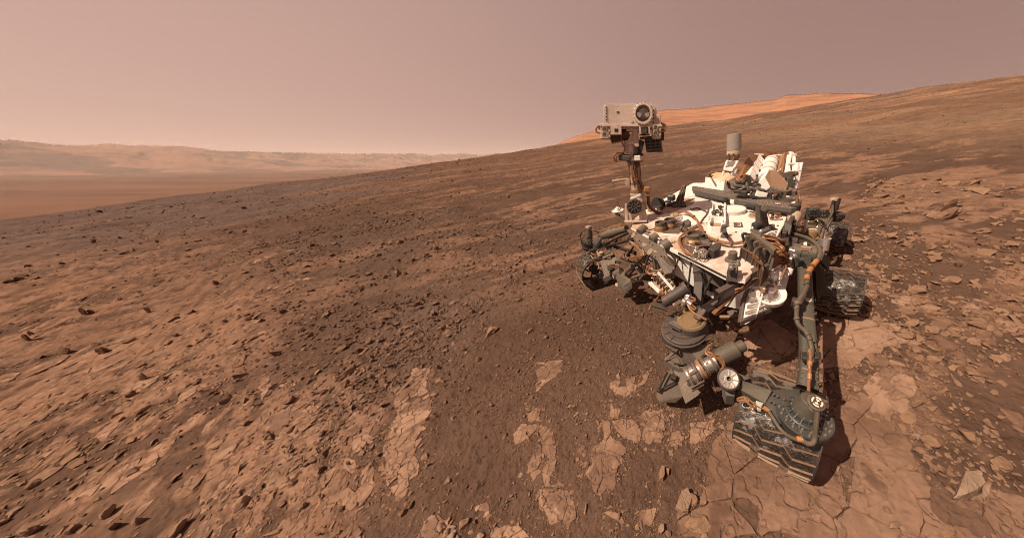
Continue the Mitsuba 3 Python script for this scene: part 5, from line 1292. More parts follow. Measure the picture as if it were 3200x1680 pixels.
# ------------------------------------------------------------------ long plate with round pads along the front edge
lp = [(-0.126, 2.306, 1.039), (-0.077, 2.245, 1.057), (0.062, 2.000, 1.043), (0.179, 1.781, 1.029), (0.195, 1.670, 0.993), (0.236, 1.591, 0.953), (0.218, 1.571, 0.933), (0.160, 1.607, 0.907), (0.125, 1.763, 0.941), (0.043, 1.912, 0.950), (-0.044, 2.114, 0.980)]
part('pad_plate', prism(lp, V(.25, .5, -.5) * .035, .003), 'warm_grey', smooth=20)
ln = unit(np.cross(V(*lp[3]) - V(*lp[0]), V(*lp[7]) - V(*lp[0])))
ln = ln if ln[2] > 0 else -ln
for c, r in (((-0.056, 2.167, 1.025), .027), ((0.041, 1.987, 1.004), .031), ((0.076, 1.873, 0.971), .028), ((0.126, 1.845, 1.001), .031)):
    q = V(*c)
    q = q - ln * ((q - V(*lp[1])) @ ln) * .0
    part('pad_plate__pad', lathe(q, ln, [(-.004, 0), (-.004, r), (.0012, r), (.0016, r * .96), (.0016, 0)], 30), 'pad_tan')
part('pad_plate__end_box', prism([(0.125, 1.685, 0.987), (0.152, 1.684, 0.995), (0.220, 1.568, 0.953), (0.213, 1.564, 0.927), (0.164, 1.584, 0.904)], V(.2, .4, -.5) * .10, .004), 'warm_grey', smooth=20)
part('pad_plate__bolts', dots([V(*lp[i]) * .86 + V(*lp[(i + 5) % 11]) * .14 for i in range(11)] + [(-0.005, 2.027, 1.014), (0.099, 1.899, 1.015), (0.151, 1.731, 0.985), (0.090, 1.793, 0.963), (0.013, 1.947, 0.976)], ln, .006, .006, 8), 'dark_grey')
for a, b, r in (((-0.005, 2.131, 1.051), (0.044, 2.185, 1.083), .040), ((0.090, 1.940, 1.039), (0.137, 1.969, 1.067), .040), ((0.176, 1.822, 1.024), (0.223, 1.827, 1.059), .046)):
    part('canister', cyl(a, b, r), 'warm_grey')
part('canister_fittings', merged([cyl((0.054, 2.105, 1.074), (0.075, 2.114, 1.077), .014), cyl((0.143, 1.915, 1.061), (0.157, 1.905, 1.061), .014), cyl((0.174, 1.919, 1.045), (0.152, 1.887, 1.029), .014), tube([(0.043, 2.091, 1.061), (0.068, 2.055, 1.060), (0.088, 2.008, 1.056)], .008, 7)]), 'bare_metal')
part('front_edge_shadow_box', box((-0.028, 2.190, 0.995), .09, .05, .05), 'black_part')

# ------------------------------------------------------------------ folded arm: shoulder, elbow drums, motors and scoop
part('shoulder_post', merged([prism([(0.346, 1.613, 1.027), (0.381, 1.577, 1.027), (0.411, 1.519, 0.883), (0.385, 1.406, 0.757), (0.341, 1.429, 0.755), (0.355, 1.529, 0.878)], V(.03, .06, 0), .003), beam((0.359, 1.572, 0.924), (0.430, 1.544, 0.968), .04, .03), prism([(0.420, 1.520, 0.984), (0.507, 1.548, 1.006), (0.493, 1.499, 0.999), (0.431, 1.506, 0.983)], .01)]), 'violet_grey', smooth=20)
part('shoulder_post__motor', merged([cyl((0.373, 1.579, 1.026), (0.366, 1.552, 1.092), .026, .024), cyl((0.406, 1.567, 1.048), (0.404, 1.537, 1.084), .024), cyl((0.360, 1.563, 1.093), (0.360, 1.556, 1.112), .014), cyl((0.397, 1.539, 1.084), (0.394, 1.532, 1.103), .012), box((0.395, 1.576, 1.058), .09, .06, .03), cyl((0.371, 1.579, 1.006), (0.374, 1.583, 1.027), .036)]), 'bare_metal')
roundel('shoulder_mark', (0.411, 1.543, 1.026), UP + V(-.1, -.12, 0), .030)
armpath = [(0.736, 1.369, 1.039), (0.696, 1.365, 1.025), (0.639, 1.354, 0.997), (0.574, 1.337, 0.959), (0.500, 1.321, 0.919), (0.440, 1.307, 0.891)]
pa = spline(armpath, .02)
w0 = .022
av = []
for i, p in enumerate(pa):
    t = unit(np.gradient(pa, axis=0)[i])
    s = unit(np.cross(t, UP))
    av += [p + s * w0 + UP * .03, p - s * w0 + UP * .03, p - s * w0 - UP * .05, p + s * w0 - UP * .05]
af = [f for i in range(len(pa) - 1) for j in range(4) for f in ([4 * i + j, 4 * i + (j + 1) % 4, 4 * i + 4 + (j + 1) % 4], [4 * i + j, 4 * i + 4 + (j + 1) % 4, 4 * i + 4 + j])]
part('arm_bow', (np.array(av), np.array(af)[:, ::-1]), 'violet_grey', smooth=20)
part('arm_bow__end', merged([prism([(0.468, 1.295, 0.932), (0.539, 1.314, 0.967), (0.541, 1.298, 0.910), (0.474, 1.291, 0.873)], V(.02, .04, 0), .003), prism([(0.355, 1.300, 0.831), (0.471, 1.319, 0.906), (0.465, 1.311, 0.874), (0.376, 1.304, 0.814)], V(0, 0, -.05), .003), beam((0.424, 1.309, 0.819), (0.498, 1.343, 0.871), .04, .05), beam((0.384, 1.312, 0.796), (0.339, 1.278, 0.747), .05, .05)]), 'violet_grey', smooth=20)
part('arm_bow__slot', prism([(0.394, 1.270, 0.885), (0.455, 1.290, 0.908), (0.455, 1.286, 0.900), (0.401, 1.265, 0.877)], .004), 'black_part')
part('arm_bow__wires', merged([tube([(0.419, 1.278, 0.795), (0.470, 1.297, 0.833), (0.521, 1.308, 0.869), (0.542, 1.307, 0.912), (0.604, 1.314, 0.949), (0.646, 1.335, 0.986), (0.697, 1.346, 0.993)], .006, 6), tube([(0.425, 1.266, 0.794), (0.490, 1.303, 0.836), (0.539, 1.321, 0.873), (0.545, 1.307, 0.932), (0.578, 1.302, 0.945)], .006, 6), tube([(0.442, 1.281, 0.778), (0.513, 1.318, 0.810), (0.558, 1.347, 0.858), (0.571, 1.335, 0.918)], .005, 6)]), 'copper_cable')
part('dark_canister', merged([cyl((0.148, 1.395, 0.800), (0.282, 1.401, 0.895), .036), prism([(0.240, 1.424, 0.923), (0.290, 1.392, 0.915), (0.307, 1.390, 0.897), (0.285, 1.391, 0.874), (0.251, 1.406, 0.893)], .05, .003), lathe((0.274, 1.403, 0.890), V(*(0.282, 1.401, 0.895)) - V(*(0.148, 1.395, 0.800)), [(0, .030), (0, .044), (.02, .044), (.02, .03)], 24)]), 'violet_grey', smooth=25)
part('dark_canister__latch', merged([beam((0.073, 1.402, 0.773), (0.159, 1.379, 0.760), .016, .018), beam((0.159, 1.379, 0.760), (0.140, 1.396, 0.800), .014, .014), cyl((0.155, 1.372, 0.763), (0.167, 1.371, 0.759), .012)]), 'blue_grey')
part('dark_canister__whisker', tube([(0.056, 1.394, 0.750), (0.069, 1.409, 0.774), (0.091, 1.395, 0.814), (0.115, 1.401, 0.838)], .003, 5), 'copper_cable')
part('dark_canister__connectors', merged([cyl((0.278, 1.389, 0.853), (0.305, 1.364, 0.853), .020), cyl((0.285, 1.351, 0.830), (0.309, 1.331, 0.820), .018), cyl((0.264, 1.361, 0.829), (0.280, 1.340, 0.828), .022), cyl((0.250, 1.360, 0.807), (0.265, 1.358, 0.808), .02)]), 'bare_metal')
part('dark_canister__wires', merged([tube([(0.304, 1.357, 0.857), (0.328, 1.344, 0.853), (0.324, 1.337, 0.842), (0.293, 1.355, 0.841), (0.279, 1.360, 0.840)], .006, 6), tube([(0.308, 1.324, 0.824), (0.329, 1.311, 0.810), (0.319, 1.295, 0.807), (0.293, 1.324, 0.817)], .006, 6), tube([(0.284, 1.342, 0.828), (0.293, 1.316, 0.806), (0.322, 1.286, 0.786), (0.353, 1.266, 0.777), (0.383, 1.252, 0.768)], .007, 6)]), 'copper_cable')
part('arm_clevis', merged([prism([(0.322, 1.365, 0.815), (0.350, 1.363, 0.828), (0.392, 1.300, 0.755), (0.370, 1.287, 0.741), (0.344, 1.308, 0.761)], .06, .003), prism([(0.369, 1.333, 0.796), (0.411, 1.310, 0.788), (0.403, 1.281, 0.754), (0.373, 1.279, 0.750)], .05, .003)]), 'black_part')

dn = unit(UP + V(-.15, -.22, 0))
dc = V(*(0.271, 1.311, 0.683))
part('elbow_drum', lathe(dc, dn, [(-.085, 0), (-.085, .115), (-.07, .130), (-.02, .136), (-.004, .136), (0, .130), (.0, .10), (.006, .098), (.006, 0)], 48), 'violet_grey')
part('elbow_drum__flange', lathe(dc - dn * .028, dn, [(0, .136), (0, .144), (.010, .144), (.010, .136)], 48), 'grey_paint')
for k in range(9):
    t = -2.6 + k * .42
    a_, u_, w_ = frame(dn)
    part('elbow_drum__rib', beam(dc + (u_ * math.cos(t) + w_ * math.sin(t)) * .098 + dn * .002, dc + (u_ * math.cos(t) + w_ * math.sin(t)) * .134 + dn * .001, .008, .006, dn), 'dark_grey')
dc2 = V(*(0.305, 1.298, 0.740))
part('elbow_cap', lathe(dc2, dn, [(-.065, .078), (-.065, .094), (-.004, .092), (0, .088), (.0, 0)], 44), 'green_grey')
part('elbow_cap__top', lathe(dc2, dn, [(0, .082), (.003, .080), (.003, .0)], 40), 'ochre_top')
part('elbow_cap__top_ring', lathe(dc2 + dn * .003, dn, [(0, .064), (.004, .062), (.004, .056), (0, .054)], 40), 'ochre_top')
part('elbow_cap__slots', merged([box(dc2 + V(-.06, .045, .012), .045, .016, .012, V(.7, .5, 0)), box(dc2 + V(.045, -.035, -.002), .035, .028, .012, V(.6, .6, .1))]), 'black_part')
part('elbow_cap__clamp', merged([prism([(0.183, 1.294, 0.727), (0.203, 1.297, 0.734), (0.250, 1.253, 0.724), (0.254, 1.237, 0.673), (0.236, 1.239, 0.671), (0.232, 1.251, 0.712)], V(.2, .3, -.3) * .05, .002), cyl((0.250, 1.253, 0.724), (0.259, 1.248, 0.665), .008), beam((0.171, 1.285, 0.720), (0.243, 1.245, 0.703), .02, .03)]), 'grey_paint')
part('elbow_drum__hook', merged([prism([(0.130, 1.303, 0.637), (0.145, 1.296, 0.638), (0.171, 1.268, 0.588), (0.156, 1.266, 0.566), (0.134, 1.294, 0.597)], V(.06, .08, -.02), .002), beam((0.155, 1.255, 0.584), (0.215, 1.198, 0.584), .02, .02), cyl((0.209, 1.198, 0.594), (0.219, 1.187, 0.593), .014)]), 'dark_grey')
part('arm_gusset', prism([(0.286, 1.215, 0.594), (0.407, 1.218, 0.637), (0.435, 1.229, 0.651), (0.429, 1.227, 0.630), (0.331, 1.158, 0.552)], V(.02, .05, -.02), .002), 'green_grey', smooth=20)
part('arm_gusset', prism([(0.232, 1.228, 0.590), (0.286, 1.215, 0.594), (0.330, 1.170, 0.548), (0.313, 1.172, 0.532), (0.264, 1.178, 0.507), (0.238, 1.203, 0.547)], V(.02, .05, -.02), .002), 'violet_grey', smooth=20)
ma, mb = V(*(0.261, 1.091, 0.496)), V(*(0.422, 1.127, 0.578))
mx = mb - ma
mL = np.linalg.norm(mx)
part('drill_motor', lathe(ma, mx, [(0, 0), (0, .046), (.008, .052), (.05, .052), (.055, .046), (.07, .046), (.075, .052), (.085, .052), (.09, .034), (.105, .032), (.11, .05), (.125, .052), (.13, .044), (mL * .85, .044), (mL * .87, .05), (mL, .05), (mL, 0)], 30), 'bare_metal')
part('drill_motor__bands', merged([ring(ma + mx * t, mx, .056, .04, .012, 30) for t in (.12, .34, .62, .9)] + [beam(ma + mx * .1 + V(-.03, -.045, .01) , ma + mx * .35 + V(-.03, -.045, .01), .016, .012), beam(ma + mx * .05 + V(0, -.03, .045), ma + mx * .3 + V(0, -.03, .045), .02, .012), beam(ma + mx * .04 + V(.01, -.05, -.03), ma + mx * .5 + V(.01, -.05, -.03), .014, .014), beam(ma + mx * .08 + V(.01, -.05, -.055), ma + mx * .5 + V(.01, -.05, -.055), .014, .014)]), 'warm_grey')
part('drill_motor__strap', ring(ma + mx * .52, mx + V(.02, .01, .03), .058, .05, .018, 30), 'umber_plate')
part('drill_motor__spokes', merged([cyl(ma + mx * .40, ma + mx * .58 + (V(0, -.05, .02) * math.cos(t) + V(.02, .01, .05) * math.sin(t)), .006, n=8) for t in np.arange(6) * math.pi / 3]), 'bare_metal')
part('drill_motor__wires', merged([tube([(0.414, 1.197, 0.645), (0.373, 1.153, 0.636), (0.365, 1.132, 0.627), (0.390, 1.116, 0.623), (0.420, 1.110, 0.616), (0.447, 1.096, 0.597), (0.452, 1.081, 0.575), (0.431, 1.085, 0.554)], .007, 7), tube([(0.373, 1.139, 0.634), (0.401, 1.123, 0.630), (0.417, 1.107, 0.605), (0.420, 1.092, 0.573), (0.413, 1.086, 0.562)], .007, 7), tube([(0.390, 1.120, 0.629), (0.441, 1.121, 0.619), (0.458, 1.099, 0.598), (0.458, 1.085, 0.567), (0.426, 1.086, 0.543)], .006, 7)]), 'copper_cable')
ca, cb = V(*(0.453, 1.148, 0.584)), V(*(0.545, 1.170, 0.626))
part('drill_housing', lathe(ca, cb - ca, [(-.02, 0), (-.02, .044), (0, .050), (.004, .052), (np.linalg.norm(cb - ca), .052), (np.linalg.norm(cb - ca) + .004, .048), (np.linalg.norm(cb - ca) + .004, 0)], 40), 'green_grey')
part('drill_housing__nose', lathe(cb, cb - ca, [(0, .028), (.006, .034), (.048, .034), (.054, .028), (.056, 0)], 32), 'green_grey')
part('drill_housing__collar', lathe(ca, cb - ca, [(-.05, .02), (-.05, .036), (-.02, .04), (-.02, .03)], 30), 'grey_paint')
part('arm_block', merged([prism([(0.415, 1.208, 0.606), (0.448, 1.173, 0.606), (0.453, 1.139, 0.562), (0.430, 1.154, 0.572)], V(.03, .05, -.03), .002), box((0.430, 1.161, 0.593), .05, .04, .05)]), 'dark_grey')

# scoop bracket
sc = [(0.201, 1.237, 0.467), (0.263, 1.238, 0.484), (0.269, 1.193, 0.459), (0.349, 1.075, 0.394), (0.255, 1.041, 0.350), (0.196, 1.219, 0.445)]
part('scoop_plate', prism(sc, V(.02, .03, -.012), .002), 'warm_grey', smooth=20)
part('scoop_bracket', merged([prism([(0.148, 1.233, 0.491), (0.168, 1.236, 0.504), (0.248, 1.185, 0.476), (0.277, 1.178, 0.478), (0.230, 1.187, 0.464)], .03, .002), beam((0.152, 1.228, 0.491), (0.217, 1.247, 0.550), .018, .012), beam((0.217, 1.247, 0.550), (0.258, 1.189, 0.498), .018, .012), beam((0.167, 1.226, 0.502), (0.228, 1.234, 0.530), .014, .01), prism([(0.173, 1.245, 0.500), (0.219, 1.250, 0.526), (0.248, 1.194, 0.492), (0.204, 1.204, 0.489)], .004)]), 'warm_grey', smooth=20)
part('scoop_bracket__glass', prism([(0.179, 1.230, 0.509), (0.218, 1.240, 0.529), (0.240, 1.195, 0.501), (0.199, 1.199, 0.498)], .003), 'violet_grey')
part('scoop_side', prism([(0.193, 1.224, 0.435), (0.113, 1.207, 0.294), (0.100, 1.175, 0.249), (0.123, 1.155, 0.229), (0.214, 1.128, 0.256), (0.257, 1.111, 0.328)], V(.02, .03, -.01), .002), 'warm_grey', smooth=20)
part('scoop_side__struts', merged([cyl((0.114, 1.173, 0.311), (0.167, 1.198, 0.429), .006, n=8), cyl((0.110, 1.173, 0.305), (0.210, 1.154, 0.398), .006, n=8), cyl((0.107, 1.178, 0.310), (0.122, 1.168, 0.306), .012), box((0.201, 1.155, 0.428), .04, .03, .03)]), 'black_part')
part('scoop_frame', merged([beam((0.267, 1.109, 0.459), (0.350, 1.121, 0.499), .014, .02), beam((0.276, 1.109, 0.430), (0.352, 1.114, 0.459), .02, .02), beam((0.272, 1.104, 0.469), (0.280, 1.092, 0.429), .014, .014), beam((0.346, 1.122, 0.504), (0.357, 1.093, 0.467), .016, .02)]), 'grey_paint')

# ------------------------------------------------------------------ white lattice box with the round sensor, left of the belly
lat = [(0.669, 1.400, 0.891), (0.849, 1.519, 0.969), (0.972, 1.523, 0.983), (0.850, 1.338, 0.848), (0.762, 1.298, 0.809), (0.607, 1.241, 0.741), (0.586, 1.266, 0.742)]
part('lattice_box', prism(lat, V(.06, .10, -.03), .003), 'white_paint', smooth=20)
rows = 6
for k in range(rows):
    t = k / (rows - 1)
    a = V(*(0.598, 1.258, 0.754)) * (1 - t) + V(*(0.676, 1.381, 0.895)) * t
    b = V(*(0.709, 1.274, 0.797)) * (1 - t) + V(*(0.778, 1.364, 0.903)) * t
    part('lattice_box__shelf', prism([a, b, b + V(-.006, -.012, .028), a + V(-.006, -.012, .028)], V(.003, .006, .0)), 'white_paint')
part('lattice_box__shelf_wall', prism([(0.666, 1.262, 0.779), (0.674, 1.261, 0.780), (0.737, 1.354, 0.898), (0.728, 1.355, 0.897)], V(-.006, -.012, .028)), 'white_paint')
part('lattice_box__side_rail', merged([beam((0.582, 1.261, 0.741), (0.640, 1.403, 0.883), .012, .03, V(0, 1, 0)), beam((0.579, 1.244, 0.748), (0.765, 1.290, 0.813), .008, .03)]), 'warm_grey')
part('lattice_box__top_tray', merged([beam((0.799, 1.423, 1.003), (0.850, 1.431, 1.014), .012, .05), beam((0.771, 1.382, 0.985), (0.832, 1.378, 0.991), .012, .05), beam((0.799, 1.423, 1.003), (0.771, 1.382, 0.985), .012, .05), beam((0.850, 1.431, 1.014), (0.869, 1.385, 0.976), .012, .05), prism([(0.816, 1.453, 0.988), (0.867, 1.457, 0.999), (0.868, 1.425, 0.970), (0.805, 1.429, 0.964)], .005)]), 'white_paint')
part('lattice_box__tray_floor', prism([(0.808, 1.424, 0.996), (0.847, 1.431, 1.004), (0.850, 1.409, 0.981), (0.798, 1.411, 0.976)], .003), 'cream_paint')
part('lattice_box__roller', merged([cyl((0.914, 1.446, 1.008), (0.903, 1.433, 0.975), .022), cyl((0.912, 1.443, 1.009), (0.911, 1.441, 1.002), .014)]), 'white_paint')
rn = unit(UP + V(-.25, -.45, 0))
rc0 = V(*(0.766, 1.336, 0.899))
part('round_sensor', lathe(rc0, rn, [(-.045, 0), (-.045, .072), (-.035, .082), (-.012, .082), (-.010, .086), (.0, .086), (.002, .080), (-.006, .070), (-.016, .066), (-.018, 0)], 48), 'white_paint')
part('round_sensor__dome', lathe(rc0 - rn * .018, rn, [(0, .056), (.004, .056), (.018, .046), (.036, .030), (.040, .024), (.052, .023), (.054, .030), (.062, .030), (.066, .022), (.070, 0)], 40), 'bare_metal')
part('round_sensor__connectors', merged([cyl((0.778, 1.368, 0.954), (0.771, 1.326, 0.998), .014, .010), cyl((0.803, 1.350, 0.954), (0.791, 1.315, 0.999), .014, .010), cyl((0.772, 1.337, 0.985), (0.771, 1.322, 1.008), .008), cyl((0.796, 1.326, 0.986), (0.794, 1.311, 1.009), .008)]), 'bare_metal')
part('round_sensor__wires', merged([tube([(0.712, 1.351, 0.925), (0.708, 1.313, 0.915), (0.743, 1.312, 0.924), (0.771, 1.294, 0.924), (0.776, 1.310, 0.937), (0.765, 1.319, 0.957)], .006, 7), tube([(0.755, 1.401, 0.955), (0.723, 1.374, 0.939), (0.711, 1.358, 0.926), (0.716, 1.317, 0.921), (0.749, 1.315, 0.935)], .006, 7), tube([(0.571, 1.287, 0.952), (0.633, 1.354, 0.977), (0.680, 1.371, 0.984), (0.731, 1.375, 0.980), (0.739, 1.355, 0.968)], .006, 7), tube([(0.788, 1.312, 0.988), (0.813, 1.335, 1.014), (0.849, 1.384, 1.033), (0.876, 1.429, 1.031)], .007, 7)]), 'copper_cable')
part('round_sensor__tab', merged([prism([(0.648, 1.373, 0.931), (0.685, 1.394, 0.967), (0.712, 1.396, 0.970), (0.674, 1.382, 0.935)], .02), beam((0.648, 1.373, 0.931), (0.654, 1.370, 0.911), .012, .02), prism([(0.641, 1.337, 0.896), (0.692, 1.330, 0.920), (0.701, 1.324, 0.901), (0.650, 1.330, 0.881)], .02)]), 'white_paint')
part('belly_harness', merged([tube([(0.591, 1.422, 0.650), (0.621, 1.382, 0.609), (0.675, 1.364, 0.612), (0.736, 1.372, 0.660), (0.773, 1.393, 0.706)], .02, 8), tube([(0.596, 1.428, 0.672), (0.634, 1.398, 0.632), (0.687, 1.374, 0.625), (0.726, 1.368, 0.658)], .012, 7), tube([(0.527, 1.437, 0.665), (0.596, 1.402, 0.689), (0.632, 1.386, 0.711)], .014, 7)]), 'brown_cable')
part('belly_plate', prism([(0.567, 1.437, 0.710), (0.635, 1.411, 0.754), (0.651, 1.383, 0.712), (0.610, 1.376, 0.667)], .01), 'warm_grey')

# second, tan grid on the right side of the front
grid_p = [(0.098, 1.798, 0.843), (0.164, 1.787, 0.868), (0.282, 1.682, 0.748), (0.312, 1.646, 0.707), (0.251, 1.634, 0.679), (0.106, 1.755, 0.808)]
part('grid_panel', prism(grid_p, .05, .003), 'cream_paint', smooth=20)
for k in range(6):
    t = .06 + k / 6.2
    a, b = V(*(0.106, 1.757, 0.823)) * (1 - t) + V(*(0.249, 1.624, 0.693)) * t, V(*(0.158, 1.768, 0.865)) * (1 - t) + V(*(0.310, 1.643, 0.722)) * t
    part('grid_panel__rib', beam(a, b, .010, .022), 'cream_paint')
part('grid_panel__mid_rib', beam((0.133, 1.744, 0.855), (0.279, 1.617, 0.720), .008, .022), 'white_paint')
part('grid_panel__edge', beam((0.096, 1.770, 0.854), (0.246, 1.741, 0.861), .012, .02), 'foil')
part('grid_panel__lower_strip', prism([(0.064, 1.775, 0.756), (0.088, 1.772, 0.768), (0.151, 1.735, 0.711), (0.141, 1.727, 0.699)], .015), 'white_paint')
part('grid_panel__connectors', merged([cyl(V(*(0.093, 1.774, 0.789)) * (1 - t) + V(*(0.202, 1.684, 0.700)) * t, V(*(0.093, 1.774, 0.789)) * (1 - t) + V(*(0.202, 1.684, 0.700)) * t + V(.03, .01, .03), .013) for t in np.linspace(0, 1, 6)]), 'bare_metal')
part('grid_panel__wires', merged([tube([V(*(0.088, 1.776, 0.799)) * (1 - t) + V(*(0.194, 1.677, 0.698)) * t, V(*(0.110, 1.737, 0.817)) * (1 - t) + V(*(0.211, 1.669, 0.729)) * t + V(0, 0, .015), V(*(0.106, 1.744, 0.787)) * (1 - t) + V(*(0.225, 1.659, 0.700)) * t], .006, 6) for t in np.linspace(0, 1, 6)]), 'brown_cable')
part('grid_panel__orange_plug', cyl((0.148, 1.703, 0.717), (0.177, 1.696, 0.699), .016), 'orange_wrap')

# ------------------------------------------------------------------ right-hand (image left) front suspension
part('right_arm_tube', merged([lathe((-0.130, 2.445, 1.015), V(*(-0.406, 2.631, 0.888)) - V(*(-0.130, 2.445, 1.015)), [(0, 0), (0, .036), (.03, .034), (.20, .042), (.21, .048), (.25, .048), (.26, .040), (.34, .036), (.34, 0)], 28)]), 'warm_grey')
part('right_arm_tube__clips', merged([box((-0.314, 2.629, 0.957), .04, .03, .03), box((-0.231, 2.605, 0.983), .03, .03, .02)]), 'warm_grey')
part('right_arm_tube__wires', merged([tube([(-0.154, 2.552, 1.035), (-0.231, 2.615, 1.014), (-0.309, 2.648, 0.980), (-0.389, 2.660, 0.943), (-0.457, 2.715, 0.922)], .006, 6), tube([(-0.165, 2.517, 1.030), (-0.241, 2.580, 1.009), (-0.336, 2.645, 0.967), (-0.416, 2.676, 0.932)], .006, 6), tube([(-0.174, 2.510, 1.038), (-0.209, 2.541, 1.018), (-0.271, 2.618, 1.000), (-0.330, 2.654, 0.978)], .005, 6)]), 'copper_cable')
part('right_joint', merged([lathe((-0.576, 2.733, 0.761), UP, [(-.05, 0), (-.05, .060), (-.03, .072), (.02, .070), (.035, .058), (.06, .05), (.07, 0)], 28), prism([(-0.517, 2.661, 0.819), (-0.438, 2.679, 0.910), (-0.403, 2.613, 0.886), (-0.470, 2.610, 0.788)], .05, .003)] + [box(V(*(-0.571, 2.710, 0.779)) + V(math.cos(t) * .066, math.sin(t) * .066, .02), .02, .012, .035, V(math.cos(t), math.sin(t), 0)) for t in np.arange(14) * 2 * np.pi / 14]), 'dark_grey')
part('right_steer_motor', merged([lathe((-0.563, 2.763, 0.826), UP, [(0, 0), (0, .038), (.12, .036), (.125, .03), (.125, 0)], 24)]), 'warm_grey')
part('right_steer_motor__cap', lathe((-0.562, 2.762, 0.931), UP, [(0, 0), (0, .030), (.035, .030), (.038, .024), (.038, 0)], 24), 'cream_paint')
part('right_hose', tube([(-0.509, 2.631, 0.957), (-0.470, 2.601, 0.957), (-0.427, 2.615, 0.933)], .007, 7), 'grey_hose')
part('right_hose', tube([(-0.579, 2.679, 0.945), (-0.627, 2.698, 0.912), (-0.653, 2.713, 0.851), (-0.642, 2.691, 0.799), (-0.620, 2.701, 0.753)], .007, 7), 'grey_hose')
mesh_pl = [(-0.568, 2.717, 0.740), (-0.525, 2.734, 0.787), (-0.441, 2.710, 0.823), (-0.379, 2.641, 0.771), (-0.428, 2.633, 0.745), (-0.482, 2.673, 0.754)]
part('sieve_tray', prism(mesh_pl, .012, .002), 'cream_paint', smooth=20)
part('sieve_tray__ridges', merged([beam(V(*(-0.507, 2.708, 0.773)) * (1 - t) + V(*(-0.439, 2.695, 0.816)) * t, V(*(-0.458, 2.652, 0.746)) * (1 - t) + V(*(-0.392, 2.638, 0.773)) * t, .005, .008) for t in np.linspace(0, 1, 9)] + [beam(V(*(-0.507, 2.708, 0.773)) * (1 - t) + V(*(-0.458, 2.652, 0.746)) * t, V(*(-0.439, 2.695, 0.816)) * (1 - t) + V(*(-0.392, 2.638, 0.773)) * t, .004, .008) for t in np.linspace(0, 1, 6)]), 'warm_grey')
part('sieve_tray__disc', lathe((-0.523, 2.700, 0.738), UP + V(-.1, -.1, 0), [(-.045, 0), (-.045, .036), (-.008, .052), (0, .050), (.002, 0)], 30), 'warm_grey')
part('sieve_tray__cup', merged([lathe((-0.425, 2.603, 0.712), UP, [(-.03, 0), (-.03, .03), (.01, .036), (.012, .03), (-.01, .024), (-.01, 0)], 22), cyl((-0.463, 2.665, 0.705), (-0.395, 2.601, 0.705), .02)]), 'cream_paint')
part('sieve_tray__rail', merged([beam((-0.417, 2.735, 0.809), (-0.315, 2.599, 0.713), .018, .03), beam((-0.315, 2.599, 0.713), (-0.577, 2.580, 0.603), .012, .035), beam((-0.276, 2.553, 0.722), (-0.391, 2.536, 0.678), .06, .02), prism([(-0.312, 2.576, 0.721), (-0.269, 2.543, 0.722), (-0.226, 2.497, 0.671), (-0.302, 2.514, 0.665)], .04)]), 'warm_grey', smooth=20)
part('sieve_tray__wires', merged([tube([(-0.531, 2.649, 0.696), (-0.498, 2.615, 0.686), (-0.464, 2.623, 0.690), (-0.491, 2.610, 0.666)], .006, 6), tube([(-0.534, 2.623, 0.683), (-0.508, 2.583, 0.661), (-0.474, 2.581, 0.654)], .006, 6)]), 'copper_cable')
rods = [((-0.367, 2.611, 0.809), (-0.104, 2.335, 1.004), .012), ((-0.346, 2.603, 0.790), (-0.064, 2.256, 0.959), .014), ((-0.273, 2.615, 0.780), (-0.043, 2.188, 0.854), .018), ((-0.321, 2.578, 0.770), (-0.234, 2.582, 0.860), .010), ((-0.136, 2.279, 0.774), (-0.057, 2.192, 0.913), .009), ((-0.115, 2.269, 0.756), (0.047, 1.988, 0.900), .009), ((-0.043, 2.126, 0.766), (0.057, 1.955, 0.917), .010), ((-0.028, 2.099, 0.765), (0.077, 1.927, 0.916), .007),
        ((0.031, 1.902, 0.788), (0.066, 1.929, 0.915), .008), ((0.014, 2.100, 0.749), (0.079, 1.966, 0.840), .007), ((-0.123, 2.324, 0.781), (-0.053, 2.159, 0.709), .009), ((-0.075, 2.299, 0.863), (0.028, 2.042, 0.764), .007), ((-0.192, 2.409, 0.724), (-0.075, 2.249, 0.737), .010), ((0.105, 1.879, 0.933), (0.118, 1.814, 0.847), .014), ((0.127, 1.841, 0.931), (0.147, 1.808, 0.849), .010)]
for a, b, r in rods:
    part('suspension_rod', cyl(a, b, r, n=10), 'black_part')
part('suspension_joint', merged([box((-0.124, 2.338, 0.783), .05, .04, .05), box((-0.052, 2.155, 0.749), .05, .05, .05), box((-0.075, 2.331, 0.947), .08, .05, .04), box((-0.349, 2.629, 0.793), .05, .05, .05)]), 'black_part')
for a, b, r in (((-0.131, 2.300, 0.617), (-0.058, 2.156, 0.748), .022), ((-0.105, 2.264, 0.616), (-0.035, 2.151, 0.750), .020), ((-0.029, 2.126, 0.748), (0.029, 2.147, 0.676), .024), ((0.000, 2.110, 0.629), (0.034, 2.087, 0.690), .014), ((-0.072, 2.181, 0.610), (0.011, 2.098, 0.679), .014)):
    part('suspension_strut', cyl(a, b, r, n=14), 'warm_grey')
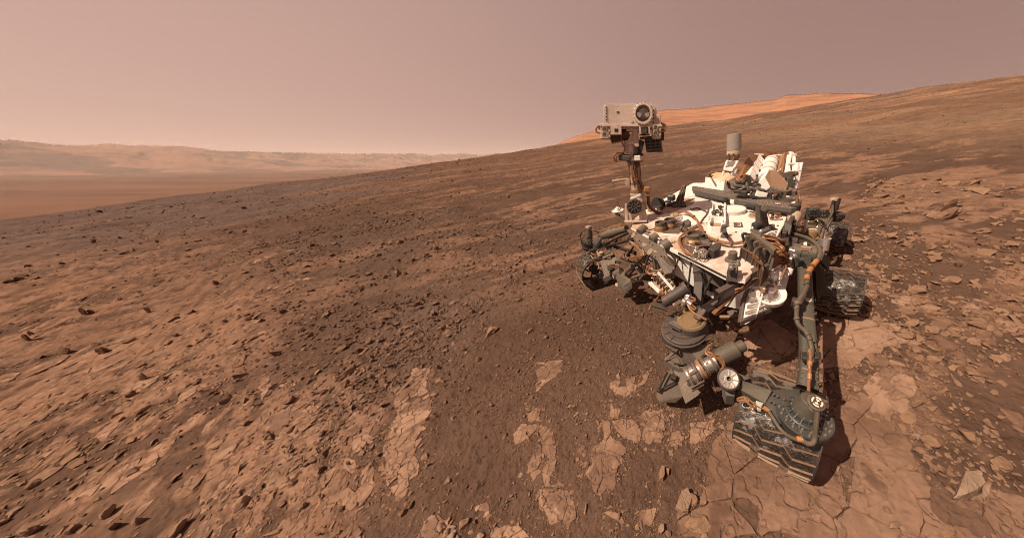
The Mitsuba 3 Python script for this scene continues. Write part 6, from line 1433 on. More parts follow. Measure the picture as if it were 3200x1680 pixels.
part('suspension_wires', merged([tube([(-0.094, 2.283, 0.939), (-0.046, 2.231, 0.918), (-0.006, 2.125, 0.910), (0.027, 2.029, 0.902), (0.043, 2.005, 0.871), (0.033, 2.027, 0.823), (0.059, 1.992, 0.801), (0.093, 1.904, 0.815)], .010, 7), tube([(-0.088, 2.276, 0.929), (-0.029, 2.194, 0.906), (0.011, 2.075, 0.886), (0.033, 2.033, 0.843)], .008, 7), tube([(0.048, 2.012, 0.902), (-0.028, 2.077, 0.862), (-0.110, 2.184, 0.806), (-0.133, 2.241, 0.810), (-0.114, 2.275, 0.836)], .006, 6), tube([(-0.092, 2.162, 0.795), (-0.028, 2.082, 0.843), (0.040, 2.001, 0.900)], .006, 6), tube([(0.068, 1.930, 0.815), (0.102, 1.892, 0.814), (0.128, 1.883, 0.796), (0.077, 1.880, 0.780), (0.057, 1.917, 0.792)], .010, 7)]), 'copper_cable')
part('hub_bracket', merged([prism([(-0.417, 2.517, 0.653), (-0.330, 2.479, 0.677), (-0.308, 2.399, 0.610), (-0.315, 2.349, 0.544), (-0.357, 2.361, 0.521), (-0.394, 2.420, 0.584)], V(.05, .06, 0), .003), prism([(-0.339, 2.419, 0.689), (-0.240, 2.406, 0.718), (-0.255, 2.373, 0.673), (-0.328, 2.393, 0.648)], .05), beam((-0.362, 2.350, 0.519), (-0.289, 2.345, 0.556), .05, .05)]), 'warm_grey', smooth=20)
part('hub_bracket__wires', merged([tube([(-0.324, 2.368, 0.685), (-0.299, 2.342, 0.675), (-0.254, 2.366, 0.672), (-0.205, 2.342, 0.675)], .006, 6), tube([(-0.444, 2.472, 0.645), (-0.420, 2.437, 0.623), (-0.431, 2.410, 0.599)], .005, 6), tube([(-0.300, 2.356, 0.676), (-0.268, 2.335, 0.657), (-0.205, 2.342, 0.655)], .004, 6)]), 'copper_cable')
part('drum_bracket', merged([cyl((-0.254, 2.382, 0.554), (-0.184, 2.342, 0.617), .038), cyl((-0.220, 2.353, 0.524), (-0.126, 2.304, 0.589), .040), cyl((-0.144, 2.260, 0.491), (-0.074, 2.239, 0.556), .034), prism([(-0.233, 2.320, 0.609), (-0.117, 2.254, 0.583), (-0.076, 2.205, 0.542), (-0.155, 2.221, 0.466), (-0.222, 2.293, 0.517)], .05, .003), cyl((-0.178, 2.330, 0.446), (-0.160, 2.307, 0.475), .05)]), 'warm_grey')
part('drum_bracket__ring', merged([ring((-0.167, 2.305, 0.469), V(-.3, -.9, .2), .056, .042, .02, 28), cyl((-0.239, 2.333, 0.470), (-0.211, 2.304, 0.469), .02), cyl((-0.281, 2.385, 0.532), (-0.252, 2.354, 0.531), .02), box((-0.126, 2.240, 0.431), .03, .02, .03)]), 'cream_paint')

# ------------------------------------------------------------------ left side: rear bogie, mid pivot, rocker arm down to the front wheel
part('side_frame', merged([beam((1.056, 1.829, 1.088), (1.480, 2.424, 1.243), .03, .09), beam((1.027, 1.723, 1.012), (1.107, 1.924, 1.124), .05, .04, V(1, 0, 0)), prism([(0.995, 1.757, 1.073), (1.080, 1.877, 1.136), (1.212, 2.055, 1.171), (1.270, 2.096, 1.082), (1.055, 1.750, 0.978), (0.998, 1.721, 0.989)], V(.03, .02, 0), .003)]), 'dark_grey', smooth=20)
part('side_box', prism([(1.077, 1.900, 1.198), (1.125, 1.899, 1.203), (1.112, 1.856, 1.177), (1.100, 1.834, 1.113), (1.069, 1.855, 1.112)], V(.03, .04, -.02), .004), 'violet_grey', smooth=20)
part('side_boot', lathe((1.374, 2.287, 1.236), V(-.14, -.26, -.26), [(0, .03), (.02, .046), (.07, .046), (.11, .028), (.18, .024), (.22, .036), (.28, .03)], 18), 'cream_paint')
part('side_fittings', merged([box((1.248, 2.051, 1.114), .05, .05, .07), cyl((1.221, 2.052, 1.171), (1.262, 2.069, 1.168), .012), cyl((1.210, 2.022, 1.147), (1.252, 2.031, 1.142), .010), box((0.974, 1.711, 1.105), .06, .05, .02), box((0.919, 1.597, 1.006), .05, .05, .06)]), 'dark_grey')
part('side_pad', prism([(0.982, 1.743, 1.110), (1.021, 1.732, 1.113), (1.003, 1.699, 1.097), (0.971, 1.719, 1.096)], .02), 'cream_paint')
part('side_white_block', prism([(1.255, 2.048, 1.035), (1.291, 2.038, 1.037), (1.295, 2.030, 0.977), (1.250, 2.022, 0.971)], V(.04, .03, -.05)), 'white_paint')
part('side_wires', merged([tube([(1.314, 2.190, 1.238), (1.406, 2.350, 1.276), (1.512, 2.541, 1.310), (1.545, 2.642, 1.336)], .010, 7), tube([(1.188, 1.964, 1.058), (1.194, 1.948, 1.036), (1.178, 1.937, 1.013)], .008, 6), tube([(1.478, 2.513, 1.313), (1.438, 2.365, 1.252), (1.438, 2.335, 1.228)], .012, 7)]), 'brown_cable')
part('rear_steering_arm', merged([prism([(1.769, 2.620, 1.154), (2.055, 2.720, 1.150), (2.088, 2.720, 1.107), (2.047, 2.700, 1.060), (1.773, 2.600, 1.090)], V(.06, .10, -.02), .003), box((1.721, 2.580, 1.132), .09, .08, .12, V(1, 0, 0), V(0, 1, 0), .006)]), 'blue_grey', smooth=20)
part('rear_steering_arm__bolts', dots([(1.656, 2.530, 1.178), (1.681, 2.530, 1.178), (1.706, 2.530, 1.178), (1.677, 2.530, 1.097), (1.721, 2.530, 1.097), (1.835, 2.600, 1.148), (1.846, 2.600, 1.109), (1.861, 2.600, 1.148), (1.872, 2.600, 1.109)], V(-.2, -1, 0), .008, .006), 'warm_grey')
part('rear_steering_arm__rings', merged([ring((1.671, 2.520, 1.134), V(-.1, -1, 0), .022, .014, .01, 18), ring((1.702, 2.520, 1.134), V(-.1, -1, 0), .022, .014, .01, 18)]), 'black_part')
part('rear_steer_gear', merged([lathe((2.087, 2.740, 1.089), UP, [(-.06, 0), (-.06, .06), (-.03, .075), (.02, .075), (.035, .05), (.04, 0)], 26)] + [box(V(*(2.087, 2.740, 1.089)) + V(math.cos(t) * .072, math.sin(t) * .072, -.005), .02, .014, .05, V(math.cos(t), math.sin(t), 0)) for t in np.arange(16) * np.pi / 8]), 'dark_grey')
part('rear_steer_motor', merged([lathe((2.017, 2.700, 1.150), UP + V(.02, 0, 0), [(0, 0), (0, .038), (.12, .036), (.12, 0)], 22), beam((1.968, 2.660, 1.144), (1.956, 2.660, 1.256), .02, .02, V(0, 1, 0))]), 'dark_grey')
part('rear_steer_motor__cap', lathe((1.993, 2.700, 1.244), UP + V(.02, 0, 0), [(0, .0), (0, .036), (.030, .036), (.034, .028), (.028, .016), (.028, 0)], 22), 'cream_paint')
part('bogie_link', merged([beam((1.949, 2.620, 1.079), (1.755, 2.400, 0.982), .03, .05, V(0, 1, 0)), beam((1.813, 2.500, 1.046), (1.630, 2.250, 0.925), .03, .04, V(0, 1, 0))]), 'warm_grey')
part('bogie_link__wraps', merged([tube([(1.963, 2.660, 1.208), (1.950, 2.620, 1.134), (1.882, 2.550, 1.067), (1.805, 2.450, 1.010), (1.752, 2.380, 0.965), (1.719, 2.320, 0.919)], .012, 7), tube([(1.730, 2.450, 1.057), (1.664, 2.420, 1.095), (1.672, 2.400, 1.111), (1.742, 2.420, 1.079), (1.780, 2.420, 1.027)], .011, 7), tube([(1.676, 2.450, 1.088), (1.695, 2.420, 1.070), (1.697, 2.380, 1.036), (1.669, 2.340, 0.976), (1.639, 2.320, 0.950)], .010, 7), tube([(1.819, 2.400, 0.950), (1.763, 2.350, 0.942), (1.707, 2.320, 0.941), (1.622, 2.280, 0.940)], .008, 7), tube([(1.765, 2.420, 1.027), (1.814, 2.420, 1.017), (1.814, 2.400, 0.991)], .006, 6)]), 'grey_hose')
part('bogie_link__orange_wires', merged([tube([(1.956, 2.650, 1.184), (1.940, 2.640, 1.147), (1.946, 2.620, 1.125)], .006, 6), tube([(1.754, 2.440, 1.060), (1.726, 2.400, 1.022), (1.693, 2.340, 0.976)], .005, 6), tube([(1.628, 2.280, 0.940), (1.679, 2.280, 0.946), (1.741, 2.300, 0.965), (1.801, 2.340, 0.976)], .005, 6)]), 'copper_cable')
part('bogie_rollers', merged([cyl((1.608, 2.450, 1.076), (1.719, 2.470, 1.065), .018), cyl((1.593, 2.420, 1.039), (1.711, 2.440, 1.025), .018)]), 'brass_metal')
part('bogie_roller_frame', merged([beam((1.597, 2.450, 1.094), (1.580, 2.400, 1.019), .02, .03, V(0, 1, 0)), beam((1.717, 2.470, 1.084), (1.701, 2.420, 1.014), .02, .03, V(0, 1, 0)), box((1.649, 2.420, 1.014), .10, .06, .03), beam((1.580, 2.400, 1.019), (1.551, 2.360, 0.992), .015, .02, V(0, 1, 0))]), 'bare_metal')
part('bogie_pivot', merged([lathe((1.591, 2.320, 0.950), UP + V(.03, 0, 0), [(-.02, 0), (-.02, .052), (.07, .050), (.08, .04), (.08, 0)], 28), cyl((1.627, 2.320, 0.972), (1.628, 2.280, 0.940), .03)]), 'ochre_top')
part('bogie_actuator', merged([lathe((1.743, 2.360, 0.930), UP, [(-.10, 0), (-.10, .046), (-.06, .05), (-.04, .04), (0, .044), (.02, .03), (.035, .02), (.05, 0)], 24), cyl((1.721, 2.400, 0.994), (1.763, 2.420, 1.002), .02), cyl((1.728, 2.360, 0.961), (1.786, 2.400, 0.982), .018), cyl((1.809, 2.450, 0.994), (1.902, 2.480, 0.961), .026, .018)]), 'bare_metal')
part('bogie_cylinder', merged([lathe((1.678, 2.250, 0.879), UP + V(0, .2, 0), [(-.02, 0), (-.02, .05), (.08, .052), (.085, .045), (.085, 0)], 26), prism([(1.620, 2.200, 0.886), (1.679, 2.220, 0.888), (1.632, 2.150, 0.866), (1.572, 2.120, 0.871)], V(.02, .05, 0))]), 'bare_metal')
part('bogie_tag', prism([(1.657, 2.240, 0.952), (1.780, 2.320, 0.960), (1.794, 2.320, 0.950), (1.680, 2.240, 0.934)], V(0, .02, -.01)), 'white_paint')
part('bogie_white_pad', prism([(1.273, 1.913, 1.021), (1.287, 1.898, 1.030), (1.289, 1.889, 1.000), (1.278, 1.909, 0.991)], V(.02, .04, 0)), 'white_paint')
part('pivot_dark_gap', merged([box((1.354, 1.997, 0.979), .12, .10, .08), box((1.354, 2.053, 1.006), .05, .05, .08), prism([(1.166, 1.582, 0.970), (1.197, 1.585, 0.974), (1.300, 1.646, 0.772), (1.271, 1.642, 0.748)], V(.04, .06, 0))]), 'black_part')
# mid pivot block
pv = V(*(1.097, 1.620, 1.047))
part('rocker_pivot', merged([lathe(pv - AXLE * .075, AXLE, [(0, 0), (0, .05), (.01, .058), (.055, .058), (.058, .050), (.095, .050), (.098, .058), (.14, .058), (.15, .05), (.15, 0)], 30)]), 'green_grey')
part('rocker_pivot__box', prism([(0.990, 1.519, 1.054), (1.061, 1.492, 1.064), (1.069, 1.482, 1.008), (1.035, 1.487, 0.995), (1.005, 1.513, 1.000)], V(.02, .06, -.04), .004), 'green_grey', smooth=20)
part('rocker_pivot__bolt_plate', merged([prism([(0.973, 1.482, 1.061), (1.003, 1.471, 1.065), (1.005, 1.466, 1.038), (0.978, 1.482, 1.034)], V(.005, .02, -.01), .002), lathe((0.983, 1.461, 1.059), V(-.3, -.7, .6), [(0, 0), (0, .012), (.008, .011), (.008, .005), (.012, .004), (.012, 0)], 16)]), 'blue_grey')
part('rocker_pivot__label_plate', merged([box(pv + V(-.02, -.035, .042), .06, .02, .03)]), 'tan_plate')
part('rocker_pivot__chips', merged([box((1.023, 1.637, 1.042), .04, .05, .07), box((0.981, 1.570, 1.009), .03, .04, .06), cyl((1.000, 1.584, 1.033), (1.023, 1.588, 1.036), .02), cyl((0.999, 1.614, 0.976), (1.005, 1.577, 0.973), .018), box((1.000, 1.616, 0.957), .03, .03, .07)]), 'bare_metal')
part('rocker_pivot__cheek', merged([prism([(1.131, 1.564, 1.044), (1.185, 1.599, 1.054), (1.206, 1.602, 0.997), (1.171, 1.579, 0.960)], V(.02, .05, -.02), .003), beam((1.166, 1.584, 1.010), (1.242, 1.687, 1.071), .02, .03, V(1, 0, 0))]), 'dark_grey')
# rocker arm: a tapering beam, flattened, from the pivot to the front hub
rk = [((1.065, 1.543, 0.995), .040), ((1.026, 1.458, 0.956), .037), ((0.953, 1.300, 0.884), .037), ((0.886, 1.147, 0.814), .037), ((0.835, 1.022, 0.749), .039), ((0.793, 0.931, 0.694), .040), ((0.762, 0.871, 0.649), .044)]
rv, rf = [], []
nn = 20
for i, (c, w) in enumerate(rk):
    c = V(*c)
    t = unit(V(*rk[min(i + 1, 6)][0]) - V(*rk[max(i - 1, 0)][0]))
    s = unit(np.cross(t, UP))
    b = np.cross(s, t)
    for k in range(nn):
        q = 2 * np.pi * k / nn
        cx_, sx_ = math.cos(q), math.sin(q)
        rv.append(c + s * w * np.sign(cx_) * abs(cx_) ** .6 + b * w * .9 * np.sign(sx_) * abs(sx_) ** .6)
for i in range(6):
    for k in range(nn):
        a, b = i * nn + k, i * nn + (k + 1) % nn
        rf += [[a, b, b + nn], [a, b + nn, a + nn]]
rm_ = trimesh.Trimesh(np.array(rv), np.array(rf), process=False)
part('rocker_arm', (np.array(rv), np.array(rf)), 'green_grey', smooth=35)


def on_arm(i, f, side, lift=.9):
    """A point on the upper face of the rocker arm between stations i and i + 1."""
    c = V(*rk[i][0]) * (1 - f) + V(*rk[i + 1][0]) * f
    w = rk[i][1] * (1 - f) + rk[i + 1][1] * f
    t = unit(V(*rk[i + 1][0]) - V(*rk[i][0]))
    s = unit(np.cross(t, UP))
    return c + s * w * side + np.cross(s, t) * w * .9 * lift * (1 if np.cross(s, t)[2] > 0 else -1), np.cross(s, t) * (1 if np.cross(s, t)[2] > 0 else -1), s


riv = [on_arm(i, f, sd, .96) for i, f, sd in ((0, .1, -.7), (0, .1, .7), (0, .8, -.7), (0, .8, .7), (1, .9, -.7), (2, .1, .75), (1, .75, .75), (2, .55, -.7), (2, .6, 0), (2, .62, .7), (2, .75, -.7), (2, .4, .8), (1, .6, .8), (4, .9, -.7), (4, .9, .7), (5, .3, .7), (5, .3, -.7), (5, .6, -.75), (5, .6, .75), (5, .9, .75), (5, .9, -.75))]
part('rocker_arm__rivets', merged([dots([p], n_, .0045, .003, 8) for p, n_, _ in riv]), 'warm_grey')
part('rocker_arm__collar', merged([tube([on_arm(2, .95, s, math.sqrt(max(0, 1 - abs(s) ** 3))+.02)[0] for s in np.linspace(-1, 1, 9)], .004, 6), tube([on_arm(5, .05, s, math.sqrt(max(0, 1 - abs(s) ** 3))+.02)[0] for s in np.linspace(-1, 1, 9)], .003, 6)]), 'tan_plate')
bp, bn, bs = on_arm(2, .26, -.12, 1.0)
part('rocker_arm__badge', lathe(bp - bn * .002, bn, [(0, 0), (0, .027), (.004, .026), (.004, 0)], 32), 'blue_grey')
bt = np.cross(bn, bs)
bt = bt if bt[1] > 0 else -bt
bs = np.cross(bt, bn)
sh = [(-.020, .012), (-.018, .018), (-.008, .016), (0, .021), (.008, .016), (.018, .018), (.020, .012), (.018, -.006), (.010, -.014), (0, -.020), (-.010, -.014), (-.018, -.006)]
sh = [(.72 * x, .72 * y) for x, y in sh]
part('rocker_arm__badge_shield', prism([bp + bn * .0045 + bs * x + bt * y for x, y in sh], bn * -.002), 'cream_print', smooth=False)
part('rocker_arm__badge_top', prism([bp + bn * .0055 + bs * x + bt * y for x, y in ((-.011, .004), (-.011, .010), (-.004, .009), (0, .012), (.004, .009), (.011, .010), (.011, .004))], bn * -.002), 'red_print', smooth=False)
part('rocker_arm__badge_banner', prism([bp + bn * .0062 + bs * x + bt * y for x, y in ((-.017, -.003), (-.017, .002), (.0, .004), (.017, .002), (.017, -.003), (0, -.0015))], bn * -.002), 'cream_paint', smooth=False)
hose = [(1.159, 1.962, 1.094), (1.172, 1.866, 1.105), (1.151, 1.703, 1.123), (1.152, 1.611, 1.112), (1.128, 1.527, 1.090), (1.081, 1.456, 1.066), (1.030, 1.413, 1.046), (0.987, 1.373, 1.022), (0.951, 1.327, 0.997), (0.919, 1.268, 0.972), (0.872, 1.216, 0.946), (0.834, 1.186, 0.918)]
part('arm_hose', tube(hose, .013, 10), 'grey_hose')
part('arm_hose', tube([(0.834, 1.186, 0.918), (0.804, 1.131, 0.894), (0.787, 1.090, 0.872), (0.786, 1.061, 0.858), (0.794, 1.019, 0.854), (0.794, 0.982, 0.835), (0.787, 0.945, 0.810), (0.772, 0.919, 0.790)], .0115, 10), 'grey_hose')
part('arm_hose__inner_loop', tube([(0.834, 1.019, 0.829), (0.831, 0.980, 0.794), (0.823, 0.953, 0.770), (0.782, 0.910, 0.770)], .009, 8), 'grey_hose')
for a, b in (((1.045, 1.418, 1.068), (1.011, 1.391, 1.046)), ((0.997, 1.382, 1.034), (0.969, 1.354, 1.018)), ((0.950, 1.331, 1.008), (0.935, 1.304, 0.996))):
    part('arm_hose__orange_wrap', cyl(a, b, .0155, n=16), 'orange_wrap')
part('arm_hose__clamp', merged([ring((0.923, 1.280, 0.984), V(0, -.8, -.5), .0165, .010, .008, 16), ring((0.830, 1.178, 0.917), V(-.1, -.8, -.5), .019, .010, .022, 16), ring((0.814, 1.154, 0.904), V(0, -.8, -.5), .015, .009, .010, 16), ring((0.788, 1.094, 0.878), V(0, -.8, -.5), .015, .009, .012, 16), ring((0.794, 1.002, 0.850), V(.2, -.7, -.4), .0145, .009, .006, 16), ring((0.795, 0.980, 0.840), V(.2, -.7, -.4), .0145, .009, .006, 16)]), 'warm_grey')
part('arm_clip', merged([box((0.836, 1.193, 0.914), .05, .04, .04), beam((0.759, 0.952, 0.793), (0.756, 0.933, 0.765), .012, .03, V(1, 0, 0)), beam((0.813, 0.941, 0.802), (0.812, 0.925, 0.775), .012, .03, V(1, 0, 0)), beam((0.746, 0.929, 0.769), (0.813, 0.922, 0.780), .014, .02), box((0.773, 0.917, 0.775), .03, .04, .03)]), 'dark_grey')
part('arm_copper_lead', merged([tube([(0.774, 0.940, 0.818), (0.768, 0.918, 0.800), (0.754, 0.890, 0.780), (0.741, 0.863, 0.760), (0.726, 0.834, 0.735), (0.709, 0.799, 0.714)], .0065, 8), tube([(0.769, 0.936, 0.812), (0.768, 0.915, 0.799), (0.746, 0.882, 0.778), (0.742, 0.859, 0.755), (0.723, 0.826, 0.734)], .005, 7)]), 'copper_cable')
part('arm_copper_lead__sleeves', merged([cyl((0.757, 0.897, 0.786), (0.748, 0.881, 0.775), .010, n=12), cyl((0.737, 0.855, 0.757), (0.728, 0.837, 0.741), .009, n=12)]), 'orange_wrap')

# front hub: flanged housing, capped steering motor, link and end wheel
hb = V(*(0.730, 0.808, 0.573))
hn_ = unit(V(-.02, -.10, 1))
HS = .77
part('front_hub', lathe(hb, hn_, [(-.05, 0), (-.05, .135 * HS), (-.02, .150 * HS), (0, .150 * HS), (.004, .146 * HS), (.004, .108 * HS), (.012, .106 * HS), (.016, .098 * HS), (.016, .082 * HS), (.032, .078 * HS), (.034, .070 * HS), (.034, 0)], 56), 'blue_grey')
a_, u_, w_ = frame(hn_)
for t_ in np.arange(20) * 2 * np.pi / 20:
    part('front_hub__bolt', dots([hb + hn_ * .005 + (u_ * math.cos(t_) + w_ * math.sin(t_)) * .131 * HS], hn_, .0052, .006, 10), 'bare_metal')
for k in range(16):
    t_ = k * 2 * np.pi / 16
    part('front_hub__gusset', prism([hb + hn_ * .014 + (u_ * math.cos(t_) + w_ * math.sin(t_)) * .082 * HS, hb + hn_ * .032 + (u_ * math.cos(t_) + w_ * math.sin(t_)) * .080 * HS, hb + hn_ * .004 + (u_ * math.cos(t_) + w_ * math.sin(t_)) * .116 * HS], np.cross(hn_, u_ * math.cos(t_) + w_ * math.sin(t_)) * .005), 'blue_grey', smooth=False)
    t_ += .19
    part('front_hub__socket_bolt', dots([hb + hn_ * .005 + (u_ * math.cos(t_) + w_ * math.sin(t_)) * .112 * HS], hn_, .005, .007, 10), 'bare_metal')
part('front_hub__rim_bolts', dots([hb + hn_ * .034 + (u_ * math.cos(t_) + w_ * math.sin(t_)) * .074 * HS for t_ in np.arange(14) * 2 * np.pi / 14], hn_, .0035, .004, 8), 'bare_metal')
part('front_hub__cone', lathe(hb + hn_ * .03, hn_ + V(.10, .02, 0), [(0, .068 * HS), (.02, .062 * HS), (.035, .060 * HS), (.06, .052 * HS), (.063, .046 * HS), (.063, 0)], 40), 'green_grey')
mt = V(*(0.724, 0.761, 0.697))
mbase = V(*(0.735, 0.788, 0.631))
part('steering_motor', cyl(mbase, mt - (mt - mbase) * .12, .024, .024, 36), 'cream_paint')
part('steering_motor__cap', cyl(mt - unit(mt - mbase) * .018, mt, .033, .033, 40), 'warm_grey')
roundel('steering_motor__mark', mt + unit(mt - mbase) * .0005, mt - mbase, .026, 'cream_print', 'dark_grey')
part('steering_motor__screws', dots([mt + V(-.029, 0, 0), mt + V(.029, 0, 0)], mt - mbase, .003, .002, 8), 'bare_metal')
link = [(0.473, 0.946, 0.582), (0.502, 0.948, 0.625), (0.618, 0.886, 0.630), (0.657, 0.891, 0.625), (0.747, 0.891, 0.624), (0.690, 0.827, 0.591), (0.615, 0.803, 0.560), (0.579, 0.855, 0.572)]
part('hub_link', prism([(0.476, 0.938, 0.581), (0.502, 0.946, 0.625), (0.618, 0.887, 0.625), (0.578, 0.855, 0.572)], V(.02, .03, -.09), .005), 'green_grey', smooth=20)
part('hub_link__web', prism([(0.628, 0.902, 0.613), (0.756, 0.902, 0.617), (0.713, 0.810, 0.571), (0.604, 0.776, 0.536), (0.591, 0.823, 0.555), (0.577, 0.856, 0.572)], V(.01, .02, -.05), .003), 'blue_grey', smooth=20)
part('hub_link__web_bolts', dots([(0.619, 0.876, 0.609), (0.636, 0.869, 0.605), (0.598, 0.855, 0.589), (0.614, 0.847, 0.585), (0.663, 0.860, 0.597)], hn_, .0055, .006, 10), 'warm_grey')
part('hub_link__end_block', prism([(0.429, 1.020, 0.586), (0.478, 1.017, 0.611), (0.516, 0.998, 0.612), (0.555, 0.977, 0.604), (0.510, 0.966, 0.598), (0.474, 0.943, 0.572), (0.463, 0.919, 0.548), (0.425, 0.927, 0.545), (0.419, 0.964, 0.558)], V(.01, .02, -.08), .003), 'grey_paint', smooth=20)
ew = V(*(0.433, 0.951, 0.628))
en = unit(V(-.25, -.75, 1))
part('end_wheel', lathe(ew, en, [(-.035, 0), (-.035, .052), (.0, .054), (.004, .048), (.0, .040), (-.006, .030), (.002, .020), (.004, .016), (-.012, .012), (-.014, 0)], 40), 'dark_grey')
part('end_wheel__disc', lathe(ew + en * .001, en, [(0, .046), (.004, .044), (.001, .020), (.006, .018), (.006, .011), (0, .010)], 36), 'bare_metal')
a2, u2, w2 = frame(en)
part('end_wheel__spokes', merged([beam(ew + en * .004 + (u2 * math.cos(t) + w2 * math.sin(t)) * .018, ew + en * .005 + (u2 * math.cos(t) + w2 * math.sin(t)) * .042, .006, .006, en) for t in np.arange(8) * np.pi / 4]), 'bare_metal')
part('hub_link__wires', merged([tube([(0.459, 0.883, 0.573), (0.477, 0.875, 0.594), (0.496, 0.870, 0.595), (0.517, 0.851, 0.585), (0.541, 0.836, 0.576), (0.568, 0.831, 0.573)], .005, 7), tube([(0.461, 0.884, 0.563), (0.473, 0.872, 0.573), (0.490, 0.866, 0.584), (0.507, 0.844, 0.573), (0.535, 0.838, 0.566)], .005, 7), tube([(0.485, 0.871, 0.594), (0.500, 0.847, 0.583), (0.524, 0.837, 0.574)], .004, 7)]), 'copper_cable')
part('hub_link__clip', merged([prism([(0.532, 0.855, 0.597), (0.562, 0.844, 0.594), (0.549, 0.834, 0.582), (0.547, 0.827, 0.571), (0.533, 0.830, 0.574)], .012, .002)]), 'pale_blue', smooth=20)
part('hub_link__connector', cyl((0.558, 0.831, 0.582), (0.580, 0.818, 0.573), .010, n=12), 'orange_wrap')
part('hub_hose', tube([(0.575, 0.815, 0.577), (0.584, 0.784, 0.569), (0.593, 0.749, 0.561), (0.611, 0.723, 0.555), (0.638, 0.709, 0.551), (0.657, 0.705, 0.553)], .008, 9), 'grey_hose')
part('hub_hose', tube([(0.661, 0.701, 0.558), (0.676, 0.689, 0.553), (0.695, 0.685, 0.560), (0.707, 0.697, 0.577), (0.709, 0.709, 0.609), (0.715, 0.726, 0.642), (0.721, 0.742, 0.669)], .010, 9), 'grey_hose')
part('hub_hose__plug', merged([cyl((0.643, 0.707, 0.555), (0.661, 0.701, 0.558), .011, n=14)]), 'orange_wrap')
part('hub_hose__collar', ring((0.661, 0.701, 0.558), V(1, -.1, 0), .013, .008, .005, 18), 'bare_metal')
part('mid_hub', merged([ring((1.398, 1.859, 0.728), V(-.6, .1, .6), .036, .022, .03, 24), lathe((1.398, 1.859, 0.728), V(-.6, .1, .6), [(-.02, 0), (-.02, .03), (0, .02), (0, 0)], 20), cyl((1.431, 1.826, 0.667), (1.453, 1.843, 0.701), .04), beam((1.346, 1.826, 0.798), (1.333, 1.817, 0.856), .04, .02)]), 'grey_paint')
part('mid_hub__lead', tube([(1.322, 1.772, 0.869), (1.371, 1.795, 0.817), (1.385, 1.784, 0.757), (1.404, 1.784, 0.719)], .008, 7), 'orange_wrap')
part('mid_wheel_arm', merged([beam((1.259, 1.690, 0.913), (1.385, 1.758, 0.674), .07, .07, V(1, 0, 0)), beam((1.318, 1.776, 0.969), (1.516, 1.937, 0.829), .05, .06)]), 'dark_grey')
part('lower_strut', merged([beam((0.778, 1.180, 0.422), (0.860, 1.142, 0.426), .02, .05), prism([(0.767, 1.177, 0.430), (0.776, 1.176, 0.441), (0.844, 1.139, 0.424), (0.831, 1.140, 0.403), (0.765, 1.168, 0.419)], .02)]), 'grey_paint')

# ------------------------------------------------------------------ rocks one can tell apart


def boulder(seed, sx, sy, sz, rough=.22, layers=0., sub=3):
    """A broken rock: an icosphere cut by random planes, dented by noise, optionally stepped into beds."""
    g = np.random.default_rng(seed)
    m = trimesh.creation.icosphere(subdivisions=sub)
    v = np.array(m.vertices)
    for _ in range(9):
        n = unit(g.normal(0, 1, 3))
        d = g.uniform(.50, .85)
        over = np.maximum(v @ n - d, 0)
        v = v - over[:, None] * n
    v = v * (1 + (meshkit.fbm(v * 1.6 + seed, 4, seed) - .5) * rough * 2)[:, None]
    if layers:
        q = v[:, 2] * layers + meshkit.noise(v * 2 + seed)
        step = np.abs((q % 1) - .5)
        v[:, :2] *= (1 - .16 * smooth(.30, .5, step))[:, None]
    return v * V(sx, sy, sz), np.array(m.faces)


def rock(xy, w, d, h, material, label, category='rock', seed=0, yaw=0., sink=.22, group=None, key='rock', tilt=(0, 0), layers=0., rough=.22, sub=3):
    v, f = boulder(seed, w / 2, d / 2, h / 2, rough, layers, sub)
    c, s = math.cos(yaw), math.sin(yaw)
    v = np.column_stack([v[:, 0] * c - v[:, 1] * s, v[:, 0] * s + v[:, 1] * c, v[:, 2] + v[:, 0] * tilt[0] + v[:, 1] * tilt[1]])
    v[:, 2] += v[:, 0] * SA + v[:, 1] * SB + float(ground_z(*xy)) + h * (.5 - sink)
    v[:, :2] += xy
    return put(key, (v, f), material, label, category, group, smooth=32)


def slab(pts, thick, material, label, tilt=.0, seed=0, lift=.0, key='slab', category='slab'):
    g = np.random.default_rng(seed)
    m = slab_mesh(shapely.Polygon(pts).buffer(0), thick, g, tilt, under=-lift if lift else .01)
    return put(key, m, material, label, category, smooth=25)


slab([(1.507, 0.742), (1.541, 0.738), (1.573, 0.735), (1.555, 0.713), (1.540, 0.692), (1.470, 0.664), (1.421, 0.653), (1.372, 0.653), (1.399, 0.669), (1.431, 0.687), (1.467, 0.715)], .050, 'grey_stone', 'large pale grey cracked slab with hard black shadow along its edge, lower right', .05, 3)
slab([(1.547, 0.695), (1.574, 0.696), (1.524, 0.658), (1.498, 0.645), (1.507, 0.675)], .030, 'grey_stone', 'small wedge of pale grey rock leaning beside the large grey slab', .10, 4)
rock((1.072, 0.589), 0.0597, 0.0298, .030, 'grey_stone', 'dark grey flat-topped rock at the bottom edge right of the front wheel', seed=5, yaw=.2)
rock((0.998, 0.685), 0.0264, 0.0381, .018, 'grey_stone', 'small rectangular grey stone in the gravel pocket beside the front wheel', seed=6)
rock((1.069, 0.769), 0.0653, 0.0342, .016, 'grey_stone', 'broad angular grey stone in the middle of the gravel pocket', seed=7, yaw=-.2)
rock((0.855, 0.607), 0.0277, 0.0416, .022, 'grey_stone', 'upright grey block on the bedrock below the front wheel', seed=8)
rock((0.782, 0.630), 0.0482, 0.0255, .022, 'grey_stone', 'grey broken stone with a hollow under it, below the front wheel', seed=9)
rock((1.492, 0.878), 0.0859, 0.0562, .060, 'tan_stone', 'big ochre block with a black shadow at its left end', seed=10, yaw=-.35)
rock((1.463, 0.917), 0.0577, 0.0305, .035, 'grey_stone', 'grey oblong stone half hidden behind the ochre block', seed=11, yaw=-.5)
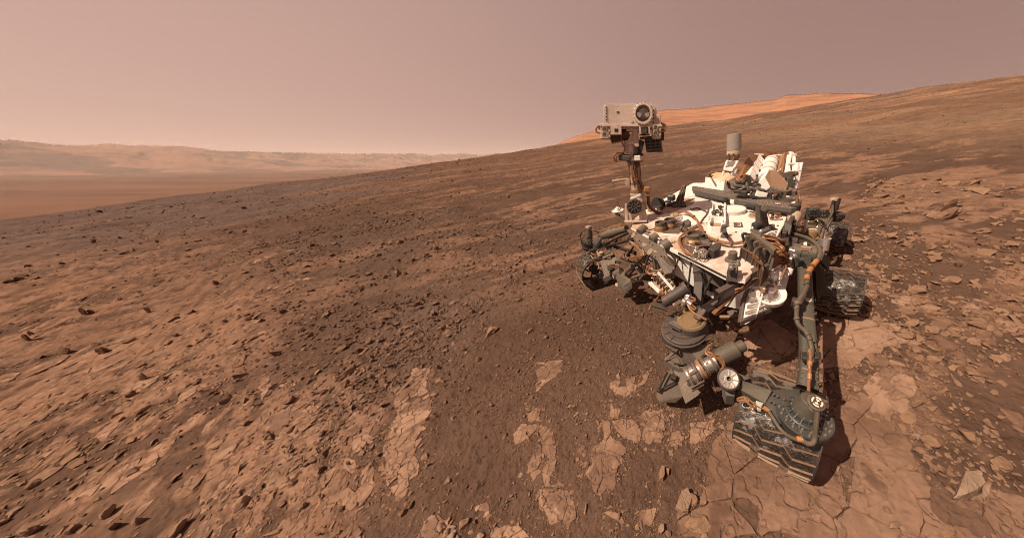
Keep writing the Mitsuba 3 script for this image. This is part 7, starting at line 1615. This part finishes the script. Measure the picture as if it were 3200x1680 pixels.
rock((1.704, 0.901), 0.0600, 0.1000, .050, 'tan_stone', 'tall tan block standing in brown sand near the right edge', seed=12)
rock((1.648, 0.977), 0.0807, 0.0526, .035, 'tan_stone', 'square tan block above the ochre block', seed=13, yaw=-.2)
rock((1.724, 0.774), 0.0916, 0.0610, .05, 'tan_stone', 'rough tan boulder at the right edge beside the large grey slab', seed=14, rough=.35)
rock((1.999, 1.370), 0.0910, 0.0650, .065, 'tan_stone', 'jagged tan rock with dark hollows right of the front wheel', seed=15, rough=.4)
rock((2.091, 1.334), 0.1274, 0.0382, .035, 'brown_stone', 'low broken ridge of brown rock right of the jagged tan rock', seed=16, yaw=-.25, rough=.4)
rock((2.544, 1.621), 0.1546, 0.0676, .060, 'tan_stone', 'long tan block casting a shadow to its left, far right', seed=17, yaw=-.3)
rock((2.193, 2.158), 0.0817, 0.0726, .085, 'brown_stone', 'rounded brown lump beside the middle wheel', seed=18)
rock((2.129, 2.046), 0.0581, 0.0523, .060, 'brown_stone', 'smaller brown lump just below the rounded one beside the middle wheel', seed=19)
rock((2.376, 2.097), 0.0589, 0.0472, .055, 'brown_stone', 'middle and largest stone of the little row in the sand', seed=20)
rock((2.341, 2.113), 0.0386, 0.0326, .035, 'brown_stone', 'left stone of the little row in the sand', seed=21)
rock((2.406, 2.076), 0.0380, 0.0322, .035, 'brown_stone', 'right stone of the little row in the sand', seed=22)
rock((2.439, 1.914), 0.0494, 0.0274, .035, 'tan_stone', 'small pale chip alone on the sand right of the middle wheel', seed=23)
rock((4.223, 3.553), 0.3475, 0.1158, .21, 'brown_stone', 'dark layered rock fin standing up out of flat ledges, far right', seed=24, layers=4.5, tilt=(.30, 0), yaw=.1, rough=.3)
rock((4.474, 3.760), 0.2148, 0.0654, .20, 'dark_stone', 'pointed dark peak behind the layered rock fin', seed=25, layers=4, tilt=(.5, 0), rough=.3)
rock((4.141, 3.017), 0.2709, 0.0619, .08, 'tan_stone', 'long thin ledge of tan rock right of the layered fin', seed=26, layers=3, rough=.3)
rock((3.986, 3.869), 0.1541, 0.0578, .07, 'brown_stone', 'low dark-edged ledge left of the layered fin', seed=27, layers=2)
rock((3.188, 2.605), 0.0901, 0.0485, .08, 'dark_stone', 'dark pitted stone on the rippled sand', seed=28, rough=.4)
rock((3.147, 2.355), 0.0702, 0.0447, .07, 'dark_stone', 'dark knobbly stone at the edge of the rippled sand', seed=29, rough=.4)
rock((3.001, 2.457), 0.0596, 0.0431, .05, 'tan_stone', 'pale knob between the two dark pitted stones', seed=30)
rock((3.647, 2.379), 0.0702, 0.0702, .06, 'brown_stone', 'curled brown stone at the far right edge', seed=31)
rock((6.154, 9.479), 0.1631, 0.0870, .10, 'brown_stone', 'small brick-shaped stone alone on the slope right of the power source', seed=32, rough=.1, sub=2)
rock((4.953, 5.606), 0.0935, 0.0467, .05, 'violet_stone', 'little bluish stone alone on the slope behind the rear wheel', seed=33, sub=2)
# in front of the vehicle and along the bottom
slab([(0.112, 0.849), (0.128, 0.848), (0.128, 0.809), (0.117, 0.794), (0.101, 0.797), (0.097, 0.825)], .03, 'tan_stone', 'upright leaf-shaped pale flake on the gravel below the arm', .12, 35, key='flake', category='flake')
slab([(0.138, 0.845), (0.154, 0.838), (0.148, 0.814), (0.139, 0.822)], .02, 'tan_stone', 'narrow pale flake just right of the leaf-shaped one', .1, 36, key='flake', category='flake')
slab([(0.200, 0.740), (0.233, 0.749), (0.249, 0.714), (0.222, 0.664), (0.191, 0.670), (0.166, 0.685), (0.189, 0.704)], .035, 'grey_stone', 'broad lobed grey-brown plate lying by a dark hollow at the bottom', .08, 37, key='plate', category='plate')
slab([(0.245, 0.728), (0.270, 0.713), (0.271, 0.689), (0.240, 0.681)], .035, 'tan_stone', 'ragged plate with black undercut right of the lobed plate', .1, 38, key='plate', category='plate')
slab([(0.282, 0.700), (0.312, 0.696), (0.308, 0.683), (0.279, 0.684)], .03, 'tan_stone', 'small ragged plate at the end of the undercut row', .1, 39, key='plate', category='plate')
rock((0.271, 0.617), 0.1370, 0.0885, .06, 'tan_stone', 'cracked dome of tan rock with a black cleft at the bottom edge', seed=40, sink=.45, rough=.3)
rock((0.098, 0.618), 0.0374, 0.0345, .03, 'grey_stone', 'grey stone with black shadow in the dark sand at the bottom', seed=41)
rock((0.125, 0.604), 0.0284, 0.0256, .02, 'violet_stone', 'smaller grey stone below the one in dark sand', seed=42)
rock((0.279, 0.586), 0.0362, 0.0223, .03, 'grey_stone', 'white-crusted stone on the bottom edge under the cracked dome', seed=43)
rock((-0.264, 0.700), 0.0139, 0.0464, .02, 'tan_stone', 'thin upright sliver of tan rock beside bare sand', seed=44)
rock((-0.099, 0.669), 0.0150, 0.0301, .018, 'violet_stone', 'dark oval pebble lying on tan bedrock', seed=45)
rock((-1.204, 0.760), 0.0465, 0.0431, .032, 'brown_stone', 'knobbly brown rock at the head of the sand tongue', seed=46, rough=.4)
rock((-1.207, 0.730), 0.0423, 0.0325, .030, 'brown_stone', 'round knobbly rock just below the first knobbly one', seed=47, rough=.4)
rock((-0.854, 0.677), 0.0465, 0.0589, .035, 'tan_stone', 'triangular tan rock with shadow on its right, bottom centre', seed=48, yaw=.6)
for k, (c, w) in enumerate((((-0.956, 0.666), 0.0463), ((-0.921, 0.651), 0.0366), ((-0.970, 0.644), 0.0395), ((-0.886, 0.636), 0.0332), ((-0.802, 0.646), 0.0242), ((-0.747, 0.631), 0.0388), ((-0.855, 0.631), 0.0270))):
    rock(c, w, w * .8, w * .6, 'grey_stone', 'pale grey stone of the heap at the bottom left of centre', seed=50 + k, group='pale grey stones heaped at the bottom edge', rough=.35, sub=2)
rock((-1.847, 0.684), 0.0997, 0.0257, .022, 'tan_stone', 'long pale shard lying flat on sand at the bottom edge', seed=60, yaw=.3)
rock((-2.002, 0.888), 0.0442, 0.0478, .034, 'tan_stone', 'tan block with a shadow thrown to its right, beside the sand strip', seed=61)
rock((-1.946, 0.797), 0.0417, 0.0313, .030, 'brown_stone', 'dark-faced stone on the left bank of the sand strip', seed=62)
rock((-1.797, 0.785), 0.0343, 0.0309, .032, 'brown_stone', 'dark-faced stone with a white speck, right of the sand strip', seed=63)
rock((-1.889, 0.950), 0.0323, 0.0457, .035, 'dark_stone', 'almost black upright stone between pale bedrock patches', seed=64)
rock((-2.536, 1.170), 0.0479, 0.0610, .035, 'brown_stone', 'dark pointed rock at the left foot of a bedrock patch', seed=65, yaw=.7)
rock((-2.762, 1.471), 0.0907, 0.0605, .060, 'tan_stone', 'sharp-edged tan block with black shadow below its right side', seed=66, yaw=.4, rough=.12)
rock((-2.513, 1.678), 0.0547, 0.1422, .06, 'tan_stone', 'long orange-tan rock lying across layered brown ledges', seed=67, yaw=-.1)
rock((-2.679, 1.959), 0.0397, 0.0732, .05, 'dark_stone', 'dark finger-like rock above the layered ledges', seed=68, yaw=-.3)
rock((-1.379, 1.727), 0.0437, 0.0492, .05, 'brown_stone', 'single knobbly stone at the edge of the dark gravel', seed=69, rough=.35)
rock((-1.433, 2.063), 0.1241, 0.1427, .05, 'tan_stone', 'crusty round lump of pale rock with a dark rim', seed=70, rough=.4)
for k, (c, w) in enumerate((((-3.851, 2.704), 0.0943), ((-3.830, 2.744), 0.0715), ((-3.854, 2.812), 0.0810), ((-2.941, 2.104), 0.0838), ((-2.715, 2.087), 0.0766), ((-2.644, 2.341), 0.0694), ((-2.189, 2.050), 0.0688), ((-2.048, 1.944), 0.0480))):
    rock(c, w, w * .8, w * .62, 'dark_stone' if k % 2 else 'brown_stone', 'dark knotted clod in the rubble left of the gravel', seed=80 + k, group='dark knotted clods in the rubble', rough=.42, sub=2)
# the left slope
rock((-6.015, 2.298), 0.1509, 0.0647, .11, 'dark_stone', 'black-shadowed oval rock alone on the left slope, largest of the dark ones', seed=90, yaw=-.4, layers=2)
rock((-6.663, 2.388), 0.1341, 0.0521, .11, 'dark_stone', 'dark ragged rock left of the large oval one', seed=91, layers=2)
rock((-7.985, 2.738), 0.0919, 0.0418, .15, 'dark_stone', 'dark pyramid-shaped rock near the left edge', seed=92)
rock((-8.235, 2.868), 0.0866, 0.0390, .12, 'dark_stone', 'dark rock touching the top of the pyramid-shaped one', seed=93)
rock((-8.343, 3.300), 0.0962, 0.0433, .17, 'dark_stone', 'dark upright rock, left one of a pair on the slope', seed=94)
rock((-8.319, 3.334), 0.0873, 0.0388, .12, 'dark_stone', 'dark low rock, right one of a pair on the slope', seed=95)
rock((-8.538, 3.694), 0.1156, 0.0473, .12, 'brown_stone', 'dark-topped rock higher up the left slope', seed=96)
rock((-7.143, 3.203), 0.0743, 0.0372, .14, 'dark_stone', 'small dark tooth of rock right of the pair', seed=97)
rock((-4.698, 1.844), 0.1090, 0.0484, .10, 'tan_stone', 'cracked tan block with square edges in a broken ledge', seed=98, rough=.12)
rock((-4.447, 1.649), 0.0392, 0.0616, .07, 'brown_stone', 'thin tilted slab below the cracked block', seed=99, yaw=.5)
rock((-4.711, 1.687), 0.0685, 0.0257, .06, 'dark_stone', 'dark notch-shaped rock beside the sand chute', seed=100)
rock((-2.963, 0.803), 0.0359, 0.0826, .06, 'tan_stone', 'long upright tan rock with deep shadow at the lower left', seed=101, yaw=.5)
rock((-2.703, 0.758), 0.0520, 0.0347, .05, 'brown_stone', 'dark rounded rock right of the long upright one', seed=102)
rock((-2.795, 0.739), 0.0412, 0.0309, .06, 'dark_stone', 'shadowed stone between the two lower left rocks', seed=103)
rock((-2.401, 0.723), 0.0369, 0.0839, .06, 'tan_stone', 'leaning tan slab with a black right side on the bottom edge', seed=104, yaw=.4)
rock((-3.333, 0.749), 0.0982, 0.0456, .06, 'tan_stone', 'broad tan boulder in the bottom left corner', seed=105)
rock((-2.183, 0.814), 0.0460, 0.0884, .05, 'tan_stone', 'bulging tan rock with a crumbling dark right side', seed=106, yaw=.2, rough=.35)
rock((-3.046, 0.737), 0.0691, 0.0414, .06, 'brown_stone', 'brown lump right of the corner boulder', seed=107)
for k, (c, w) in enumerate((((-13.722, 5.044), 0.2380), ((-13.691, 5.116), 0.2124), ((-13.933, 5.295), 0.1895), ((-13.356, 4.942), 0.1237))):
    rock(c, w, w * .45, w * .55, 'dark_stone', 'dark jagged rock of the cluster at the left edge', seed=110 + k, group='jagged rocks clustered at the left edge', rough=.4)
rock((-14.271, 6.861), 0.4152, 0.0722, .13, 'brown_stone', 'long dark ledge low on the left horizon slope', seed=120, layers=2.5, yaw=-.5, rough=.35)
rock((-15.587, 7.679), 0.4996, 0.0799, .12, 'brown_stone', 'second long ledge just above the first on the left slope', seed=121, layers=2.5, yaw=-.5, rough=.35)
rock((-13.242, 6.744), 0.3892, 0.0531, .08, 'tan_stone', 'thin bar-shaped ledge right of the two long ones', seed=122, layers=2, yaw=-.4)
rock((-14.843, 7.590), 0.1577, 0.0591, .15, 'dark_stone', 'dark knob above the bar-shaped ledge', seed=123)
rock((-12.660, 7.082), 0.2573, 0.0735, .10, 'brown_stone', 'flat dark stone alone on smooth ground, upper left', seed=124)
rock((-10.688, 5.691), 0.1663, 0.0605, .09, 'tan_stone', 'light wedge-shaped stone below the flat dark one', seed=125)
rock((-19.665, 12.887), 0.2548, 0.1274, .25, 'dark_stone', 'dark boulder near the ridge crest', seed=126)
rock((-18.835, 8.519), 0.1994, 0.0886, .18, 'dark_stone', 'dark boulder on the violet slope', seed=127)
rock((-14.386, 5.940), 0.1203, 0.0561, .14, 'dark_stone', 'dark boulder at the edge of the violet slope', seed=128)
rock((-7.034, 3.834), 0.0853, 0.0427, .12, 'dark_stone', 'dark stone beside a pale bedrock spot on the left slope', seed=129)
rock((-3.727, 4.466), 0.1055, 0.0527, .13, 'brown_stone', 'brown stone above a smooth sand patch, centre left', seed=130, rough=.35)
rock((-2.589, 3.716), 0.0597, 0.0299, .10, 'dark_stone', 'dark end stone of a short low ridge, centre', seed=131)
rock((-2.716, 3.690), 0.1289, 0.0297, .06, 'brown_stone', 'short low ridge stone, centre', seed=132, layers=2)
rock((-4.174, 8.376), 0.1120, 0.0509, .18, 'tan_stone', 'pale stone near a pale bedrock patch behind the mast', seed=133, sub=2)
rock((-3.760, 3.646), 0.1290, 0.0694, .12, 'brown_stone', 'blocky brown rock, left of two below the sand patch', seed=134, rough=.3)
rock((-3.619, 3.619), 0.0886, 0.0591, .12, 'tan_stone', 'blocky tan rock, right of two below the sand patch', seed=135, rough=.3)
g5 = np.random.default_rng(61)


def many(n, place, keep, size, kinds, group, flat=.6, grain=None):
    """Stones one can count but not tell apart beyond their colour: an object each; those of one colour share a label."""
    xy = place(g5, n * 12)
    xy = xy[g5.uniform(0, 1, len(xy)) < keep(xy[:, 0], xy[:, 1])][:n]
    for k, p in enumerate(xy):
        w = size * (.35 + min(float(np.hypot(*p)), 7)) * g5.uniform(.7, 1.8)
        yaw = g5.uniform(0, 3) if grain is None else math.radians(90 - grain) + g5.normal(0, .25)
        material, label = kinds[k % len(kinds)]
        rock(p, w, w * g5.uniform(.45, .9), w * flat * g5.uniform(.6, 1.2), material, label, seed=200 + k, yaw=yaw, group=group + (', ' + material.replace('_', ' ') if len(kinds) > 1 else ''), rough=.32, sub=2, sink=.3)


many(48, fan(-78, -50, 1.6, 7), lambda x, y: inside(x, y, R_FLAKY, .25), .012, (('tan_stone', 'tan stone among the thin flakes of the left slope'), ('brown_stone', 'brown stone among the thin tan flakes of the left slope')), 'stones on the flaky left slope', .42, grain=-45)
many(54, fan(-62, -28, 2.2, 9), lambda x, y: inside(x, y, R_RUBBLE, .5), .011, (('dark_stone', 'blackish stone lying in the rubble field left of the rover'), ('brown_stone', 'brown stone lying in the dark rubble field left of the rover'), ('violet_stone', 'violet-grey stone lying in the rubble field left of the rover')), 'stones in the rubble field', .6)
many(54, fan(44, 70, .95, 3.2), lambda x, y: inside(x, y, R_RIGHT, .1), .016, (('tan_stone', 'loose tan stone on the dusty ground right of the rover'), ('brown_stone', 'loose brown stone on the dusty ground right of the rover')), 'loose stones right of the rover', .5)
